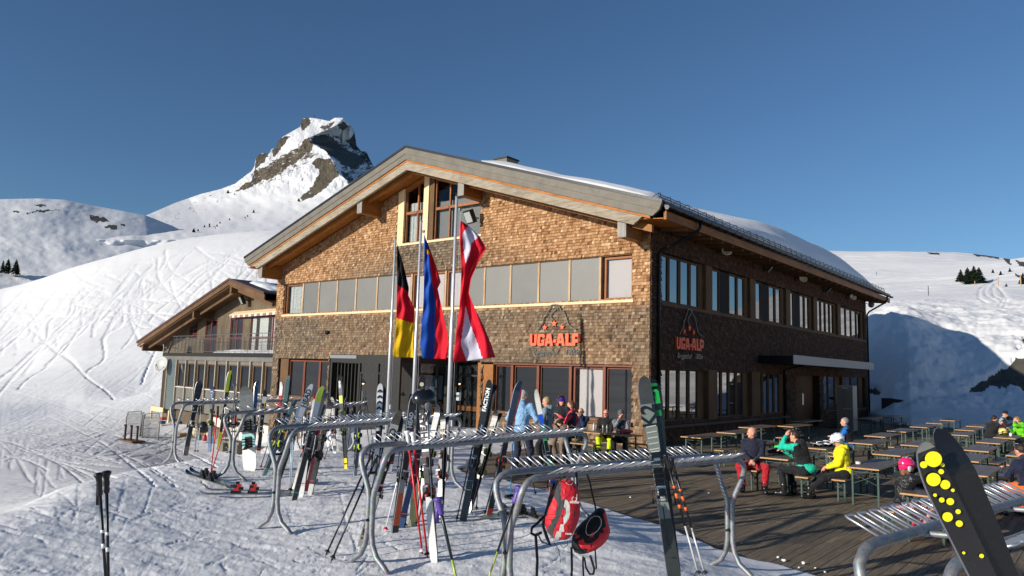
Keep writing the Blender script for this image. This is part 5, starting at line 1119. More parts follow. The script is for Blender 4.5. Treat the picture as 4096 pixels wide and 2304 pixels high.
# ---- rack C
ski_pair('white skis with black arrow chevrons in the third rack',(1500,1955),(1521,1537),2,[(.5,(222,222,222)),(.68,(214,212,210)),(1,(234,234,232))],.115,rt_=.4,deco=('one',[('chev',.93-.055*i,0,.038,(44,44,48)) for i in range(4)]),bind=(226,226,224),second=[(.9,(120,120,120)),(1,(220,220,218))],splay=.06)
ski_pair('black skis with yellow tail lettering standing alone in the third rack',(1385,1876),(1359,1500),-30,[(.035,(250,226,30)),(.13,(250,226,30)),(.5,(30,32,30)),(.7,(36,38,34)),(.78,(230,236,60)),(1,K)],.085,rt_=.2,deco=('one',[('rect',.075,0,.012,K)]),txt=[('HEAD',.9,.06,WH,1)],bind=(190,220,60))
ski_pair('white race skis with black lettering leaning left in the third rack',(1102,1950),(1244,1537),12,[(.3,(34,34,36)),(.5,(60,60,60)),(.62,(200,198,192)),(1,(240,240,238))],.105,rt_=.3,txt=[('HEAD',.86,.13,(20,20,22),1)],second=[(.4,K),(1,(196,202,30))],splay=.03,base_c=(150,152,150))
ski_pair('lime and white tipped skis in the crowded part of the third rack',(1177,1998),(1285,1545),20,[(.12,(38,60,56)),(.4,(40,42,42)),(.6,(60,62,60)),(.86,(216,216,210)),(1,(210,236,60))],.1,rt_=.3,second=[(.5,K),(1,(34,36,40))],splay=.08,deco=('one',[('bar',.08,0,.01,(120,210,190)),('bar',.14,0,.006,(220,60,50))]),base_c=(120,122,120))
ski_pair('black skis with teal dotted tips in the crowded part of the third rack',(1168,1975),(1304,1556),-40,[(.4,K),(.9,(28,30,34)),(1,(40,90,120))],.1,rt_=.45,base_c=(110,112,112),bind=(206,36,40))
ski_pair('white and grey skis with black speckles leaning low in the third rack',(1095,1900),(1215,1590),18,[(.4,(90,92,92)),(.7,(226,226,222)),(1,(236,236,234))],.095,rt_=.4,txt=[('X9',.7,.09,K,1)])
ski_pair('red and black skis lying deep in the third rack',(1225,1960),(1290,1620),34,[(.5,(186,28,36)),(.8,(200,34,40)),(1,K)],.09,rt_=.5,bind=(30,30,32))
# ---- rack B
ski_pair('pale green skis with a pink tipped mate in the second rack',(1120,1800),(1152,1505),14,[(.4,DG),(.65,(70,110,96)),(.95,(150,180,160)),(1,(190,200,196))],.11,rt_=.5,second=[(.9,(40,40,60)),(1,(206,30,140))],splay=.05,zb=.3)
ski_pair('white and red skis at the near side of the second rack',(1105,1795),(1127,1530),-20,[(.5,(60,60,62)),(.8,(206,40,44)),(1,(232,232,230))],.085,rt_=.5,zb=.3)
ski_pair('thin dark skis seen edge-on beside the snowboard',(931,1816),(940,1528),85,[(1,(70,72,78))],.095,rt_=.1,base_c=(80,82,88),zb=.3)
ski_pair('blue tipped skis behind the snowboard in the second rack',(1000,1850),(1026,1523),30,[(.6,(30,34,44)),(1,(40,90,130))],.1,rt_=.5,zb=.3)
# ---- rack A
ski_pair('neon yellow skis with black bindings in the first rack',(872,1792),(918,1482),25,[(.22,(226,240,30)),(.5,(40,42,34)),(.72,K),(1,(222,240,40))],.1,rt_=.2,zb=.29,second=[(.2,(220,236,40)),(.6,K),(1,(230,240,60))],splay=.05)
ski_pair('dark wide skis leaning at the left end of the first rack',(742,1816),(796,1522),18,[(.12,(120,112,96)),(.3,(60,58,52)),(1,(44,44,46))],.13,rt_=.2,zb=.29,splay=.05,bind=(210,210,206))
# ------------------------------------------------------------------ snowboard
def snowboard():
    B=U(1001,1893,z=.3);r=math.hypot(B.x-CP[0],B.y-CP[1]);T=U(984,1546,r=r+.2);o=thing('snowboard','wide snowboard with white lower half and grey nose, strapped bindings, in the second rack','snowboard',B)
    Z,N,W=frame3(B,T,-28);L=(T-B).length;vs=[];fs=[];ms=[];tt=[0,.02,.05,.1,.2,.3,.4,.45,.5,.6,.7,.8,.9,.95,.98,1]
    for t in tt:
        h=.15*np.interp(t,[0,.02,.05,.12,.5,.88,.95,.98,1],[.35,.65,.85,1,.84,1,.85,.6,.3]);c=B+Z*t*L+N*(.06*max(0,(t-.9)/.1)**2*1.2)
        vs+=[c-W*h,c+W*h,c+W*h+N*.012,c-W*h+N*.012]
    for i in range(len(tt)-1):
        a=i*4;b=a+4;m=0 if tt[i]<.3 else(1 if tt[i]<.45 else 2);fs+=[(a,a+1,b+1,b),(a+1,a+2,b+2,b+1),(a+2,a+3,b+3,b+2),(a+3,a,b,b+3)];ms+=[3,3,m,3]
    fs+=[(0,1,2,3),tuple(len(vs)-4+i for i in(3,2,1,0))];ms+=[3,3];mb=MB();mb.v=[tuple(v) for v in vs];mb.f=fs;mb.m=ms
    mb.build('board',[km((236,234,224)),km((150,206,200)),km((86,90,90)),EDGE],o)
    for t in(.36,.56):
        Mx=Matrix((W,Z,N)).transposed();c=B+Z*t*L+N*.02;mb=MB();mb.box(c,(.13,.2,.03),Mx)
        for k in(-.06,0,.05): mb.tube([c+W*-.08+Z*k,c+W*-.07+Z*k+N*.09,c+Z*k+N*.13,c+W*.07+Z*k+N*.09,c+W*.08+Z*k],.014,6)
        mb.tube([c+Z*-.1-W*.08,c+Z*-.14+N*.08,c+Z*-.1+W*.08],.014,6);mb.prism([c+W*-.07+Z*-.1+N*.02,c+W*.07+Z*-.1+N*.02,c+W*.05+Z*-.16+N*.17,c-W*.05+Z*-.16+N*.17],Z*.012);mb.build('snowboard_binding',M['black_plastic'],o)
snowboard()
# ------------------------------------------------------------------ ski poles
PM={}
def pm(c):
    k=tuple(c)
    if k not in PM: PM[k]=plain('pole_paint_%d'%len(PM),S(*c),.35,.1,.1,16,.02)
    return PM[k]
def spole(label,bot,top,shaft=K,grip=K,zb=.33,rb=None,rt_=0,basket=K,strap=True,bands=None,low=None,gs=1.0,group=None,th=1.0):
    B=bot if isinstance(bot,Vector) else (U(bot[0],bot[1],z=zb) if rb is None else U(bot[0],bot[1],r=rb))
    r=math.hypot(B.x-CP[0],B.y-CP[1]);T=top if isinstance(top,Vector) else U(top[0],top[1],r=r+rt_);Z=(T-B).normalized();L=(T-B).length;N=Z.orthogonal().normalized();W=Z.cross(N)
    o=thing('ski_pole',label,'ski pole',B,0,group or 'ski poles around the racks');Mx=Matrix((N,W,Z)).transposed()
    mb=MB();k=.42 if low else 0
    if low: mb.mat(1).tube([B+Z*.03,B+Z*(L*k)],.0075*th,8)
    mb.mat(0).tube([B+Z*(max(.03,L*k)),B+Z*(L-.1)],[.0085*th,.0105*th],8);mb.mat(2).lathe([(.003,-.03),(.006,.03)],B+Z*.0,6,Mx)
    for (b0,b1,c) in (bands or []): pass
    mb.build('pole_shaft',[pm(shaft),pm(low or shaft),EDGE],o,True)
    for (b0,b1,c) in (bands or []): mb=MB();mb.tube([B+Z*L*b0,B+Z*L*b1],.0125*th,8);mb.build('band',pm(c),o,True)
    g=.0175*gs;mb=MB();mb.lathe([(g*.75,-.13),(g*.95,-.11),(g*.8,-.085),(g*1.0,-.06),(g*.85,-.035),(g*1.05,-.01),(g*1.5,.012),(g*1.45,.022),(g*.6,.03)],B+Z*(L-.03),12,Mx,1,1.25);mb.build('grip',pm(grip),o,True)
    mb=MB();mb.lathe([(.008,-.006),(.032,-.012),(.036,-.006),(.03,.0),(.01,.02)],B+Z*.07,8,Mx);mb.build('basket',pm(basket),o,True)
    if strap:
        q=B+Z*(L-.01);d=Vector((0,0,-1));s=(W if abs(W.z)<.7 else N);mb=MB();mb.tube([q+s*.01,q+s*.04+d*.04,q+s*.06+d*.13,q+s*.05+d*.2,q+s*.03+d*.22,q+s*.015+d*.14,q+s*.005+d*.05],.011*gs,4,False,.25);mb.build('strap',pm(grip if grip!=(236,236,232) else K),o,True)
    return o
PF=[(.72,.74,(230,104,40)),(.64,.68,(230,104,40)),(.56,.59,(230,104,40))]
spole('left black ski pole with orange bands beside the tall grey skis',(2800,2318),(2660,1815),K,K,rb=7.7,bands=PF,low=(190,190,188),gs=1.2,th=1.35,basket=(60,60,60))
spole('right black ski pole with orange bands beside the tall grey skis',(2826,2318),(2684,1832),K,K,rb=7.85,bands=PF,low=(190,190,188),gs=1.2,th=1.35,basket=(60,60,60))
spole('left one of two black ski poles planted alone in the left foreground snow',(436,2500),(394,1890),K,K,rb=6.0,rt_=.05,gs=1.15,strap=True,bands=[(.5,.53,WH),(.6,.62,WH)],th=1.15)
spole('right one of two black ski poles planted alone in the left foreground snow',(437,2490),(425,1882),K,K,rb=6.1,rt_=.05,gs=1.25,strap=False,bands=[(.46,.49,WH),(.57,.59,WH)],th=1.15)
PU=(92,70,150)
spole('dark ski pole with thick purple grip in front of the fourth rack',(1850,2420),(1750,1988),(24,44,46),PU,rb=6.7,gs=1.7,low=(150,170,60),th=1.5)
spole('ski pole with purple grip behind the left leg of the middle rack',(1925,2400),(2079,1944),K,PU,rb=6.9,gs=1.6,low=(180,186,70),th=1.2,strap=False)
spole('black ski pole slanting out from the fourth rack, outer one',(1300,2228),(1492,1806),K,K,rt_=.5,th=1.2);spole('black ski pole slanting out from the fourth rack, inner one',(1322,2252),(1510,1820),K,K,rt_=.5,th=1.2)
spole('red ski pole with white grip hanging left in the fourth rack',(1691,2226),(1628,1722),(206,24,36),(236,236,232),rt_=.1,gs=1.5,th=1.3,basket=WH);spole('red ski pole with white grip hanging right in the fourth rack',(1712,2240),(1650,1728),(206,24,36),(236,236,232),rt_=.15,gs=1.5,th=1.3)
spole('white ski pole with red basket in the fourth rack',(1538,2136),(1640,1712),(226,226,224),K,rt_=.3,basket=(200,24,60))
spole('thin black ski pole behind the flame-tailed skis',(1618,2120),(1672,1730),K,K,rt_=.3);spole('thin black ski pole right of the flame-tailed skis',(1664,2112),(1700,1740),K,K,rt_=.3)
spole('blue and black ski pole left of the lettered black skis',(1824,2092),(1900,1745),K,(220,220,216),rt_=.2,bands=[(.6,.8,(60,120,160))]);spole('black ski pole left of the dark blue skis',(1936,2066),(2020,1760),K,K,rt_=.2)
spole('black and white spiral ski pole at the left of the fourth rack',(1448,1966),(1490,1760),K,WH,rt_=.2,bands=[(.3,.34,WH),(.45,.5,WH),(.6,.64,WH)])
RE=(206,34,38)
spole('red ski pole hanging left in the first rack',(842,1908),(872,1624),RE,K,rt_=.1,th=1.2,zb=.3);spole('red ski pole slanting right under the first rack',(840,1906),(916,1662),RE,K,rt_=.1,th=1.2,zb=.3)
spole('pale blue ski pole, left of a pair in the first rack',(779,1815),(797,1622),(120,160,180),K,rt_=.1,zb=.29);spole('pale blue ski pole, right of a pair in the first rack',(790,1816),(806,1620),(190,200,200),K,rt_=.1,zb=.29)
spole('yellow-green ski pole behind the second rack end',(912,1800),(935,1640),(214,230,40),K,rt_=.1,zb=.29)
spole('dark blue ski pole leaning left in the third rack, outer one',(1040,1878),(1104,1672),(24,24,46),K,rt_=.3,basket=(180,30,40));spole('dark blue ski pole leaning left in the third rack, inner one',(1056,1880),(1120,1680),(24,24,46),K,rt_=.3)
spole('silver ski pole in the crowded third rack, left one',(1158,1975),(1168,1712),(170,190,200),K,rt_=.2);spole('silver ski pole in the crowded third rack, right one',(1164,1972),(1174,1715),(170,190,200),K,rt_=.2)
spole('brown ski pole leaning in the middle of the third rack',(1294,1845),(1385,1590),(110,60,40),K,rt_=.2,zb=.3);spole('black ski pole leaning in the middle of the third rack',(1325,1810),(1350,1600),K,K,rt_=.2,zb=.3)
spole('black and white ski pole hanging at the right of the third rack',(1480,1800),(1452,1592),K,K,rt_=.3,zb=.3,bands=[(.3,.6,GR)]);spole('second black ski pole hanging at the right of the third rack',(1500,1810),(1462,1590),K,K,rt_=.3,zb=.3)
spole('red and black banded ski pole leaning beside the white green skis',(2190,1960),(2188,1650),K,K,rt_=.2,bands=[(.35,.4,RE),(.45,.5,RE),(.7,.74,RE)],zb=.25)
spole('red and white striped ski pole beside the white green skis',(2196,2010),(2205,1780),(226,120,120),K,rt_=.2,zb=.25)
spole('short black ski pole standing on the deck edge by the rack end',(2145,1985),(2088,1740),K,(210,190,90),zb=.1)
spole('black ski pole beside the yellow-tailed skis, left one',(1320,1802),(1350,1600),K,K,rt_=.1,zb=.3);
# ---- more gear crowding the racks
_rk=random.Random(21)
MORE=[((838,1800),(850,1540),'dark blue','first rack'),((1032,1830),(1062,1560),'black','second rack'),((1210,1840),(1222,1575),'grey','second rack'),((1262,1826),(1262,1575),'red','second rack'),((1340,1815),(1330,1590),'white','second rack'),
((1055,1905),(1180,1600),'teal','third rack'),((1205,1985),(1262,1600),'white','third rack'),((1240,1975),(1325,1600),'black','third rack'),((1560,1880),(1600,1640),'black','third rack'),((1620,1900),(1660,1640),'red','third rack'),((1420,1900),(1440,1640),'grey','third rack'),
((1600,2120),(1712,1640),'dark blue','fourth rack'),((1760,2080),(1775,1655),'black','fourth rack'),((1870,2060),(1990,1640),'black','fourth rack')]
CLS={'dark blue':((30,46,80),(60,90,130)),'black':((28,28,30),(190,190,186)),'grey':((96,98,100),(170,172,170)),'red':((150,26,32),(210,40,44)),'white':((206,206,202),(230,230,228)),'teal':((30,90,96),(120,180,170))}
CNT={}
for i,(a,b,c,rk) in enumerate(MORE):
    c1,c2=CLS[c];k=(c,rk);CNT[k]=CNT.get(k,0)+1
    side_='left-hand' if a[0]<{'first rack':900,'second rack':1200,'third rack':1330,'fourth rack':1680}[rk] else 'right-hand'
    ski_pair('%s skis %s, on the %s side of the %s'%(c,['with bright tips','with dark bindings','standing a little apart','partly hidden by others','leaning low'][i%5],side_,rk),a,b,_rk.uniform(-45,45),[(.12,c2),(.45,c1),(.6,K),(.8,c1),(.9,c2),(1,c1)],_rk.uniform(.085,.1),rt_=_rk.uniform(.3,.6),zb=.33,bind=_rk.choice([(30,30,32),(200,200,198),(190,30,36),(180,210,40)]),splay=_rk.choice([0,.04]),deco=('both',[('bar',_rk.uniform(.7,.9),0,.012,(226,226,222)),('stripe',.78,.3,.12,(220,180,40)),('bar',.15,0,.01,(200,60,40))]))
PO2=[((1120,1880),(1150,1640),(206,34,38),'red'),((1210,1960),(1262,1660),(206,34,38),'red'),((1270,1850),(1300,1620),(200,204,206),'silver'),((1385,1845),(1412,1620),K,'black'),((1200,1900),(1235,1650),K,'black'),((1590,1880),(1615,1650),K,'black'),((1480,1975),(1560,1700),K,'black'),((1905,2050),(1925,1740),K,'black'),((2040,2010),(2052,1740),(60,120,160),'blue'),((1240,1900),(1280,1650),(214,230,40),'yellow'),((905,1790),(900,1630),K,'black'),((1005,1850),(1040,1640),K,'black')]
WHERE=['between the second and third racks','in the crowded middle of the third rack','behind the yellow-tailed skis','at the yellow-tailed skis','left in the crowded third rack','right end of the third rack','left end of the fourth rack','by the white-lettered black skis','beside the dark blue skis','in the crowded third rack','near the neon yellow skis','beside the snowboard']
for (a,b,c,n),w_ in zip(PO2,WHERE): spole('%s ski pole %s'%(n,w_),a,b,c,_rk.choice([K,WH,c]),rt_=.25,zb=.33)
# ------------------------------------------------------------------ things lying on the snow
def lying_pair(label,a,b,segs,w=.11,bind=K,zo=.02):
    A=U(a[0],a[1],z=.36);A.z=gh(A.x,A.y)+zo;B=U(b[0],b[1],z=.36);B.z=gh(B.x,B.y)+zo+.03
    Z=(B-A).normalized();o=thing('ski',label,'ski',A,0,'skis lying on the snow');N=Vector((0,0,1));N=(N-Z*N.dot(Z)).normalized();W=Z.cross(N);L=(B-A).length;vs=[];fs=[];ms=[]
    ts=[0,.02,.06,.2,.5,.8,.9,.95,.98,1];cols=[c for _,c in segs]
    for t in ts:
        h=w/2*np.interp(t,[0,.06,.5,.9,.97,1],[.8,.95,.75,1.05,.8,.15]);c=A+Z*L*t+N*(.06*(max(0,t-.9)/.1)**2);vs+=[c-W*h,c+W*h,c+W*h*.95+N*.018,c-W*h*.95+N*.018]
    for i in range(len(ts)-1):
        q=i*4;b=q+4;m=next(k for k,(f,_) in enumerate(segs) if (ts[i]+ts[i+1])/2<=f or k==len(segs)-1);fs+=[(q,q+1,b+1,b),(q+1,q+2,b+2,b+1),(q+2,q+3,b+3,b+2),(q+3,q,b,b+3)];ms+=[len(cols)]*2+[m,len(cols)]
    fs+=[(0,1,2,3)];ms+=[0];mb=MB();mb.v=[tuple(v) for v in vs];mb.f=fs;mb.m=ms;mb.build('ski_body',[km(c) for c in cols]+[EDGE],o)
    Mx=Matrix((W,Z,N)).transposed()
    for t,h in((.42,.07),(.6,.05)):
        mb=MB();c=A+Z*L*t+N*.04;mb.box(c,(w*.6,.16,.04),Mx);mb.mat(1).box(c+N*.04,(w*.55,.08,.06),Mx);mb.mat(0).box(c+N*.09+Z*.02,(w*.4,.06,.04),Mx);mb.tube([c+W*-.07,c+W*-.08+Z*.08+N*.05],.005,4);mb.build('binding',[M['black_plastic'],km(bind)],o)
    return o
lying_pair('black ski lying flat on the snow left of the third rack, nearer one',(1165,1972),(790,1977),[(1,K)],.1,(180,40,44));lying_pair('black ski lying flat on the snow left of the third rack, farther one',(1160,1955),(812,1960),[(1,(40,44,46))],.1,(206,50,50))
lying_pair('teal ski lying crosswise behind the foot of the second rack',(915,1945),(742,1908),[(.5,(60,90,92)),(1,(30,70,80))],.11);lying_pair('grey ski lying crosswise behind the foot of the second rack',(930,1938),(758,1900),[(.5,(100,140,130)),(1,(34,44,56))],.11)
lying_pair('green ski lying on the snow behind the middle rack foot',(2190,2068),(1890,2085),[(.4,(150,170,60)),(1,(30,150,84))],.09);lying_pair('black and green ski lying on the snow right of the middle rack foot',(2230,2110),(2010,2050),[(1,(90,100,60))],.09)
lying_pair('orange tipped short ski lying under the third rack',(1180,1925),(1270,1935),[(.5,(40,60,80)),(1,(200,90,60))],.12)
def blob(mb,c,r,seed,n=18,m=12,amp=.25,squash=1):
    vs=[];c=Vector(c)
    for i in range(m+1):
        for j in range(n):
            th=PI*i/m;ph=2*PI*j/n;d=Vector((math.sin(th)*math.cos(ph),math.sin(th)*math.sin(ph),math.cos(th)));k=1+amp*float(fbm(np.array(d.x*1.7+seed*3.1),np.array(d.y*1.7+d.z*2.3+seed),seed,3))*2
            vs.append(c+Vector((d.x*r[0]*k,d.y*r[1]*k,d.z*r[2]*k)))
    fs=[(i*n+j,(i+1)*n+j,(i+1)*n+(j+1)%n,i*n+(j+1)%n) for i in range(m) for j in range(n)];return mb.add(vs,fs)
q=U(1358,1800,z=.3);mb=MB();blob(mb,q+Vector((0,0,.25)),(.34,.34,.42),3,24,16,.18);blob(mb,q+Vector((.05,.1,.62)),(.24,.24,.26),4,24,16,.2);tag(mb.build('snow_heap',M['snow_near'],None,True,origin=q),'knee-high lumpy snow heap behind the third rack near the porch','snow heap')
q=U(1352,1665,z=.9) if False else None
# loose lumps of snow on the deck
mb=MB();rs2=random.Random(4)
for (a,b,s_) in((2522,1987,.035),(2835,1970,.03),(3112,2226,.03),(3136,2240,.045),(3214,2250,.04),(3196,2266,.025),(2965,2168,.02),(3262,2268,.025),(3300,2284,.03)):
    s_*=.65;q=U(a,b,z=.02);o=tag(blob(MB(),(q.x,q.y,s_*.5),(s_,s_*.8,s_*.62),rs2.randint(1,99),12,8,.3).build('snow_lump',M['snow_near'],None,True,origin=(q.x,q.y,0)),'one of the small loose snow lumps lying on the wooden deck','snow lump','loose snow lumps on the deck')
# ------------------------------------------------------------------ helmets
def helmet(label,c,fwd,up,col,col2=K,goggles=None,s=1.0,parent=None,name='helmet',vents=True,strap=False,lens=(30,30,36)):
    c=Vector(c);F=Vector(fwd).normalized();Z=Vector(up).normalized();F=(F-Z*F.dot(Z)).normalized();W=Z.cross(F);Mx=Matrix((F,W,Z)).transposed()
    o=thing(name,label,'helmet',c,0,None) if parent is None else parent
    mb=MB();n,m=26,12;vs=[];fs=[]
    for i in range(m+1):
        th=PI*.5*i/m*1.22
        for j in range(n):
            ph=2*PI*j/n;rim=.02*math.cos(ph)*max(0,(i/m-.7))*2+(-.05*max(0,-math.cos(ph*1.0)) if i==m else 0)
            x=math.sin(th)*math.cos(ph)*.142;y=math.sin(th)*math.sin(ph)*.115;z=math.cos(th)*.125+.012*math.cos(ph*2)*math.sin(th)+rim
            vs.append(c+Mx@Vector((x,y,z))*s)
    fs=[(i*n+j,(i+1)*n+j,(i+1)*n+(j+1)%n,i*n+(j+1)%n) for i in range(m) for j in range(n)];mb.add(vs,fs)
    sh=mb.build('helmet_shell' ,km(col,.22),o,True);sd=sh.modifiers.new('t','SOLIDIFY');sd.thickness=.014*s;sd.offset=-1
    if vents:
        mb=MB()
        for (a,b) in((.35,.3),(.35,-.3),(-.25,.35),(-.25,-.35),(.05,.0)):
            p=Vector((math.sin(a)*.146,math.sin(b)*.12,math.sqrt(max(.1,1-math.sin(a)**2-math.sin(b)**2))*.131));q=MB();q.ell(c+Mx@p*s,(.026*s,.01*s,.006*s),8,5,Mx);q.build('vent',km(col2),o,True)
    for e in(-1,1):
        q=MB();q.ell(c+Mx@Vector((-.02,e*.108,-.065))*s,(.042*s,.014*s,.055*s),10,8,Mx);q.build('ear_pad',km(col2),o,True)
    if strap: q=MB();q.tube([c+Mx@Vector((-.02,.1,-.1))*s,c+Mx@Vector((.0,.06,-.22))*s,c+Mx@Vector((.02,-.04,-.26))*s,c+Mx@Vector((-.02,-.1,-.1))*s],.008*s,4);q.build('chin_strap',km(K),o,True)
    if goggles:
        q=MB();q.tube([c+Mx@Vector((.152*math.cos(a),.124*math.sin(a),-.005+.0*math.cos(a)))*s for a in [2*PI*i/20 for i in range(20)]],.019*s,4,True,.35);g=q.build('goggle_strap',km(goggles),o,True)
        q=MB();q.mat(0).tube([c+Mx@Vector((.155*math.cos(a),.11*math.sin(a)*1.0,-.0+zz))*s for a,zz in((-.75,.035),(-.35,.045),(0,.045),(.35,.045),(.75,.035),(.8,-.02),(.4,-.03),(0,-.012),(-.4,-.03),(-.8,-.02))],.009*s,6,True)
        q.mat(1).add([c+Mx@Vector((.155*math.cos(a),.11*math.sin(a),zz))*s for a,zz in((-.75,.03),(-.35,.04),(.35,.04),(.75,.03),(.75,-.02),(.35,-.025),(-.35,-.025),(-.75,-.02))],[tuple(range(8))]);q.build('goggles',[km(goggles),km(lens,.1)],o,True)
    return o
q=U(1697,1598,r=8.75);helmet('black ski helmet hung over the tips of the white race skis in the fourth rack',q,-rtv*.9-fwv*.3,(0,-.15,1),(22,22,24),(96,98,100),None,1.02,strap=True)
q=U(1690,1700,r=8.6);
# ------------------------------------------------------------------ backpacks on the middle rack
def pack(label,outline,r,depth,mats,zones,loops):
    """rounded sack: photo outline at distance r inflated to real depth"""
    pts=[U(a,b,r=r) for a,b in outline];c=sum(pts,Vector())/len(pts);o=thing('backpack',label,'backpack',c,0,'red backpacks hanging on the middle rack');n=len(pts);back=(c-Vector(CP));back.z=0;back.normalize()
    mb=MB();rings=[(1.0,.5),(.97,.2),(.86,.02),(.66,-.12),(.4,-.2),(.12,-.23)];vs=[]
    for s,dd in rings+[]: vs+=[c+(p-c)*s+back*(dd*depth) for p in pts]
    bk=[(.97,.8),(.86,.98),(.5,1.02),(.1,1.03)]
    base=len(vs)
    for s,dd in bk: vs+=[c+(p-c)*s+back*(dd*depth) for p in pts]
    nR=len(rings);fs=[];ms=[]
    for i in range(nR-1):
        for j in range(n):
            k=(j+1)%n;fs.append((i*n+j,(i+1)*n+j,(i+1)*n+k,i*n+k));a=(vs[i*n+j]+vs[(i+1)*n+k])/2;px,py,_=proj(np.array(a));ms.append(zones(float(px),float(py),i))
    fs.append(tuple((nR-1)*n+j for j in range(n)));ms.append(0)
    pr=0
    idx=[0]+[nR+i for i in range(len(bk))]
    for a,b in zip(idx[:-1],idx[1:]):
        for j in range(n): k=(j+1)%n;fs.append((a*n+j,a*n+k,b*n+k,b*n+j));ms.append(1)
    fs.append(tuple(idx[-1]*n+j for j in range(n))[::-1]);ms.append(1)
    mb.v=[tuple(v) for v in vs];mb.f=fs;mb.m=ms;b=mb.build('pack_body',mats,o,True);sb=b.modifiers.new('s','SUBSURF');sb.levels=1;sb.render_levels=2
    for nm,path,rad,mt in loops:
        q=MB();q.tube([U(x,y,r=r+d) for x,y,d in path],rad,6,False,.35);q.build(nm,mt,o,True)
    return o
def z6(L): return [(1900+a*.4169,1700+b*.4169) for a,b in L]
RD=cloth('red_nylon',S(198,22,40),10,.5,.55,.4);DGc=cloth('charcoal_nylon',S(62,66,66),10,.5);BKc=cloth('black_nylon',S(22,22,24),10,.5);SV=cloth('silver_piping',S(206,206,196),10,.3)
def dens(L,k=4):
    out=[]
    for i in range(len(L)):
        a=np.array(L[i],float);b=np.array(L[(i+1)%len(L)],float)
        for t in range(k): out.append(tuple(a+(b-a)*t/k))
    return out
o1=dens(z6([(820,540),(880,525),(940,545),(985,600),(1008,680),(1015,800),(1008,900),(975,1000),(930,1085),(880,1125),(800,1125),(740,1110),(690,1040),(660,960),(665,860),(690,760),(735,650),(770,580)]))
def zn1(px,py,i):
    u,v=(px-1900)/.4169,(py-1700)/.4169
    t=np.interp(v,[540,620,700,760,840,900,1000,1100],[815,800,800,835,820,790,740,720])
    if v>1100: return 1
    if u<np.interp(v,[540,700,900,1100],[775,735,672,690]): return 1
    if t-38<u<t+22 and v>560: return 2
    g=np.interp(v,[720,760,850,930,1000,1090],[870,880,890,870,830,790])
    if v>735 and g-26<u<g+20: return 3
    return 0
pack('red, white and charcoal backpack hanging on the left of the middle rack',o1,7.0,.2,[RD,BKc,DGc,SV],zn1,[
 ('hanging_strap',[(2250,1905,.0),(2240,1925,-.05),(2262,1930,-.05),(2275,1905,0)],.008,BKc),('shoulder_strap',z6p:=[(x,y,d) for (x,y),d in zip(z6([(760,560),(720,700),(690,820),(650,960),(690,1080),(720,1150),(640,1120),(610,1060)]),[.1,.08,.06,.04,.02,.02,.05,.08])],.022,BKc),
 ('waist_belt',[(x,y,.1) for x,y in z6([(660,880),(600,940),(545,990),(540,1040),(580,1060),(640,1030)])],.035,BKc),('loose_strap',[(x,y,.08) for x,y in z6([(582,1050),(590,1180),(598,1300),(592,1460)])],.02,BKc),
 ('loose_strap',[(x,y,.0) for x,y in z6([(760,1125),(800,1190),(815,1260),(820,1320)])],.009,BKc),('loose_strap',[(x,y,.0) for x,y in z6([(820,1150),(850,1180),(890,1150),(885,1110)])],.009,BKc),
 ('top_loop',[(x,y,-.07) for x,y in z6([(868,545),(890,570),(925,572),(938,550)])],.004,SV),('zip_pull',[(x,y,-.085) for x,y in z6([(955,810),(956,850),(956,885)])],.006,BKc)])
pk1=[o for o in COL.objects if o.name.startswith('backpack') and o.type=='EMPTY'][-1]
q=U(1900+955*.4169,1700+740*.4169,r=6.9);text_mb(mb:=MB(),'deuter',q,rtv,(0,0,1),.034,.001,.001);mb.build('lettering',SV,pk1)
q=U(1900+897*.4169,1700+1042*.4169,r=6.92);text_mb(mb:=MB(),'race',q,rtv,(0,0,1),.032,.001,.001);mb.build('lettering',SV,pk1)
q=U(1900+957*.4169,1700+704*.4169,r=6.9);mb=MB();mb.tube([q+rtv*.02*math.cos(a)-rtv*.004+Vector((0,0,.02*math.sin(a)-.006)) for a in [PI*.6+1.8*PI*i/14 for i in range(14)]],.003,4);mb.tube([q+rtv*.02+Vector((0,0,.04)),q+rtv*.018+Vector((0,0,-.028))],.003,4);mb.build('emblem',SV,pk1)
o2=dens(z6([(1170,820),(1215,812),(1250,830),(1265,880),(1282,960),(1305,1040),(1280,1110),(1230,1170),(1160,1220),(1080,1250),(1000,1262),(950,1240),(920,1180),(925,1100),(960,1020),(1020,960),(1090,900)]))
def zn2(px,py,i):
    u,v=(px-1900)/.4169,(py-1700)/.4169
    a=in_poly(np.array(u),np.array(v),[(1236,790),(1290,830),(1310,960),(1350,1050),(1260,1200),(1040,1300),(1075,1190),(1150,1130),(1205,1070),(1248,970)])
    b=in_poly(np.array(u),np.array(v),[(950,1020),(1030,1115),(1130,1135),(1075,1195),(1060,1215),(985,1130)])
    return 0 if (a or b) else 1
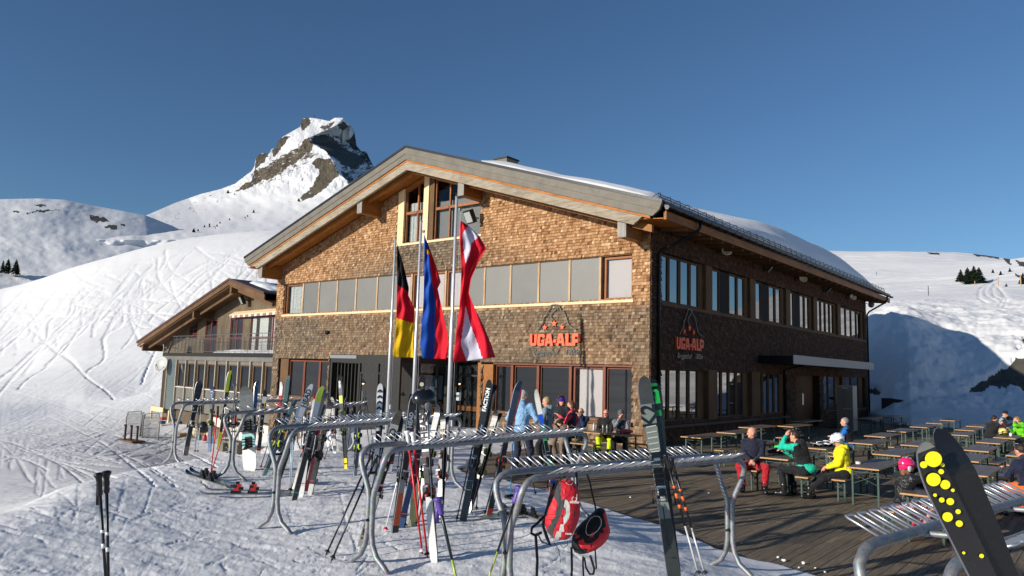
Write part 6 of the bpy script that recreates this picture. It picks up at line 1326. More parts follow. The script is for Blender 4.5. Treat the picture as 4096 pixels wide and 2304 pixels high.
pack('black and red backpack with oval grey outline hanging right of the other one',o2,7.25,.2,[RD,BKc,DGc,SV],zn2,[
 ('hanging_strap',[(x,y,d) for (x,y),d in zip(z6([(1075,470),(1105,560),(1125,660),(1150,760),(1162,825)]),[.0,-.02,-.02,0,0])],.014,BKc),('hanging_strap',[(x,y,.0) for x,y in z6([(975,460),(978,540),(980,620)])],.014,BKc),
 ('piping',[(x,y,-.06) for x,y in z6([(1065,1000),(1075,950),(1110,895),(1150,872),(1190,878),(1212,910),(1210,960),(1180,1010),(1130,1050),(1085,1058),(1066,1035),(1065,1000)])],.0035,SV),
 ('loose_strap',[(x,y,.05) for x,y in z6([(925,1170),(928,1280),(930,1380),(925,1460)])],.018,BKc),('loose_strap',[(x,y,.05) for x,y in z6([(1036,1262),(1036,1350),(1042,1460)])],.014,BKc),('loose_strap',[(x,y,.05) for x,y in z6([(1050,1270),(1065,1370),(1100,1430),(1135,1430),(1145,1380),(1120,1300),(1105,1250)])],.013,BKc),('loose_strap',[(x,y,.0) for x,y in z6([(1152,1180),(1158,1280),(1165,1380)])],.012,BKc)])
# ------------------------------------------------------------------ one continuous surface from tapered limbs (signed distances, surface nets)
def sdf_mesh(prims,cell,k=.02,warp=0,seed=0):
    """prims: (a,b,ra,rb,mat) tapered limbs or (c,(rx,ry,rz),M3,mat) ellipsoids -> verts, quads, material per quad"""
    los=[];his=[]
    for p in prims:
        if len(p)==5: m=max(p[2],p[3])+.05;a,b=np.array(p[0]),np.array(p[1]);los.append(np.minimum(a,b)-m);his.append(np.maximum(a,b)+m)
        else: m=max(p[1])+.05;c=np.array(p[0]);los.append(c-m);his.append(c+m)
    lo=np.min(los,0);hi=np.max(his,0);n=np.ceil((hi-lo)/cell).astype(int)+1
    ax=[lo[i]+cell*np.arange(n[i]) for i in range(3)];D=np.full(n,1.0,np.float32);Mi=np.zeros(n,np.int16);Bst=np.full(n,9.0,np.float32)
    for p,l,h in zip(prims,los,his):
        i0=np.maximum(((l-lo)/cell).astype(int),0);i1=np.minimum(np.ceil((h-lo)/cell).astype(int)+1,n);sl=tuple(slice(a,b) for a,b in zip(i0,i1))
        X,Y,Z=np.meshgrid(ax[0][sl[0]],ax[1][sl[1]],ax[2][sl[2]],indexing='ij');P=np.stack([X,Y,Z],-1)
        if len(p)==5:
            a=np.array(p[0]);d=np.array(p[1])-a;L2=max(d@d,1e-9);t=np.clip(((P-a)@d)/L2,0,1);s=np.linalg.norm(P-a-t[...,None]*d,axis=-1)-(p[2]+(p[3]-p[2])*t);mt=p[4]
        else:
            q=(P-np.array(p[0]));
            if p[2] is not None: q=q@np.array(p[2])
            r=np.array(p[1]);u=np.linalg.norm(q/r,axis=-1);s=(u-1)*u/np.maximum(np.linalg.norm(q/(r*r),axis=-1),1e-6);mt=p[3]
        s=s.astype(np.float32);d0=D[sl];hh=np.clip(.5+.5*(d0-s)/k,0,1);D[sl]=d0*(1-hh)+s*hh-k*hh*(1-hh)
        b=Bst[sl];m=s<b;b[m]=s[m];Mi[sl][m]=mt
    if warp:
        X,Y,Z=np.meshgrid(*ax,indexing='ij');D=D+warp*fbm(X*9+Z*4+seed,Y*9+Z*13,seed,3)+warp*.6*np.abs(vnoise(X*14+seed,Z*17+Y*9,seed+3))
    D[0]=D[-1]=1;D[:,0]=D[:,-1]=1;D[:,:,0]=D[:,:,-1]=1
    ins=D<0;S_=np.zeros(np.array(n)-1,int)
    for i in(0,1):
        for j in(0,1):
            for l in(0,1): S_+=ins[i:n[0]-1+i,j:n[1]-1+j,l:n[2]-1+l]
    act=(S_>0)&(S_<8);idx=-np.ones(act.shape,int);ci=np.argwhere(act);idx[act]=np.arange(len(ci))
    acc=np.zeros((len(ci),3));cnt=np.zeros(len(ci))
    cr=[(i,j,l) for i in(0,1) for j in(0,1) for l in(0,1)]
    for a in cr:
        for b in cr:
            if sum(abs(a[q]-b[q]) for q in range(3))==1 and a<b:
                da=D[ci[:,0]+a[0],ci[:,1]+a[1],ci[:,2]+a[2]];db=D[ci[:,0]+b[0],ci[:,1]+b[1],ci[:,2]+b[2]];m=(da<0)!=(db<0);t=np.where(m,da/(da-db+1e-12),0)[:,None]
                acc+=np.where(m[:,None],np.array(a)+t*(np.array(b)-np.array(a)),0);cnt+=m
    V=lo+cell*(ci+acc/cnt[:,None]);Q=[];MM=[]
    for axn in range(3):
        o1,o2=[q for q in range(3) if q!=axn];sl0=[slice(None)]*3;sl1=[slice(None)]*3;sl0[axn]=slice(0,-1);sl1[axn]=slice(1,None)
        A=ins[tuple(sl0)];B=ins[tuple(sl1)];e=np.argwhere(A!=B);e=e[(e[:,o1]>0)&(e[:,o2]>0)&(e[:,o1]<n[o1]-1)&(e[:,o2]<n[o2]-1)]
        fl=A[e[:,0],e[:,1],e[:,2]]
        def g(d1,d2): f=e.copy();f[:,o1]-=d1;f[:,o2]-=d2;return idx[f[:,0],f[:,1],f[:,2]]
        q=np.stack([g(1,1),g(0,1),g(0,0),g(1,0)],1);rev=fl if axn!=1 else ~fl;q=np.where(rev[:,None],q,q[:,::-1]);Q.append(q);MM.append(Mi[e[:,0],e[:,1],e[:,2]])
    return V,np.concatenate(Q),np.concatenate(MM)
def rot_xf(loc,yaw):
    c,s=math.cos(yaw),math.sin(yaw);Rm=np.array([[c,-s,0],[s,c,0],[0,0,1]]);l=np.array(loc,float);return lambda P:np.asarray(P)@Rm.T+l
def part_mesh(name,prims,cell,mats,parent,k=.02,warp=0,seed=0,extra=None):
    V,Q,m=sdf_mesh(prims,cell,k,warp,seed);me=bpy.data.meshes.new(name)
    if extra is not None and len(extra.v):
        nb=len(V);V=np.concatenate([V,np.array(extra.v)]);fs=[tuple(q) for q in Q.tolist()]+[tuple(nb+i for i in f) for f in extra.f];ms=m.tolist()+extra.m;me.from_pydata([tuple(v) for v in V],[],fs);me.polygons.foreach_set('material_index',ms);me.polygons.foreach_set('use_smooth',[True]*len(fs))
    else: np_mesh(me,V,Q);me.polygons.foreach_set('material_index',m.astype(np.int32))
    for mt in mats: me.materials.append(mt)
    me.update();o=bpy.data.objects.new(name,me);COL.objects.link(o);o.parent=parent;KIDS.setdefault(parent.name,[]).append(o);return o
def ik(a,b,l1,l2,pole):
    a=np.array(a,float);b=np.array(b,float);d=b-a;L=np.linalg.norm(d);L_=min(L,(l1+l2)*.995);b=a+d/L*L_;u=d/L;x=(l1*l1-l2*l2+L_*L_)/(2*L_);h=math.sqrt(max(l1*l1-x*x,0));p=np.array(pole,float);p=p-u*(p@u);p/=max(np.linalg.norm(p),1e-6);return a+u*x+p*h,b
CLM={}
def cm(c,shiny=False):
    k=(tuple(c),shiny)
    if k not in CLM: CLM[k]=cloth('garment_%d'%len(CLM),S(*c),9,.8,.35 if shiny else .75,.5 if shiny else .3)
    return CLM[k]
HAIRM={}
def hm(c):
    if c not in HAIRM:
        t=NT('hair_%d'%len(HAIRM));co=t.coords((60,60,8));n=t.noise(co,1,4,.6);t.set(Base_Color=t.mix(n,tuple(x*.5 for x in S(*c)),S(*c)),Roughness=.5,Specular_IOR_Level=.3);t.bump(n,.8,.01);HAIRM[c]=t.m
    return HAIRM[c]
LOGP=[]
def person(label,loc,face_yaw,H=1.8,sit=None,lean=0,torso_yaw=0,head=(0,0,0),hands=((-.25,.15,1.0),(.25,.15,1.0)),feet=((-.12,.1),(.12,.0)),elbow=((-.6,-.6,-.6),(.6,-.6,-.6)),knee=((-.2,1,.3),(.2,1,.3)),
           jacket=(40,40,44),sleeve=None,lower=None,chest=None,pants=(30,30,34),boots=(26,26,28),hair=('short',(70,52,38)),skin=None,fat=1.0,shades=False,hood=False,beard=None,extra=None,group=None,shiny=False,vest=None,knees_w=None,glove=None,cuff_hide=False,hooded=None,puffy=0.0,cell=.02):
    """local frame: +y forward, +x to the person's left-hand-negative side is -x; feet/hands in metres for a 1.78 m figure"""
    s=H/1.78;o=thing('person',label,'person',loc,0,group);xf=rot_xf((0,0,0),face_yaw)
    sk=plain('skin_%s'%(str(skin)),S(*skin),.55,0,.06,20,.05,.4) if skin else M['skin']
    def rz(p,a): c,q=math.cos(a),math.sin(a);return np.array([p[0]*c-p[1]*q,p[0]*q+p[1]*c,p[2]])
    pel=np.array([0,0,.95]) if sit is None else np.array([0,0,sit/s+.115])
    tl=.50;ll=R(lean);up=np.array([0,math.sin(ll),math.cos(ll)]);fwd=np.array([0,math.cos(ll),-math.sin(ll)]);ty=R(torso_yaw)
    up=rz(up,ty);fwd=rz(fwd,ty);side=np.cross(fwd,up)   # person's right is +side
    neck=pel+up*tl;chestp=pel+up*.36+fwd*.01;waist=pel+up*.14
    shl,shr=neck-side*.185-up*.035,neck+side*.185-up*.035
    hp,hy,hr=[R(a) for a in head];hf=rz(np.array([0,1,0]),hy+ty);hf=hf*math.cos(hp)-np.array([0,0,math.sin(hp)]);hs=np.cross(hf,[0,0,1]);hs/=np.linalg.norm(hs);hu=np.cross(hs,hf)
    hu=hu*math.cos(hr)+hs*math.sin(hr);hs=np.cross(hf,hu)
    hc=neck+up*.135+hf*.025+hu*.03
    HM=np.stack([hs,hf,hu],1)
    hipl,hipr=pel-side*.095-up*.02,pel+side*.095-up*.02
    if sit is not None:
        hipl,hipr=pel+np.array([-.095,.02,-.03]),pel+np.array([.095,.02,-.03])
    fl=np.array([feet[0][0],feet[0][1],(feet[0][2] if len(feet[0])>2 else 0)+.10]);fr=np.array([feet[1][0],feet[1][1],(feet[1][2] if len(feet[1])>2 else 0)+.10])
    kl,fl=ik(hipl,fl,.44,.44,knee[0]);kr,fr=ik(hipr,fr,.44,.44,knee[1])
    el,wl=ik(shl,hands[0],.29,.26,elbow[0]);er,wr=ik(shr,hands[1],.29,.26,elbow[1])
    g=lambda P:xf(np.array(P)*s)
    G=lambda L:[((g(p[0]),g(p[1]),p[2]*s,p[3]*s,p[4]) if len(p)==5 else (g(p[0]),tuple(x*s for x in p[1]),(xfm@np.array(p[2])) if p[2] is not None else None,p[3])) for p in L]
    c_,s_=math.cos(face_yaw),math.sin(face_yaw);xfm=np.array([[c_,-s_,0],[s_,c_,0],[0,0,1]])
    # body: head with nose, brow, chin, ears; neck, trunk, limbs
    B=[(hc+hu*.02,(.075,.095,.105),HM,0),(hc-hu*.045+hf*.025,(.052,.062,.062),HM,0),(hc+hf*.095-hu*.012,hc+hf*.108-hu*.03,.012,.016,0),(hc-hu*.085+hf*.07,(.024,.02,.018),HM,0),
       (hc+hs*.076-hu*.01,(.012,.022,.03),HM,0),(hc-hs*.076-hu*.01,(.012,.022,.03),HM,0),(neck-up*.04,hc-hu*.05,.052,.05,0),
       (pel,chestp,.12,.13,0),(shl,shr,.055,.055,0),(chestp,neck,.11,.07,0),(shl,el,.045,.036,0),(el,wl,.036,.026,0),(shr,er,.045,.036,0),(er,wr,.036,.026,0),(hipl,kl,.075,.05,0),(kl,fl,.05,.035,0),(hipr,kr,.075,.05,0),(kr,fr,.05,.035,0)]
    fing=MB()
    for (e_,w_,sg) in((el,wl,-1),(er,wr,1)):
        d=(w_-e_);d/=np.linalg.norm(d);pn=np.cross(d,[0,0,1.]);pn=pn/max(np.linalg.norm(pn),1e-6) if np.linalg.norm(pn)>.2 else side;dn2=np.cross(d,pn)
        if dn2[2]>0: dn2=-dn2
        p1=w_+d*.085;B+= [(w_+d*.01,w_+d*.075,.024,.028,0),(w_+d*.05+pn*.018,w_+d*.08+pn*.02,.018,.016,0),(w_+d*.05-pn*.018,w_+d*.08-pn*.02,.018,.016,0)]
        for i,(u,l_) in enumerate(((-.028,.066),(-.01,.078),(.010,.074),(.028,.058))):
            q0=w_+d*.088+pn*u;q1=q0+d*l_*.5+dn2*.008;q2=q1+d*l_*.32+dn2*l_*.3;q3=q2+d*l_*.1+dn2*l_*.35
            fing.tube([Vector(g(q)) for q in(q0-d*.02,q0,q1,q2,q3)],[.0095*s,.0095*s,.009*s,.008*s,.006*s],6)
        th0=w_+d*.03+pn*sg*-.026;fing.tube([Vector(g(q)) for q in(th0,th0+d*.03+pn*sg*-.02+dn2*.01,th0+d*.062+pn*sg*-.018+dn2*.025)],[.012*s,.011*s,.008*s],6)
    if glove: fing.m=[1]*len(fing.m)
    ext=part_mesh('body',G(B),.016,[sk,cm(glove or (30,30,30))],o,.018,0,0,fing)
    f=fat;pj=puffy
    J=[(pel+up*.0-fwd*.01,(.165*f,.135*f,.12),np.stack([side,fwd,up],1),3),(waist,chestp,.135*f,.15*f,0),(chestp,(.20*f,.14*f,.19),np.stack([side,fwd,up],1),0),(chestp-fwd*.03+up*.0,(.16*f,.12*f,.17),np.stack([side,fwd,up],1),0),
       (neck-up*.03,neck+up*.045,.085,.068,2),(shl-up*.01,neck-up*.03,.075,.08,0),(shr-up*.01,neck-up*.03,.075,.08,0),
       (shl,el,.072+pj*.01,.058,1),(el,wl-(wl-el)*.04,.058,.045,1),(shr,er,.072+pj*.01,.058,1),(er,wr-(wr-er)*.04,.058,.045,1)]
    if hood: J.append((neck-fwd*.09+up*.0,(.11,.075,.09),np.stack([side,fwd,up],1),2))
    if sit is not None: J[0]=(pel+np.array([0,.0,.02]),(.185*f,.165*f,.12),None,3)
    jm=[cm(jacket,shiny),cm(sleeve or jacket,shiny),cm(chest or jacket,shiny),cm(lower or jacket,shiny)]
    J2=J
    if vest is not None: jm[1]=cm(vest)
    part_mesh('jacket',G(J2),cell,jm,o,.03,.010+.008*pj,hash(label)%97)
    T=[(hipl,kl,.098*f,.075,0),(kl,fl+np.array([0,0,.08]),.073,.07,0),(hipr,kr,.098*f,.075,0),(kr,fr+np.array([0,0,.08]),.073,.07,0),(hipl,hipr,.11*f,.11*f,0),(pel,waist-up*.08,.13*f,.12*f,0)]
    part_mesh('trousers',G(T),cell,[cm(pants)],o,.03,.010,hash(label)%89)
    for (k_,f_,sg) in((kl,fl,-1),(kr,fr,1)):
        fd_=f_-k_;ff=np.array([0,1.,0]);hz=f_-k_
        ff=rz(ff,R(12*-sg));bt=[(f_+np.array([0,0,.12]),f_+np.array([0,0,-.0]),.068,.06,0),(f_+np.array([0,0,-.045])-ff*.03,f_+np.array([0,0,-.05])+ff*.15,.052,.045,0)]
        q=MB();part_mesh('boot',G(bt),.018,[km(boots,.3)],o,.02)
    # hair, headgear
    hk,hcx=hair[0],hair[1]
    if hk!='none':
        HA=[(hc+hu*.035-hf*.018,(.085,.098,.102),HM,0)]
        if hk=='bald': HA=[(hc-hf*.045-hu*.0,(.083,.065,.06),HM,0)]
        if hk=='long': HA+=[(hc-hf*.06-hu*.02,hc-hf*.09-hu*.22+hs*.03,.075,.045,0),(hc-hf*.03-hu*.03+hs*.06,hc-hf*.02-hu*.25+hs*.09,.04,.028,0),(hc-hf*.03-hu*.03-hs*.06,hc-hf*.02-hu*.25-hs*.09,.04,.028,0)]
        if hk=='bob': HA+=[(hc-hf*.03-hu*.02,(.092,.085,.10),HM,0)]
        if hk=='tied': HA+=[(hc-hf*.10+hu*.01,(.04,.045,.04),HM,0)]
        V,Q,m=sdf_mesh(G(HA),.013,.02,.006,3)
        # keep the face free: cut everything in front of the hair line
        c0=g(hc);Hm=xfm@HM;loc_=(V-c0)@Hm/s
        keepv=(loc_[:,1]<(.045 if hk!='bald' else .0)+np.where(loc_[:,2]>.06,.05,0))&((loc_[:,2]>-.02)|(loc_[:,1]<-.01))
        kq=keepv[Q].all(1);me=bpy.data.meshes.new('hair');np_mesh(me,V,Q[kq]);me.materials.append(hm(tuple(hcx)));ho=bpy.data.objects.new('hair',me);COL.objects.link(ho);ho.parent=o
    for e in(-1,1):
        q=MB();q.ell(Vector(g(hc+hf*.086+hs*e*.03+hu*.008)),(.009*s,.009*s,.007*s),8,5);q.build('eye',km((40,34,30),.2),o,True,origin=(0,0,0))
    q=MB();q.tube([Vector(g(hc+hf*a+hs*b-hu*.052)) for a,b in((.083,-.022),(.09,0),(.083,.022))],.0045*s,5);q.build('mouth',km((150,72,66),.5),o,True,origin=(0,0,0))
    if shades:
        q=MB()
        for e in(-1,1): q.ell(Vector(g(hc+hf*.094+hs*e*.032+hu*.006)),(.026*s,.012*s,.019*s),10,6,Matrix((hs_:=Vector(xfm@hs),Vector(xfm@hf),Vector(xfm@hu))).transposed())
        q.tube([Vector(g(hc+hs*.078+hf*-.0+hu*.01)),Vector(g(hc+hs*.06+hf*.085+hu*.012)),Vector(g(hc-hs*.06+hf*.085+hu*.012)),Vector(g(hc-hs*.078+hu*.01))],.004*s,5);q.build('sunglasses',km((12,12,14),.1),o,True,origin=(0,0,0))
    if beard:
        part_mesh('beard',G([(hc-hu*.075+hf*.05,(.05,.045,.04),HM,0)]),.012,[hm(beard)],o,.01)
    if extra: extra(o,lambda P:Vector(g(P)),dict(hc=hc,hf=hf,hs=hs,hu=hu,neck=neck,up=up,fwd=fwd,side=side,pel=pel,wl=wl,wr=wr,xfm=xfm,s=s))
    return o
def hat_on(label,col,gog=None,col2=(60,60,64),sc=1.0,lens=(30,30,36)):
    def f(o,g,d):
        m=d['xfm'];c=g(d['hc']+d['hu']*.045-d['hf']*.005);e=thing('helmet_tmp','','x');helmet(label,Vector(c)-Vector(o.location)*0,Vector(m@d['hf']),Vector(m@d['hu']),col,col2,gog,sc*d['s'],parent=HOLD(o),lens=lens);bpy.data.objects.remove(e)
    return f
class _H: pass
def HOLD(o): return o
_b=MB.build
def _build(s,name,mats,parent=None,smooth=False,origin=None):
    # parts of a person are modelled round the person's own origin
    if parent is not None and parent.name.startswith('person') and origin is None: origin=(0,0,0)
    ob=_b(s,name,mats,parent,smooth,origin)
    if parent is not None: ob.location=(0,0,0)
    return ob
MB.build=_build
def beanie(col,brim=None):
    def f(o,g,d):
        q=MB();m=d['xfm'];Mx=Matrix((Vector(m@d['hs']),Vector(m@d['hf']),Vector(m@d['hu']))).transposed();s=d['s']
        q.lathe([(.092*s,.0),(.097*s,.02*s),(.095*s,.06*s),(.093*s,.062*s),(.088*s,.10*s),(.06*s,.135*s),(.02*s,.15*s)],g(d['hc']+d['hu']*.02-d['hf']*.008),20,Mx,.95,1.08);q.build('beanie',cm(col),o,True)
    return f
def yaw_to(p,q): return math.atan2(-(q[0]-p[0]),q[1]-p[1])
CAMXY=(CP[0],CP[1])
def at(px,py,z): v=U(px,py,z=z);return (v.x,v.y,z)
VL=math.atan2(rtv.y,rtv.x)   # yaw of the picture's right
def fy(deg): # facing measured in the picture: 0 = away from the viewer, 90 = to the left, 180 = towards the viewer, -90 = to the right
    return VL+R(deg)
# ------------------------------------------------------------------ beer tables and benches
TB={}
def make_table(kind):
    L,Wd,Hh=(2.2,.62,.77) if kind=='t' else (2.2,.27,.46)
    o=thing('beer_table' if kind=='t' else 'beer_bench','x','table' if kind=='t' else 'bench')
    o['category']='table' if kind=='t' else 'bench'
    mb=MB();nb=3 if kind=='t' else 1;w=Wd/nb
    mb.mat(0).span((-Wd/2+.012,-L/2+.012,Hh-.026),(Wd/2-.012,L/2-.012,Hh))
    mb.mat(1)
    for a,b in(((-Wd/2,-L/2,Hh-.03),(Wd/2,-L/2+.0115,Hh-.001)),((-Wd/2,L/2-.0115,Hh-.03),(Wd/2,L/2,Hh-.001)),((-Wd/2,-L/2+.0115,Hh-.03),(-Wd/2+.0115,L/2-.0115,Hh-.001)),((Wd/2-.0115,-L/2+.0115,Hh-.03),(Wd/2,L/2-.0115,Hh-.001))): mb.span(a,b)
    mb.mat(1)
    for y in(-L/2+.22,L/2-.22): mb.span((-Wd/2+.04,y-.04,Hh-.055),(Wd/2-.04,y+.04,Hh-.03))
    tp=mb.build('tabletop' if kind=='t' else 'seat',[M['tabletop'],M['table_edge']],o);bv=tp.modifiers.new('b','BEVEL');bv.width=.004;bv.segments=1
    for sy in(-1,1):
        y=sy*(L/2-.22)
        for sx in(-1,1):
            x=sx*(Wd/2-.07);mb=MB();mb.bar((x,y,0),(x,y,Hh-.055),.034,.034,(0,1,0));mb.build('leg',M['green_steel'],o)
        mb=MB();x=Wd/2-.07
        mb.bar((-x,y+.02,Hh*.28),(x,y+.02,Hh*.28),.03,.012);mb.bar((-x,y+.02,Hh*.86),(x,y+.02,Hh*.86),.03,.012)
        mb.bar((-x,y-.02,Hh*.55),(x,y-.022,Hh*.82),.02,.008);mb.bar((x,y-.024,Hh*.55),(-x,y-.026,Hh*.82),.02,.008)
        mb.bar((0,y-.0,Hh*.55),(0,y-sy*.42,Hh-.05),.022,.022,(1,0,0));mb.build('brace',M['green_steel'],o)
    return o
ORD=['first','second','third','fourth','fifth','sixth','seventh','eighth','ninth','tenth']
def furn(kind,x,y,label,rz=0,z=0.0,dark=False):
    if kind not in TB:
        o=make_table(kind);TB[kind]=o
    else: o=copy_tree(TB[kind])
    o.location=(x,y,z);o.rotation_euler=(0,0,rz);tag(o,label,'table' if kind=='t' else 'bench','beer tables on the terrace' if kind=='t' else 'beer benches on the terrace');return o
TL=[];BL_=[]
def by_front(kind,fl,fr,label,rz=0,adj=0):
    """front edge seen in the photo between two pixels; the piece runs away from the viewer"""
    Hh=.77 if kind=='t' else .46;a=U(fl[0],fl[1],z=Hh);b=U(fr[0],fr[1],z=Hh);c=(a+b)/2
    (TL if kind=='t' else BL_).append((c.x,c.y));furn(kind,c.x,c.y+1.1+adj,label,rz)
by_front('t',(3394,1864),(3505,1880),'table holding a glass ashtray, right of the yellow jacket')
by_front('t',(3485,1813),(3605,1824),'table behind the one with the ashtray, left of the pink helmet')
by_front('t',(3594,1776),(3708,1787),'table behind the top of the pink helmet, left of the dotted skis')
by_front('t',(3400,1769),(3484,1777),'brown wet table just right of the blue jacket')
by_front('t',(3449,1740),(3549,1750),'table one row behind the brown wet table, front of the far rows')
by_front('t',(3540,1722),(3632,1728),'table in the far rows, straight above the pink helmet')
by_front('t',(3637,1705),(3712,1711),'table in the far rows, left of the dotted ski tips')
by_front('t',(3707,1690),(3765,1696),'table in the far rows, directly above the dotted ski tips')
by_front('t',(3757,1679),(3821,1684),'farthest table standing against the shaded snow bank')
by_front('t',(3616,1969),(3762,1992),'table at which the child in the pink helmet sits')
by_front('t',(3855,1801),(3943,1803),'table right of the dotted skis, third in the row behind them')
by_front('t',(3904,1768),(4000,1774),'table in front of the man with maroon sleeves')
by_front('t',(3805,1838),(3899,1845),'table right of the dotted skis, second in the row behind them')
by_front('t',(3975,1748),(4060,1755),'table with the cream helmet, between three sitting people')
by_front('t',(3820,1893),(3933,1902),'table right of the dotted skis, nearest in the row behind them')
by_front('t',(3824,1717),(3892,1723),'table left of the man with maroon sleeves, upper one')
by_front('t',(3800,1737),(3860,1742),'table left of the man with maroon sleeves, lower one')
by_front('t',(3873,1703),(3925,1708),'table behind the head of the man with maroon sleeves')
by_front('t',(3046,1828),(3145,1838),'table with the bright green helmet, between the red trousers and the teal jacket')
by_front('t',(3219,1789),(3291,1796),'table with two black helmets behind the teal jacket')
by_front('b',(2982,1878),(3024,1884),'bench on which the man with red trousers sits')
by_front('b',(3167,1904),(3244,1911),'bench on which the person in teal and black sits')
by_front('b',(3321,1915),(3385,1923),'bench on which the person in yellow sits')
by_front('b',(3497,2036),(3580,2047),'bench on which the child in pink trousers sits')
by_front('b',(3950,1851),(3995,1858),'bench at the right, behind the bare grey one')
by_front('b',(3970,1908),(4026,1913),'bare grey bench at the right edge, left of the navy jacket')
by_front('b',(3545,1785),(3590,1790),'bench between the tables above the pink helmet')
by_front('b',(3303,1820),(3340,1826),'bench behind the white helmet')
by_front('b',(3303,1806),(3345,1812),'bench under the person in blue')
by_front('b',(3455,1795),(3495,1801),'bench right of the brown wet table')
by_front('b',(3760,1795),(3800,1800),'bench hidden behind the dotted ski tips, left one')
by_front('t',(4051,1861),(4135,1866),'greenish wet table at the right edge of the picture, nearer one');by_front('t',(4045,1822),(4120,1827),'greenish wet table at the right edge of the picture, farther one')
by_front('b',(3870,1790),(3905,1794),'bench left of the maroon sleeved man, nearer one')
by_front('b',(2843,1797),(2908,1804),'bench standing in the shade behind the right leg of the middle rack')
# row along the shaded side wall
for i,(a,b,l) in enumerate((((2725,1742),(2800,1754),'table in the shade by the side wall, nearest the lodge corner'),((2965,1707),(3010,1713),'table in the shade by the side wall, third from the lodge corner'),((3170,1683),(3215,1688),'table in the shade before the side door'))):
    by_front('t',a,b,l)
q=U(2725,1742,z=.77);furn('t',q.x+.35,q.y+3.45,'table in the shade by the side wall, second from the lodge corner');q2=U(3010,1713,z=.77)
furn('b',q.x+1.15,q.y+3.2,'bench in the shade along the side wall tables, nearer one');furn('b',q2.x+.6,q2.y+2.0,'bench in the shade along the side wall tables, farther one');furn('t',q2.x+.3,q2.y+3.4,'table in the shade by the side wall, fourth from the lodge corner')
for a,b,l in(((3507,1666),(3590,1668),'dark table at the far end of the lodge, right one'),((3440,1672),(3478,1676),'dark table at the far end of the lodge, left one')): by_front('t',a,b,l)
for a,b,l in(((3472,1680),(3505,1684),'dark bench at the far lodge end, left one'),((3565,1690),(3600,1693),'dark bench at the far lodge end, right one')): by_front('b',a,b,l)
# table under the gable windows, its long side to the viewer
ga,gb=U(2296,1721,z=.77),U(2509,1745,z=.77);gc=(ga+gb)/2;grz=math.atan2((gb-ga).y,(gb-ga).x)
GT=furn('t',gc.x,gc.y+.31,'table under the gable windows with three people behind it',PI/2+0*grz);GY=gc.y
furn('b',gc.x-.9,GY-.4+.15,'bench in front of the gable window table',PI/2);furn('b',gc.x+.1,GY+1.15,'bench behind the gable window table, against the wall',PI/2);furn('b',gb.x+1.0,GY+.5,'bench end beside the gable corner in the shade')
# ------------------------------------------------------------------ the people
zb_=.2;p=at(2083,1905,zb_)
person('white-haired man in light blue ski jacket standing with his back to the viewer',p,fy(-25),1.92,head=(5,-25,0),hands=((-.2,.22,1.12),(.22,.25,1.12)),feet=((-.13,.0),(.13,.04)),jacket=(138,180,216),pants=(34,40,58),hair=('short',(196,190,182)),fat=1.1,hood=True,group='guests standing by the rack')
p=(*U(2185,1870,z=0).xy,0)
person('standing woman in grey blue fleece with blond tied hair facing left',p,fy(70),1.88,head=(10,20,0),hands=((-.1,.28,1.1),(.18,.2,1.02)),jacket=(128,146,152),chest=(116,134,140),pants=(24,24,28),hair=('tied',(190,160,110)),fat=1.02,hood=True,group='guests standing by the rack')
q=U(2240,1855,z=0)
person('standing woman in dark jacket with long blond hair under a purple black helmet',(q.x,q.y,0),fy(150),1.88,head=(8,40,0),hands=((-.12,.25,1.15),(.15,.22,1.05)),jacket=(32,34,38),pants=(128,112,96),hair=('long',(198,168,116)),fat=1.0,group='guests standing by the rack',extra=hat_on('',(40,30,56),(90,50,170),sc=1.0,lens=(90,60,200)))
q=U(2283,1858,z=0)
person('standing woman in navy vest with coral pink sleeves and brown bobbed hair',(q.x,q.y,0),fy(80),1.76,head=(10,10,0),hands=((-.1,.34,1.32),(.3,-.02,.98)),elbow=((-.3,-.3,-1),(.6,-.8,-.3)),jacket=(38,44,60),vest=(236,70,92),chest=(236,70,92),pants=(22,22,26),hair=('bob',(120,82,54)),fat=.96,group='guests standing by the rack')
def seat_g(px,off=.95): v=U(px,1700,y=GY+off);return (v.x,v.y,0)
p=seat_g(2325);person('bearded white-haired man in sunglasses sitting leftmost under the gable windows',p,fy(150),1.85,sit=.47,head=(0,-10,0),hands=((-.05,.24,1.10),(.12,.35,.66)),feet=((-.15,.5),(.14,.45)),jacket=(24,32,56),sleeve=(30,52,84),chest=(24,24,30),pants=(22,22,26),hair=('bald',(206,204,198)),beard=(206,204,198),shades=True,group='guests sitting under the gable windows')
p=seat_g(2425);person('bald man in sunglasses and neon yellow trousers sitting under the gable windows',p,fy(165),1.85,sit=.47,head=(0,-12,0),hands=((-.14,.38,.62),(.12,.38,.72)),feet=((-.16,.52),(.12,.5)),jacket=(26,26,26),pants=(206,226,20),hair=('bald',(190,150,130)),shades=True,fat=1.1,skin=(226,150,128),group='guests sitting under the gable windows')
p=seat_g(2484);person('person in grey beanie and silver puffer sitting rightmost under the gable windows',p,fy(165),1.82,sit=.47,head=(5,-10,0),hands=((-.1,.35,.72),(.02,.22,1.16)),feet=((-.16,.5),(.12,.5)),jacket=(52,54,58),sleeve=(120,122,128),chest=(20,20,22),pants=(22,24,28),hair=('none',0),shades=True,shiny=True,fat=1.05,puffy=1,extra=beanie((96,94,96)),group='guests sitting under the gable windows')
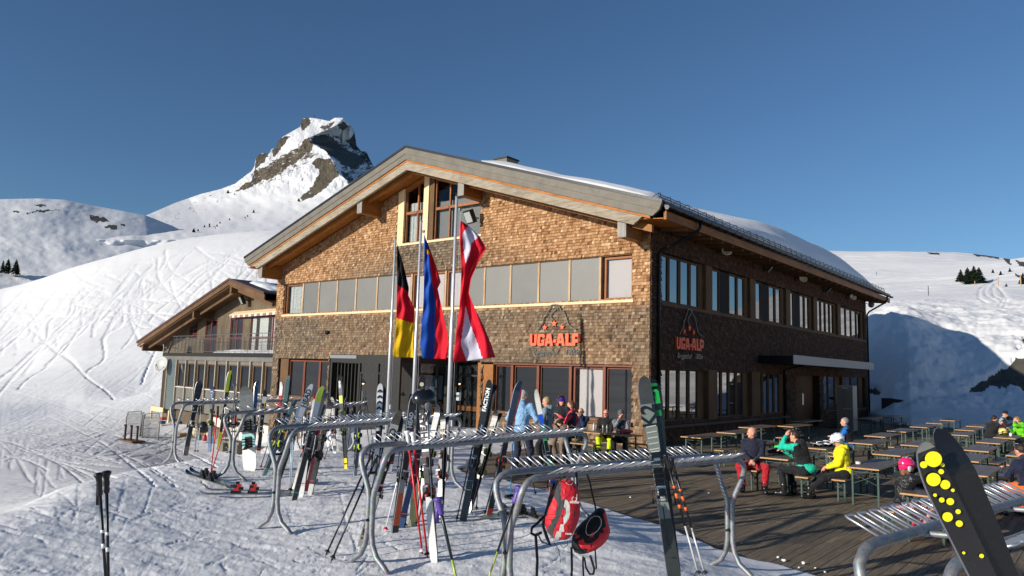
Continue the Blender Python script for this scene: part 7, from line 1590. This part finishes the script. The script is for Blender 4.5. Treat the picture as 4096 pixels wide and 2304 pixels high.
# on the terrace
b=U(2990,1881,z=.46);person('man in navy jacket and red trousers sitting with clasped hands on a bench end',(b.x+.02,b.y+.32,0),fy(158),1.86,sit=.46,lean=10,head=(0,-65,0),hands=((-.03,.36,.66),(.04,.36,.66)),feet=((-.24,.42),(.2,.44)),knee=((-.5,1,.4),(.5,1,.4)),jacket=(28,32,50),pants=(176,24,38),hair=('bald',(110,98,90)),fat=1.05,hood=True,group='guests sitting on the terrace')
b=U(3200,1908,z=.46);person('person in black and teal ski jacket sitting with an elbow on the table',(b.x,b.y+.42,0),fy(50),1.9,sit=.46,lean=18,head=(8,10,8),hands=((-.12,.36,1.18),(.05,.45,.85)),elbow=((-.5,.4,-1),(.5,.2,-1)),feet=((-.22,.38),(.12,.30)),jacket=(22,24,28),sleeve=(24,196,160),lower=(20,190,158),chest=(22,24,28),pants=(24,26,30),hair=('short',(54,42,34)),fat=1.12,hood=True,group='guests sitting on the terrace')
b=U(3352,1919,z=.46);person('person in bright yellow jacket and white helmet sitting on a bench end',(b.x+.02,b.y+.42,0),fy(78),1.78,sit=.46,lean=8,head=(24,8,0),hands=((-.02,.34,.66),(.06,.32,.68)),feet=((-.1,.72),(.08,.64)),jacket=(236,226,20),pants=(22,22,26),hair=('short',(150,110,70)),fat=1.06,hood=True,extra=hat_on('',(228,230,234),(200,204,208),col2=(96,98,104)),group='guests sitting on the terrace')
b=U(3372,1806,z=.46);person('man with grey hair and headband in blue and black jacket sitting behind the yellow one',(b.x,b.y+.5,0),fy(62),1.86,sit=.46,lean=4,head=(2,18,0),hands=((-.15,.4,.8),(.2,.35,.8)),feet=((-.2,.45),(.16,.4)),jacket=(26,28,34),sleeve=(20,110,190),lower=(20,104,184),chest=(30,120,190),pants=(24,26,30),hair=('short',(150,146,140)),fat=1.1,group='guests sitting on the terrace')
b=U(3560,2041,z=.46);person('child in pink ski helmet and black puffer jacket holding food to the mouth',(b.x+.12,b.y+.38,0),fy(-78),1.52,sit=.46,lean=6,head=(4,0,0),hands=((-.05,.36,1.27),(.05,.36,1.27)),feet=((-.14,.30,.06),(.13,.26,.06)),jacket=(24,24,26),pants=(232,160,160),hair=('long',(134,92,60)),fat=1.12,boots=(190,30,50),shiny=True,puffy=1.6,extra=hat_on('',(255,40,110),(60,30,50),col2=(200,202,206),sc=1.08),group='guests sitting on the terrace')
b=U(3850,2060,z=.46);person('person in navy jacket and lilac trousers sitting behind the dotted skis',(b.x+.05,b.y+.55,0),fy(95),1.7,sit=.46,lean=26,head=(20,0,0),hands=((-.1,.4,.85),(.14,.38,.85)),feet=((-.16,.40),(.14,.36)),jacket=(24,30,52),pants=(214,196,214),hair=('short',(70,50,40)),fat=1.15,hood=True,group='guests sitting on the terrace')
b=U(4118,1990,z=.46);person('person in dark navy jacket cut by the right edge of the picture',(b.x,b.y+.45,0),fy(15),1.85,sit=.46,lean=14,head=(10,0,0),hands=((-.15,.4,.85),(.2,.4,.85)),feet=((-.2,.4),(.16,.36)),jacket=(24,30,54),pants=(236,110,40),hair=('short',(60,46,38)),fat=1.25,hood=True,group='guests sitting on the terrace')
v=U(3935,1762,z=.46);person('dark-haired man in black vest with maroon sleeves leaning on a table',(v.x+.15,v.y+.3,0),fy(-70),1.9,sit=.46,lean=22,head=(18,0,0),hands=((-.1,.55,.85),(.12,.5,1.0)),feet=((-.2,.5),(.14,.44)),jacket=(28,28,30),vest=(88,34,46),pants=(24,26,30),hair=('short',(64,46,34)),beard=(80,56,40),fat=1.12,group='guests around the cream helmet table')
v=U(3990,1735,z=.46);person('person in black and white beanie resting the face on a fist',(v.x+.05,v.y+1.0,0),fy(-130),1.84,sit=.46,lean=10,head=(10,0,0),hands=((-.12,.24,1.12),(.1,.4,.85)),feet=((-.2,.5),(.14,.44)),jacket=(176,178,182),sleeve=(30,30,34),pants=(24,26,30),hair=('none',0),extra=beanie((26,30,40)),group='guests around the cream helmet table')
v=U(4092,1770,z=.46);person('woman in bright green jacket with light brown hair sitting at the far right',(v.x+.0,v.y+.3,0),fy(80),1.82,sit=.46,lean=14,head=(14,0,0),hands=((-.06,.3,1.16),(.1,.4,.88)),feet=((-.2,.45),(.14,.4)),jacket=(112,214,30),pants=(22,22,26),hair=('bob',(166,122,76)),fat=1.06,hood=True,group='guests around the cream helmet table')
# ------------------------------------------------------------------ things on the tables
def on(px,py,z): v=U(px,py,z=z);return Vector((v.x,v.y,z))
helmet('bright green helmet lying on the table before the teal jacket',on(3105,1808,.80)+Vector((0,.15,.05)),rtv*.6-fwv,(0,0,1),(60,220,80),K,None,.85)
helmet('black helmet with silver goggles, left one on the table behind the teal jacket',on(3257,1790,.77)+Vector((0,.25,.1)),-fwv+rtv*.2,(0,0,1),(22,22,24),K,(190,192,196),1.15)
helmet('black helmet with white goggles, right one on the table behind the teal jacket',on(3292,1792,.77)+Vector((0,.35,.12)),-fwv-rtv*.6,(0,0,1),(20,20,22),K,(226,228,230),1.2)
helmet('cream ski helmet lying on the table between three sitting people',on(4010,1742,.77)+Vector((0,.2,.1)),-fwv-rtv*.2,(0,0,1),(232,214,120),(60,54,48),(90,70,60),1.2)
q=on(3433,1855,.77);a=thing('ashtray','clear glass ashtray on the table right of the yellow jacket','ashtray',q);mb=MB();mb.lathe([(.05,0),(.055,.035),(.045,.035),(.04,.012)],q,12);mb.build('glass_bowl',M['white_plastic'],a);mb=MB()
mb.tube([q+Vector((-.05,0,.04)),q+Vector((.02,.01,.045))],.005,5);mb.build('cigarette',M['white_plastic'],a)
def lump(name,label,c,r,mat,seed,cat):
    return tag(blob(MB(),c,r,seed,20,12,.35).build(name,mat,None,True,origin=c),label,cat)
lump('jacket_pile','heap of black gloves and jackets on the table of the pink helmet child',on(3700,1955,.77)+Vector((.1,.35,.06)),(.3,.3,.09),cm((24,24,26)),5,'clothes')
lump('clothes_bag','translucent grey bag on the table behind the pink helmet child',on(3725,1925,.77)+Vector((.1,.6,.12)),(.22,.25,.15),plain('grey_plastic_bag',S(104,108,114),.3),6,'bag')
lump('glove_pile','dark gloves and scarf beside the bright green helmet',on(3080,1815,.77)+Vector((0,.3,.05)),(.24,.2,.06),cm((40,40,44)),7,'gloves')
lump('scarf','coral red scarf heaped on the gable window table',on(2490,1735,.77)+Vector((0,.15,.05)),(.2,.14,.06),cm((226,84,84)),8,'scarf')
lump('glove_pile','small black glove beside the left black helmet',on(3226,1787,.77)+Vector((0,.25,.04)),(.12,.1,.05),cm((24,24,26)),9,'gloves')
def bottle(px,py,label,h=.22,r=.035,col=(196,196,192)):
    q=on(px,py,.77);o=thing('drinking_glass',label,'glass',q);mb=MB();mb.lathe([(r*.8,0),(r,.02),(r,h*.8),(r*.6,h*.9),(r*.5,h)],q,12);mb.build('vessel',plain('vessel_%d'%px,S(*col),.15,0,.2,30),o,True);return o
bottle(2375,1722,'tall patterned drink can on the gable window table');bottle(2412,1730,'empty stemmed glass on the gable window table, left one',.24,.03,(110,110,108));bottle(2428,1731,'empty stemmed glass on the gable window table, right one',.24,.03,(110,110,108));bottle(4043,1745,'white cup beside the cream helmet',.12,.04,(232,230,224))
# ------------------------------------------------------------------ tall rolling cabinet and stacked boards by the side wall
q=U(3388,1735,z=0);o=thing('display_cabinet','tall grey rolling cabinet with scale marks standing by the side wall','cabinet',(q.x,q.y,0));x,y=q.x,q.y
mb=MB();mb.span((x-.42,y,.14),(x+.3,y+.7,2.25));mb.build('cabinet_body',plain('cabinet_grey',S(150,150,146),.5,.2,.05,3),o)
mb=MB();mb.span((x-.40,y-.02,.2),(x+.28,y-.004,2.2));d_=mb.build('cabinet_door',plain('cabinet_door_beige',S(112,100,86),.3,0,.1,2),o);mb=MB()
for k in range(12): mb.span((x-.12,y-.024,.35+k*.15),(x-.04 if k%2 else x-.0,y-.0205,.362+k*.15))
mb.span((x-.135,y-.024,.3),(x-.125,y-.0205,2.05));mb.build('scale_marks',M['black_plastic'],d_);mb=MB();mb.span((x-.15,y-.07,1.12),(x+.2,y-.0205,1.18));mb.span((x-.2,y-.06,2.1),(x+.1,y-.0205,2.16));mb.build('door_handle',M['chrome'],d_)
for a,b in((-.36,.05),(.24,.05),(-.36,.62),(.24,.62)): mb=MB();mb.lathe([(.05,-.02),(.05,.02)],(x+a,y+b,.07),10,Matrix.Rotation(PI/2,3,'Y'));mb.bar((x+a,y+b,.08),(x+a,y+b,.14),.03,.03);mb.build('caster',M['black_plastic'],o)
v=U(3325,1712,z=0)
for k in range(9):
    o=tag(MB().box((0,0,0),(1.1,1.3,.05),Matrix.Rotation(R(rs2.uniform(-4,4)),3,'Z')).build('folded_tabletop',M['tabletop'],None,origin=(0,0,0)),'one of the folded table tops stacked flat beside the tall grey cabinet','table top','folded table tops in a stack');o.location=(1.15,v.y+.9,.1+k*.14)
q=U(3570,1655,z=.6);o=thing('upturned_boat','dark covered wooden trough beyond the far corner of the lodge','trough',(q.x-1.6,q.y+2,.2));mb=MB();a=Vector((1.0,28.2,.3));b=Vector((4.6,30.2,.55));mb.prism([a,b,b+Vector((.1,0,.55)),a+Vector((0,0,1.15))],(.6,2.0,0));mb.build('cover',M['void'],o)
tag(o,None,None);o.name='covered_trough'
# ------------------------------------------------------------------ jumble at the foot of the annex
def ann_pt(px,py,out): s,z=AU(px,py,-out);return AP(s,z,out)
def gas(px,top,bot,col,label,out=1.6):
    a=ann_pt(px,bot,out);b=ann_pt(px,top,out);h=b.z-a.z;o=thing('gas_cylinder',label,'gas cylinder',a,0,'gas cylinders at the annex');mb=MB();mb.lathe([(.12,-.3),(.125,h*.7),(.12,h*.78),(.08,h*.86),(.04,h*.89)],a,18);mb.build('cylinder_body',km(col,.4),o,True)
    mb=MB();mb.lathe([(.03,h*.88),(.035,h*.95),(.02,h)],a,10);mb.build('valve_cap',km((186,40,44),.4),o,True)
gas(795,1730,1800,(34,96,120),'tall blue gas cylinder left of the red one at the annex');gas(816,1730,1800,(176,30,44),'red gas cylinder with white band among the blue ones');gas(835,1729,1800,(70,130,160),'blue gas cylinder right of the red one at the annex');gas(850,1732,1800,(70,134,164),'rightmost pale blue gas cylinder at the annex')
def tank(px,top,bot,w,col,label,out=1.7):
    a=ann_pt(px,bot,out);b=ann_pt(px,top,out);h=b.z-a.z;mb=MB();mb.lathe([(w,-.4),(w,h*.8),(w*.9,h*.93),(w*.5,h),(w*.2,h*1.02)],a,20);o=thing('storage_tank',label,'tank',a);mb.build('tank_shell',km(col,.6),o,True);mb=MB();mb.lathe([(w*.25,h),(w*.25,h*1.05)],a,10);mb.build('tank_lid',M['black_plastic'],o)
tank(790,1697,1800,.42,(214,198,164),'large cream plastic tank behind the gas cylinders',1.1);tank(762,1740,1800,.2,(220,200,160),'small cream drum left of the gas cylinders',1.7);tank(845,1705,1800,.5,(206,186,150),'second cream tank behind the gas cylinders',.7)
a=ann_pt(812,1745,1.3);tag(blob(MB(),a+Vector((0,0,.55)),(.35,.3,.35),12,18,12,.2).build('black_bag',M['black_plastic'],None,True,origin=a),'crumpled black bag on top of the cream tank','bag')
def crate(px,py,w,d,h,mat,label,out,slats=0,frame=None):
    a=ann_pt(px,py,out);o=thing('crate',label,'crate',a,0,'crates and carts at the annex')
    X=ax_*-1;Y=an_;mb=MB()
    def q(x0,x1,y0,y1,z0,z1): mb.prism([a+X*x0+Y*y0+Vector((0,0,z0)),a+X*x1+Y*y0+Vector((0,0,z0)),a+X*x1+Y*y0+Vector((0,0,z1)),a+X*x0+Y*y0+Vector((0,0,z1))],Y*(y1-y0))
    q(0,w,-d,-.0,-.3,h);mb.build('crate_body',mat,o);mb=MB()
    if slats:
        for k in range(slats): q(.02,w-.02,.004,.02,h*(k+.25)/slats,h*(k+.7)/slats)
        mb.build('crate_slats',plain('grey_slat',S(140,132,120),.7),o);mb=MB()
    if frame:
        for x in(-.03,w-.03): q(x,x+.06,.02,.07,-.3,h+.18);q(x,x+.06,-.3,.07,h+.14,h+.2)
        q(.03,w-.03,.02,.06,-.05,.0);q(.03,w-.03,.02,.06,h-.02,h+.02);mb.build('steel_frame',frame,o)
    return o
rust=plain('rusty_frame',S(88,48,42),.7,.2)
crate(562,1775+20,1.55,1.1,.72,plain('crate_grey',S(112,92,80),.8),'rust-framed slatted crate in front of the wire cage',3.2,7,rust)
crate(702,1806,.9,.8,.62,plain('plywood',S(150,112,74),.8),'plain plywood box left of the gas cylinders',2.2);crate(700,1764,.85,.6,.5,plain('orange_crate',S(206,150,50),.6),'stacked orange plastic crates on the plywood box',2.0,4)
def cage(px,top,bot,px2,label,out,lean):
    a=ann_pt(px,bot,out);b=ann_pt(px2,bot,out);h=(ann_pt(px,top,out)-a).z;o=thing('wire_cage',label,'wire cage',a,0,'wire mesh cages at the annex');d=(b-a);mb=MB();Z=Vector((0,0,1));mb=MB()
    mb.tube([a,a+Z*h*.8,a+Z*h*.92+d*.06,a+Z*h+d*.1,b+Z*h-d*.1,b+Z*h*.92-d*.06,b+Z*h*.8,b],.03,6);mb.tube([a+Z*h*.5,b+Z*h*.5],.02,5);mb.tube([a+Z*.15,b+Z*.15],.02,5);mb.build('cage_frame',plain('cage_steel',S(110,112,112),.5,.5),o,True);mb=MB()
    for k in range(1,26): p_=a+d*(k/26);mb.tube([p_+Z*.1,p_+Z*h*.95+Vector((0,0,0))],.009,4)
    for k in range(1,8): mb.tube([a+Z*h*k/8,b+Z*h*k/8],.007,4)
    mb.build('wire_mesh',plain('cage_wire',S(150,150,148),.5,.5),o)
cage(500,1647,1745,562,'wire cage panel with rounded top, leftmost by the annex',4.6,0);cage(566,1655,1775,632,'tall wire cage panel between the annex and the rounded one',3.8,0);cage(556,1650,1782,566,'thin wire cage side seen almost edge-on',4.2,0)
a=ann_pt(497,1755,5.4);o=thing('stake_cart','dark brown cart with three upright stakes beside the wire cage','cart',a,0);mb=MB()
for k in range(3): p_=ann_pt(499+k*24,1755+k*4,5.4);mb=MB();mb.bar(p_-Vector((0,0,.2)),p_+Vector((0,0,.78)),.09,.09,(0,1,0));mb.bar(p_+Vector((-.16,0,.78)),p_+Vector((.05,0,.78)),.09,.09);mb.build('stake',plain('cart_brown',S(66,44,40),.6,.3),o)
p0_,p1_=ann_pt(492,1758,5.3),ann_pt(555,1768,5.3);mb=MB();mb.bar(p0_,p1_,.7,.1);mb.build('cart_bed',M['post_dark'],o)
a=ann_pt(645,1735,.9);o=thing('crate_tower','stack of coloured bottle crates against the annex wall','crates',a);
for k,c in enumerate(((60,60,64),(30,60,110),(220,190,60),(30,60,110),(190,60,60))):
    mb=MB();mb.box(a+Vector((0,0,.0+k*.26)),(.4,.3,.2));mb.build('bottle_crate',km(c,.6),o)
def folding(px,py,label,col,out=1.5):
    a=ann_pt(px,py,out);o=thing('garden_chair',label,'chair',a,0,'stacked garden furniture at the annex');X=ax_*-1;mb=MB();Z=Vector((0,0,1))
    mb.prism([a+X*-.3+Z*.45,a+X*.3+Z*.45,a+X*.3+Z*.49,a+X*-.3+Z*.49],an_*.5);mb.build('seat',col,o);mb=MB();mb.prism([a+X*-.3+Z*.5,a+X*.3+Z*.5,a+X*.3+Z*.95,a+X*-.3+Z*.95],an_*-.03);mb.build('backrest',col,o)
    for x in(-.27,.27):
        for y in(0,.45): q=MB();q.tube([a+X*x+an_*y-Z*.3,a+X*x*.9+an_*y+Z*.46],.018,5);q.build('leg',col,o)
folding(895,1745,'red garden chair behind the first two racks, left one',km((150,50,44),.5),1.5);folding(935,1740,'red garden chair behind the first two racks, right one',km((150,50,44),.5),1.3);folding(960,1760,'black folding chair under the annex windows',M['black_plastic'],1.8);folding(1010,1765,'grey lounge chair under the annex windows',M['black_metal'],1.9)
a=ann_pt(930,1775,2.4);o=thing('wooden_spool','rough wooden bench block behind the second rack','wooden block',a);mb=MB();mb.box(a+Vector((0,0,.1)),(2.2,.6,.12));mb.build('block_top',M['panel_grey'],o);mb=MB();mb.box(a+Vector((-.7,0,-.2)),(.4,.5,.5));mb.build('block_leg',M['panel_grey'],o);mb=MB();mb.box(a+Vector((.7,0,-.2)),(.4,.5,.5));mb.build('block_leg',M['panel_grey'],o);o.name='timber_bench'
# ------------------------------------------------------------------ trees, bushes, marker posts
NEED=plain('spruce_needles',S(36,50,34),.8,0,.35,3,.3,.2);BARK=plain('spruce_bark',S(70,54,42),.9,0,.2,8)
def ground_at(px,py,lo,hi):
    best=None
    for r in np.linspace(lo,hi,160):
        v=U(px,py,r=r);g_=gh(v.x,v.y)
        if v.z<=g_: return Vector((v.x,v.y,g_)),r
    v=U(px,py,r=hi);return Vector((v.x,v.y,gh(v.x,v.y))),hi
def spruce(c,h,w,label,seed,group='spruces on the slopes'):
    rr=random.Random(seed);o=thing('spruce_tree',label,'tree',c,0,group);mb=MB();mb.tube([c-Vector((0,0,.3)),c+Vector((0,0,h*.98))],[h*.02,h*.004],6);mb.build('trunk',BARK,o);mb=MB();n=int(260)
    for i in range(n):
        t=rr.random()**.8;z=h*(.06+.94*t);R_=w*(1-t)**.85*(.75+.4*rr.random())+.02*h;a=rr.uniform(0,2*PI);d=Vector((math.cos(a),math.sin(a),0));s=Vector((-d.y,d.x,0));p0=c+Vector((0,0,z))+d*R_*.1;p1=c+Vector((0,0,z-R_*.35))+d*R_;wd=R_*.28+.03*h*.3
        mb.add([p0,p0*.45+p1*.55+s*wd,p1,p0*.45+p1*.55-s*wd+Vector((0,0,-.05*h*.3))],[(0,1,2,3)])
        mb.add([p0*.5+p1*.5+Vector((0,0,-wd*.9)),p0*.7+p1*.3+s*wd*.3,p1*.9+p0*.1,p0*.6+p1*.4+Vector((0,0,wd*.2))],[(0,1,2,3)])
    mb.build('crown',NEED,o);return o
for i,(px,py,hh,ww,l) in enumerate(((10,1086,58,14,'leftmost small spruce on the left snow ridge'),(30,1087,68,22,'middle spruce of three on the left snow ridge, widest'),(62,1092,70,24,'right spruce of three on the left snow ridge'))):
    r=360+110*((1250-py)/(1250-797))**1.1-6;v=U(px,py,r=r);spruce(v-Vector((0,0,.5)),hh*.72/FPX*r,ww*.8/FPX*r,l,i)
for i,(px,py,hh,ww,l) in enumerate(((3844,1127,42,22,'small spruce at the left of the right hand cluster'),(3872,1130,52,28,'second spruce of the right hand cluster'),(3898,1136,62,34,'tall spruce in the middle of the right hand cluster'),(3918,1134,56,30,'right spruce of the right hand cluster'),(3885,1134,45,30,'dark spruce in front of the right hand cluster'))):
    v,r=ground_at(px,py,95,230);spruce(v,hh/FPX*r,ww/FPX*r,l,20+i)
for i,(px,py,hh,l) in enumerate(((3972,1095,16,'small brown bush right of the spruces, left one'),(4003,1102,16,'small brown bush right of the spruces, middle one'),(4040,1087,14,'small brown bush near the rocky crest'),(4026,1150,14,'small bush by the tall marker posts'),(4094,1140,42,'dark spruce cut by the right edge'))):
    v,r=ground_at(px,py,80,240);spruce(v,hh/FPX*r,hh*.45/FPX*r,l,40+i,'bushes on the right hill')
for i,(px,py,hh,l) in enumerate(((3714,1183,32,'thin marker pole in the middle of the right slope'),(3506,1101,10,'short marker pole near the roof snow'),(3900,1143,16,'short wooden post below the spruces'),(3994,1150,32,'pale wooden post right of the spruces'),(4084,1150,40,'tall pale marker post at the right edge'))):
    v,r=ground_at(px,py,75,240);h=hh/FPX*r;o=thing('marker_pole',l,'pole',v,0,'marker poles on the slope');mb=MB();mb.tube([v-Vector((0,0,.3)),v+Vector((0,0,h))],.06 if hh>30 and i!=0 else .04,6);mb.build('pole_shaft',M['post_wood'] if i>1 else BARK,o);mb=MB();mb.lathe([(.07,0),(.03,.06)],v+Vector((0,0,h)),8);mb.build('pole_cap',BARK,o)
for i,(px,py,hh) in enumerate(((164,1095,24),(415,1030,8))):
    v,r=ground_at(px,py,120,330);h=hh/FPX*r;o=thing('marker_pole',('dark marker pole on the crest of the tracked slope, left one','dark marker pole on the crest of the tracked slope, right one')[i],'pole',v,0,'marker poles on the slope');mb=MB();mb.tube([v-Vector((0,0,.3)),v+Vector((0,0,h))],.07,6);mb.build('pole_shaft',BARK,o);mb=MB();mb.lathe([(.09,0),(.03,.1)],v+Vector((0,0,h)),8);mb.build('pole_cap',BARK,o)
# bushes on the lower mountain
for i,(px,py,hh) in enumerate(((775,928,16),(792,924,9),(818,908,9),(838,908,9),(868,905,9),(880,893,8),(912,772,14),(938,778,6),(1015,850,12),(1195,805,14),(838,900,8),(918,880,8),(980,872,6),(990,866,7))):
    # stands on the mountain's lower snow: distance from the relief itself
    r=430+470*((960-py)/489)**1.1+float(D_mtn(np.array([[float(px)]]),np.array([[float(py)]]))[0,0])-2;v=U(px,py,r=r);spruce(v,hh/FPX*r,hh*.5/FPX*r,'tiny dark bush on the lower snow slope of the rocky peak',60+i,'tiny bushes below the peak')
v=U(1257,473,r=900+float(D_mtn(np.array([[1257.]]),np.array([[473.]]))[0,0]));o=thing('summit_cross','tiny summit cross on top of the rocky peak','cross',v);mb=MB();mb.bar(v-Vector((0,0,1)),v+Vector((0,0,4)),.3,.3,(0,1,0));mb.build('upright',BARK,o);mb=MB();mb.bar(v+Vector((-1.2,-1.2,3)),v+Vector((1.2,1.2,3)),.3,.3);mb.build('crossbar',BARK,o)
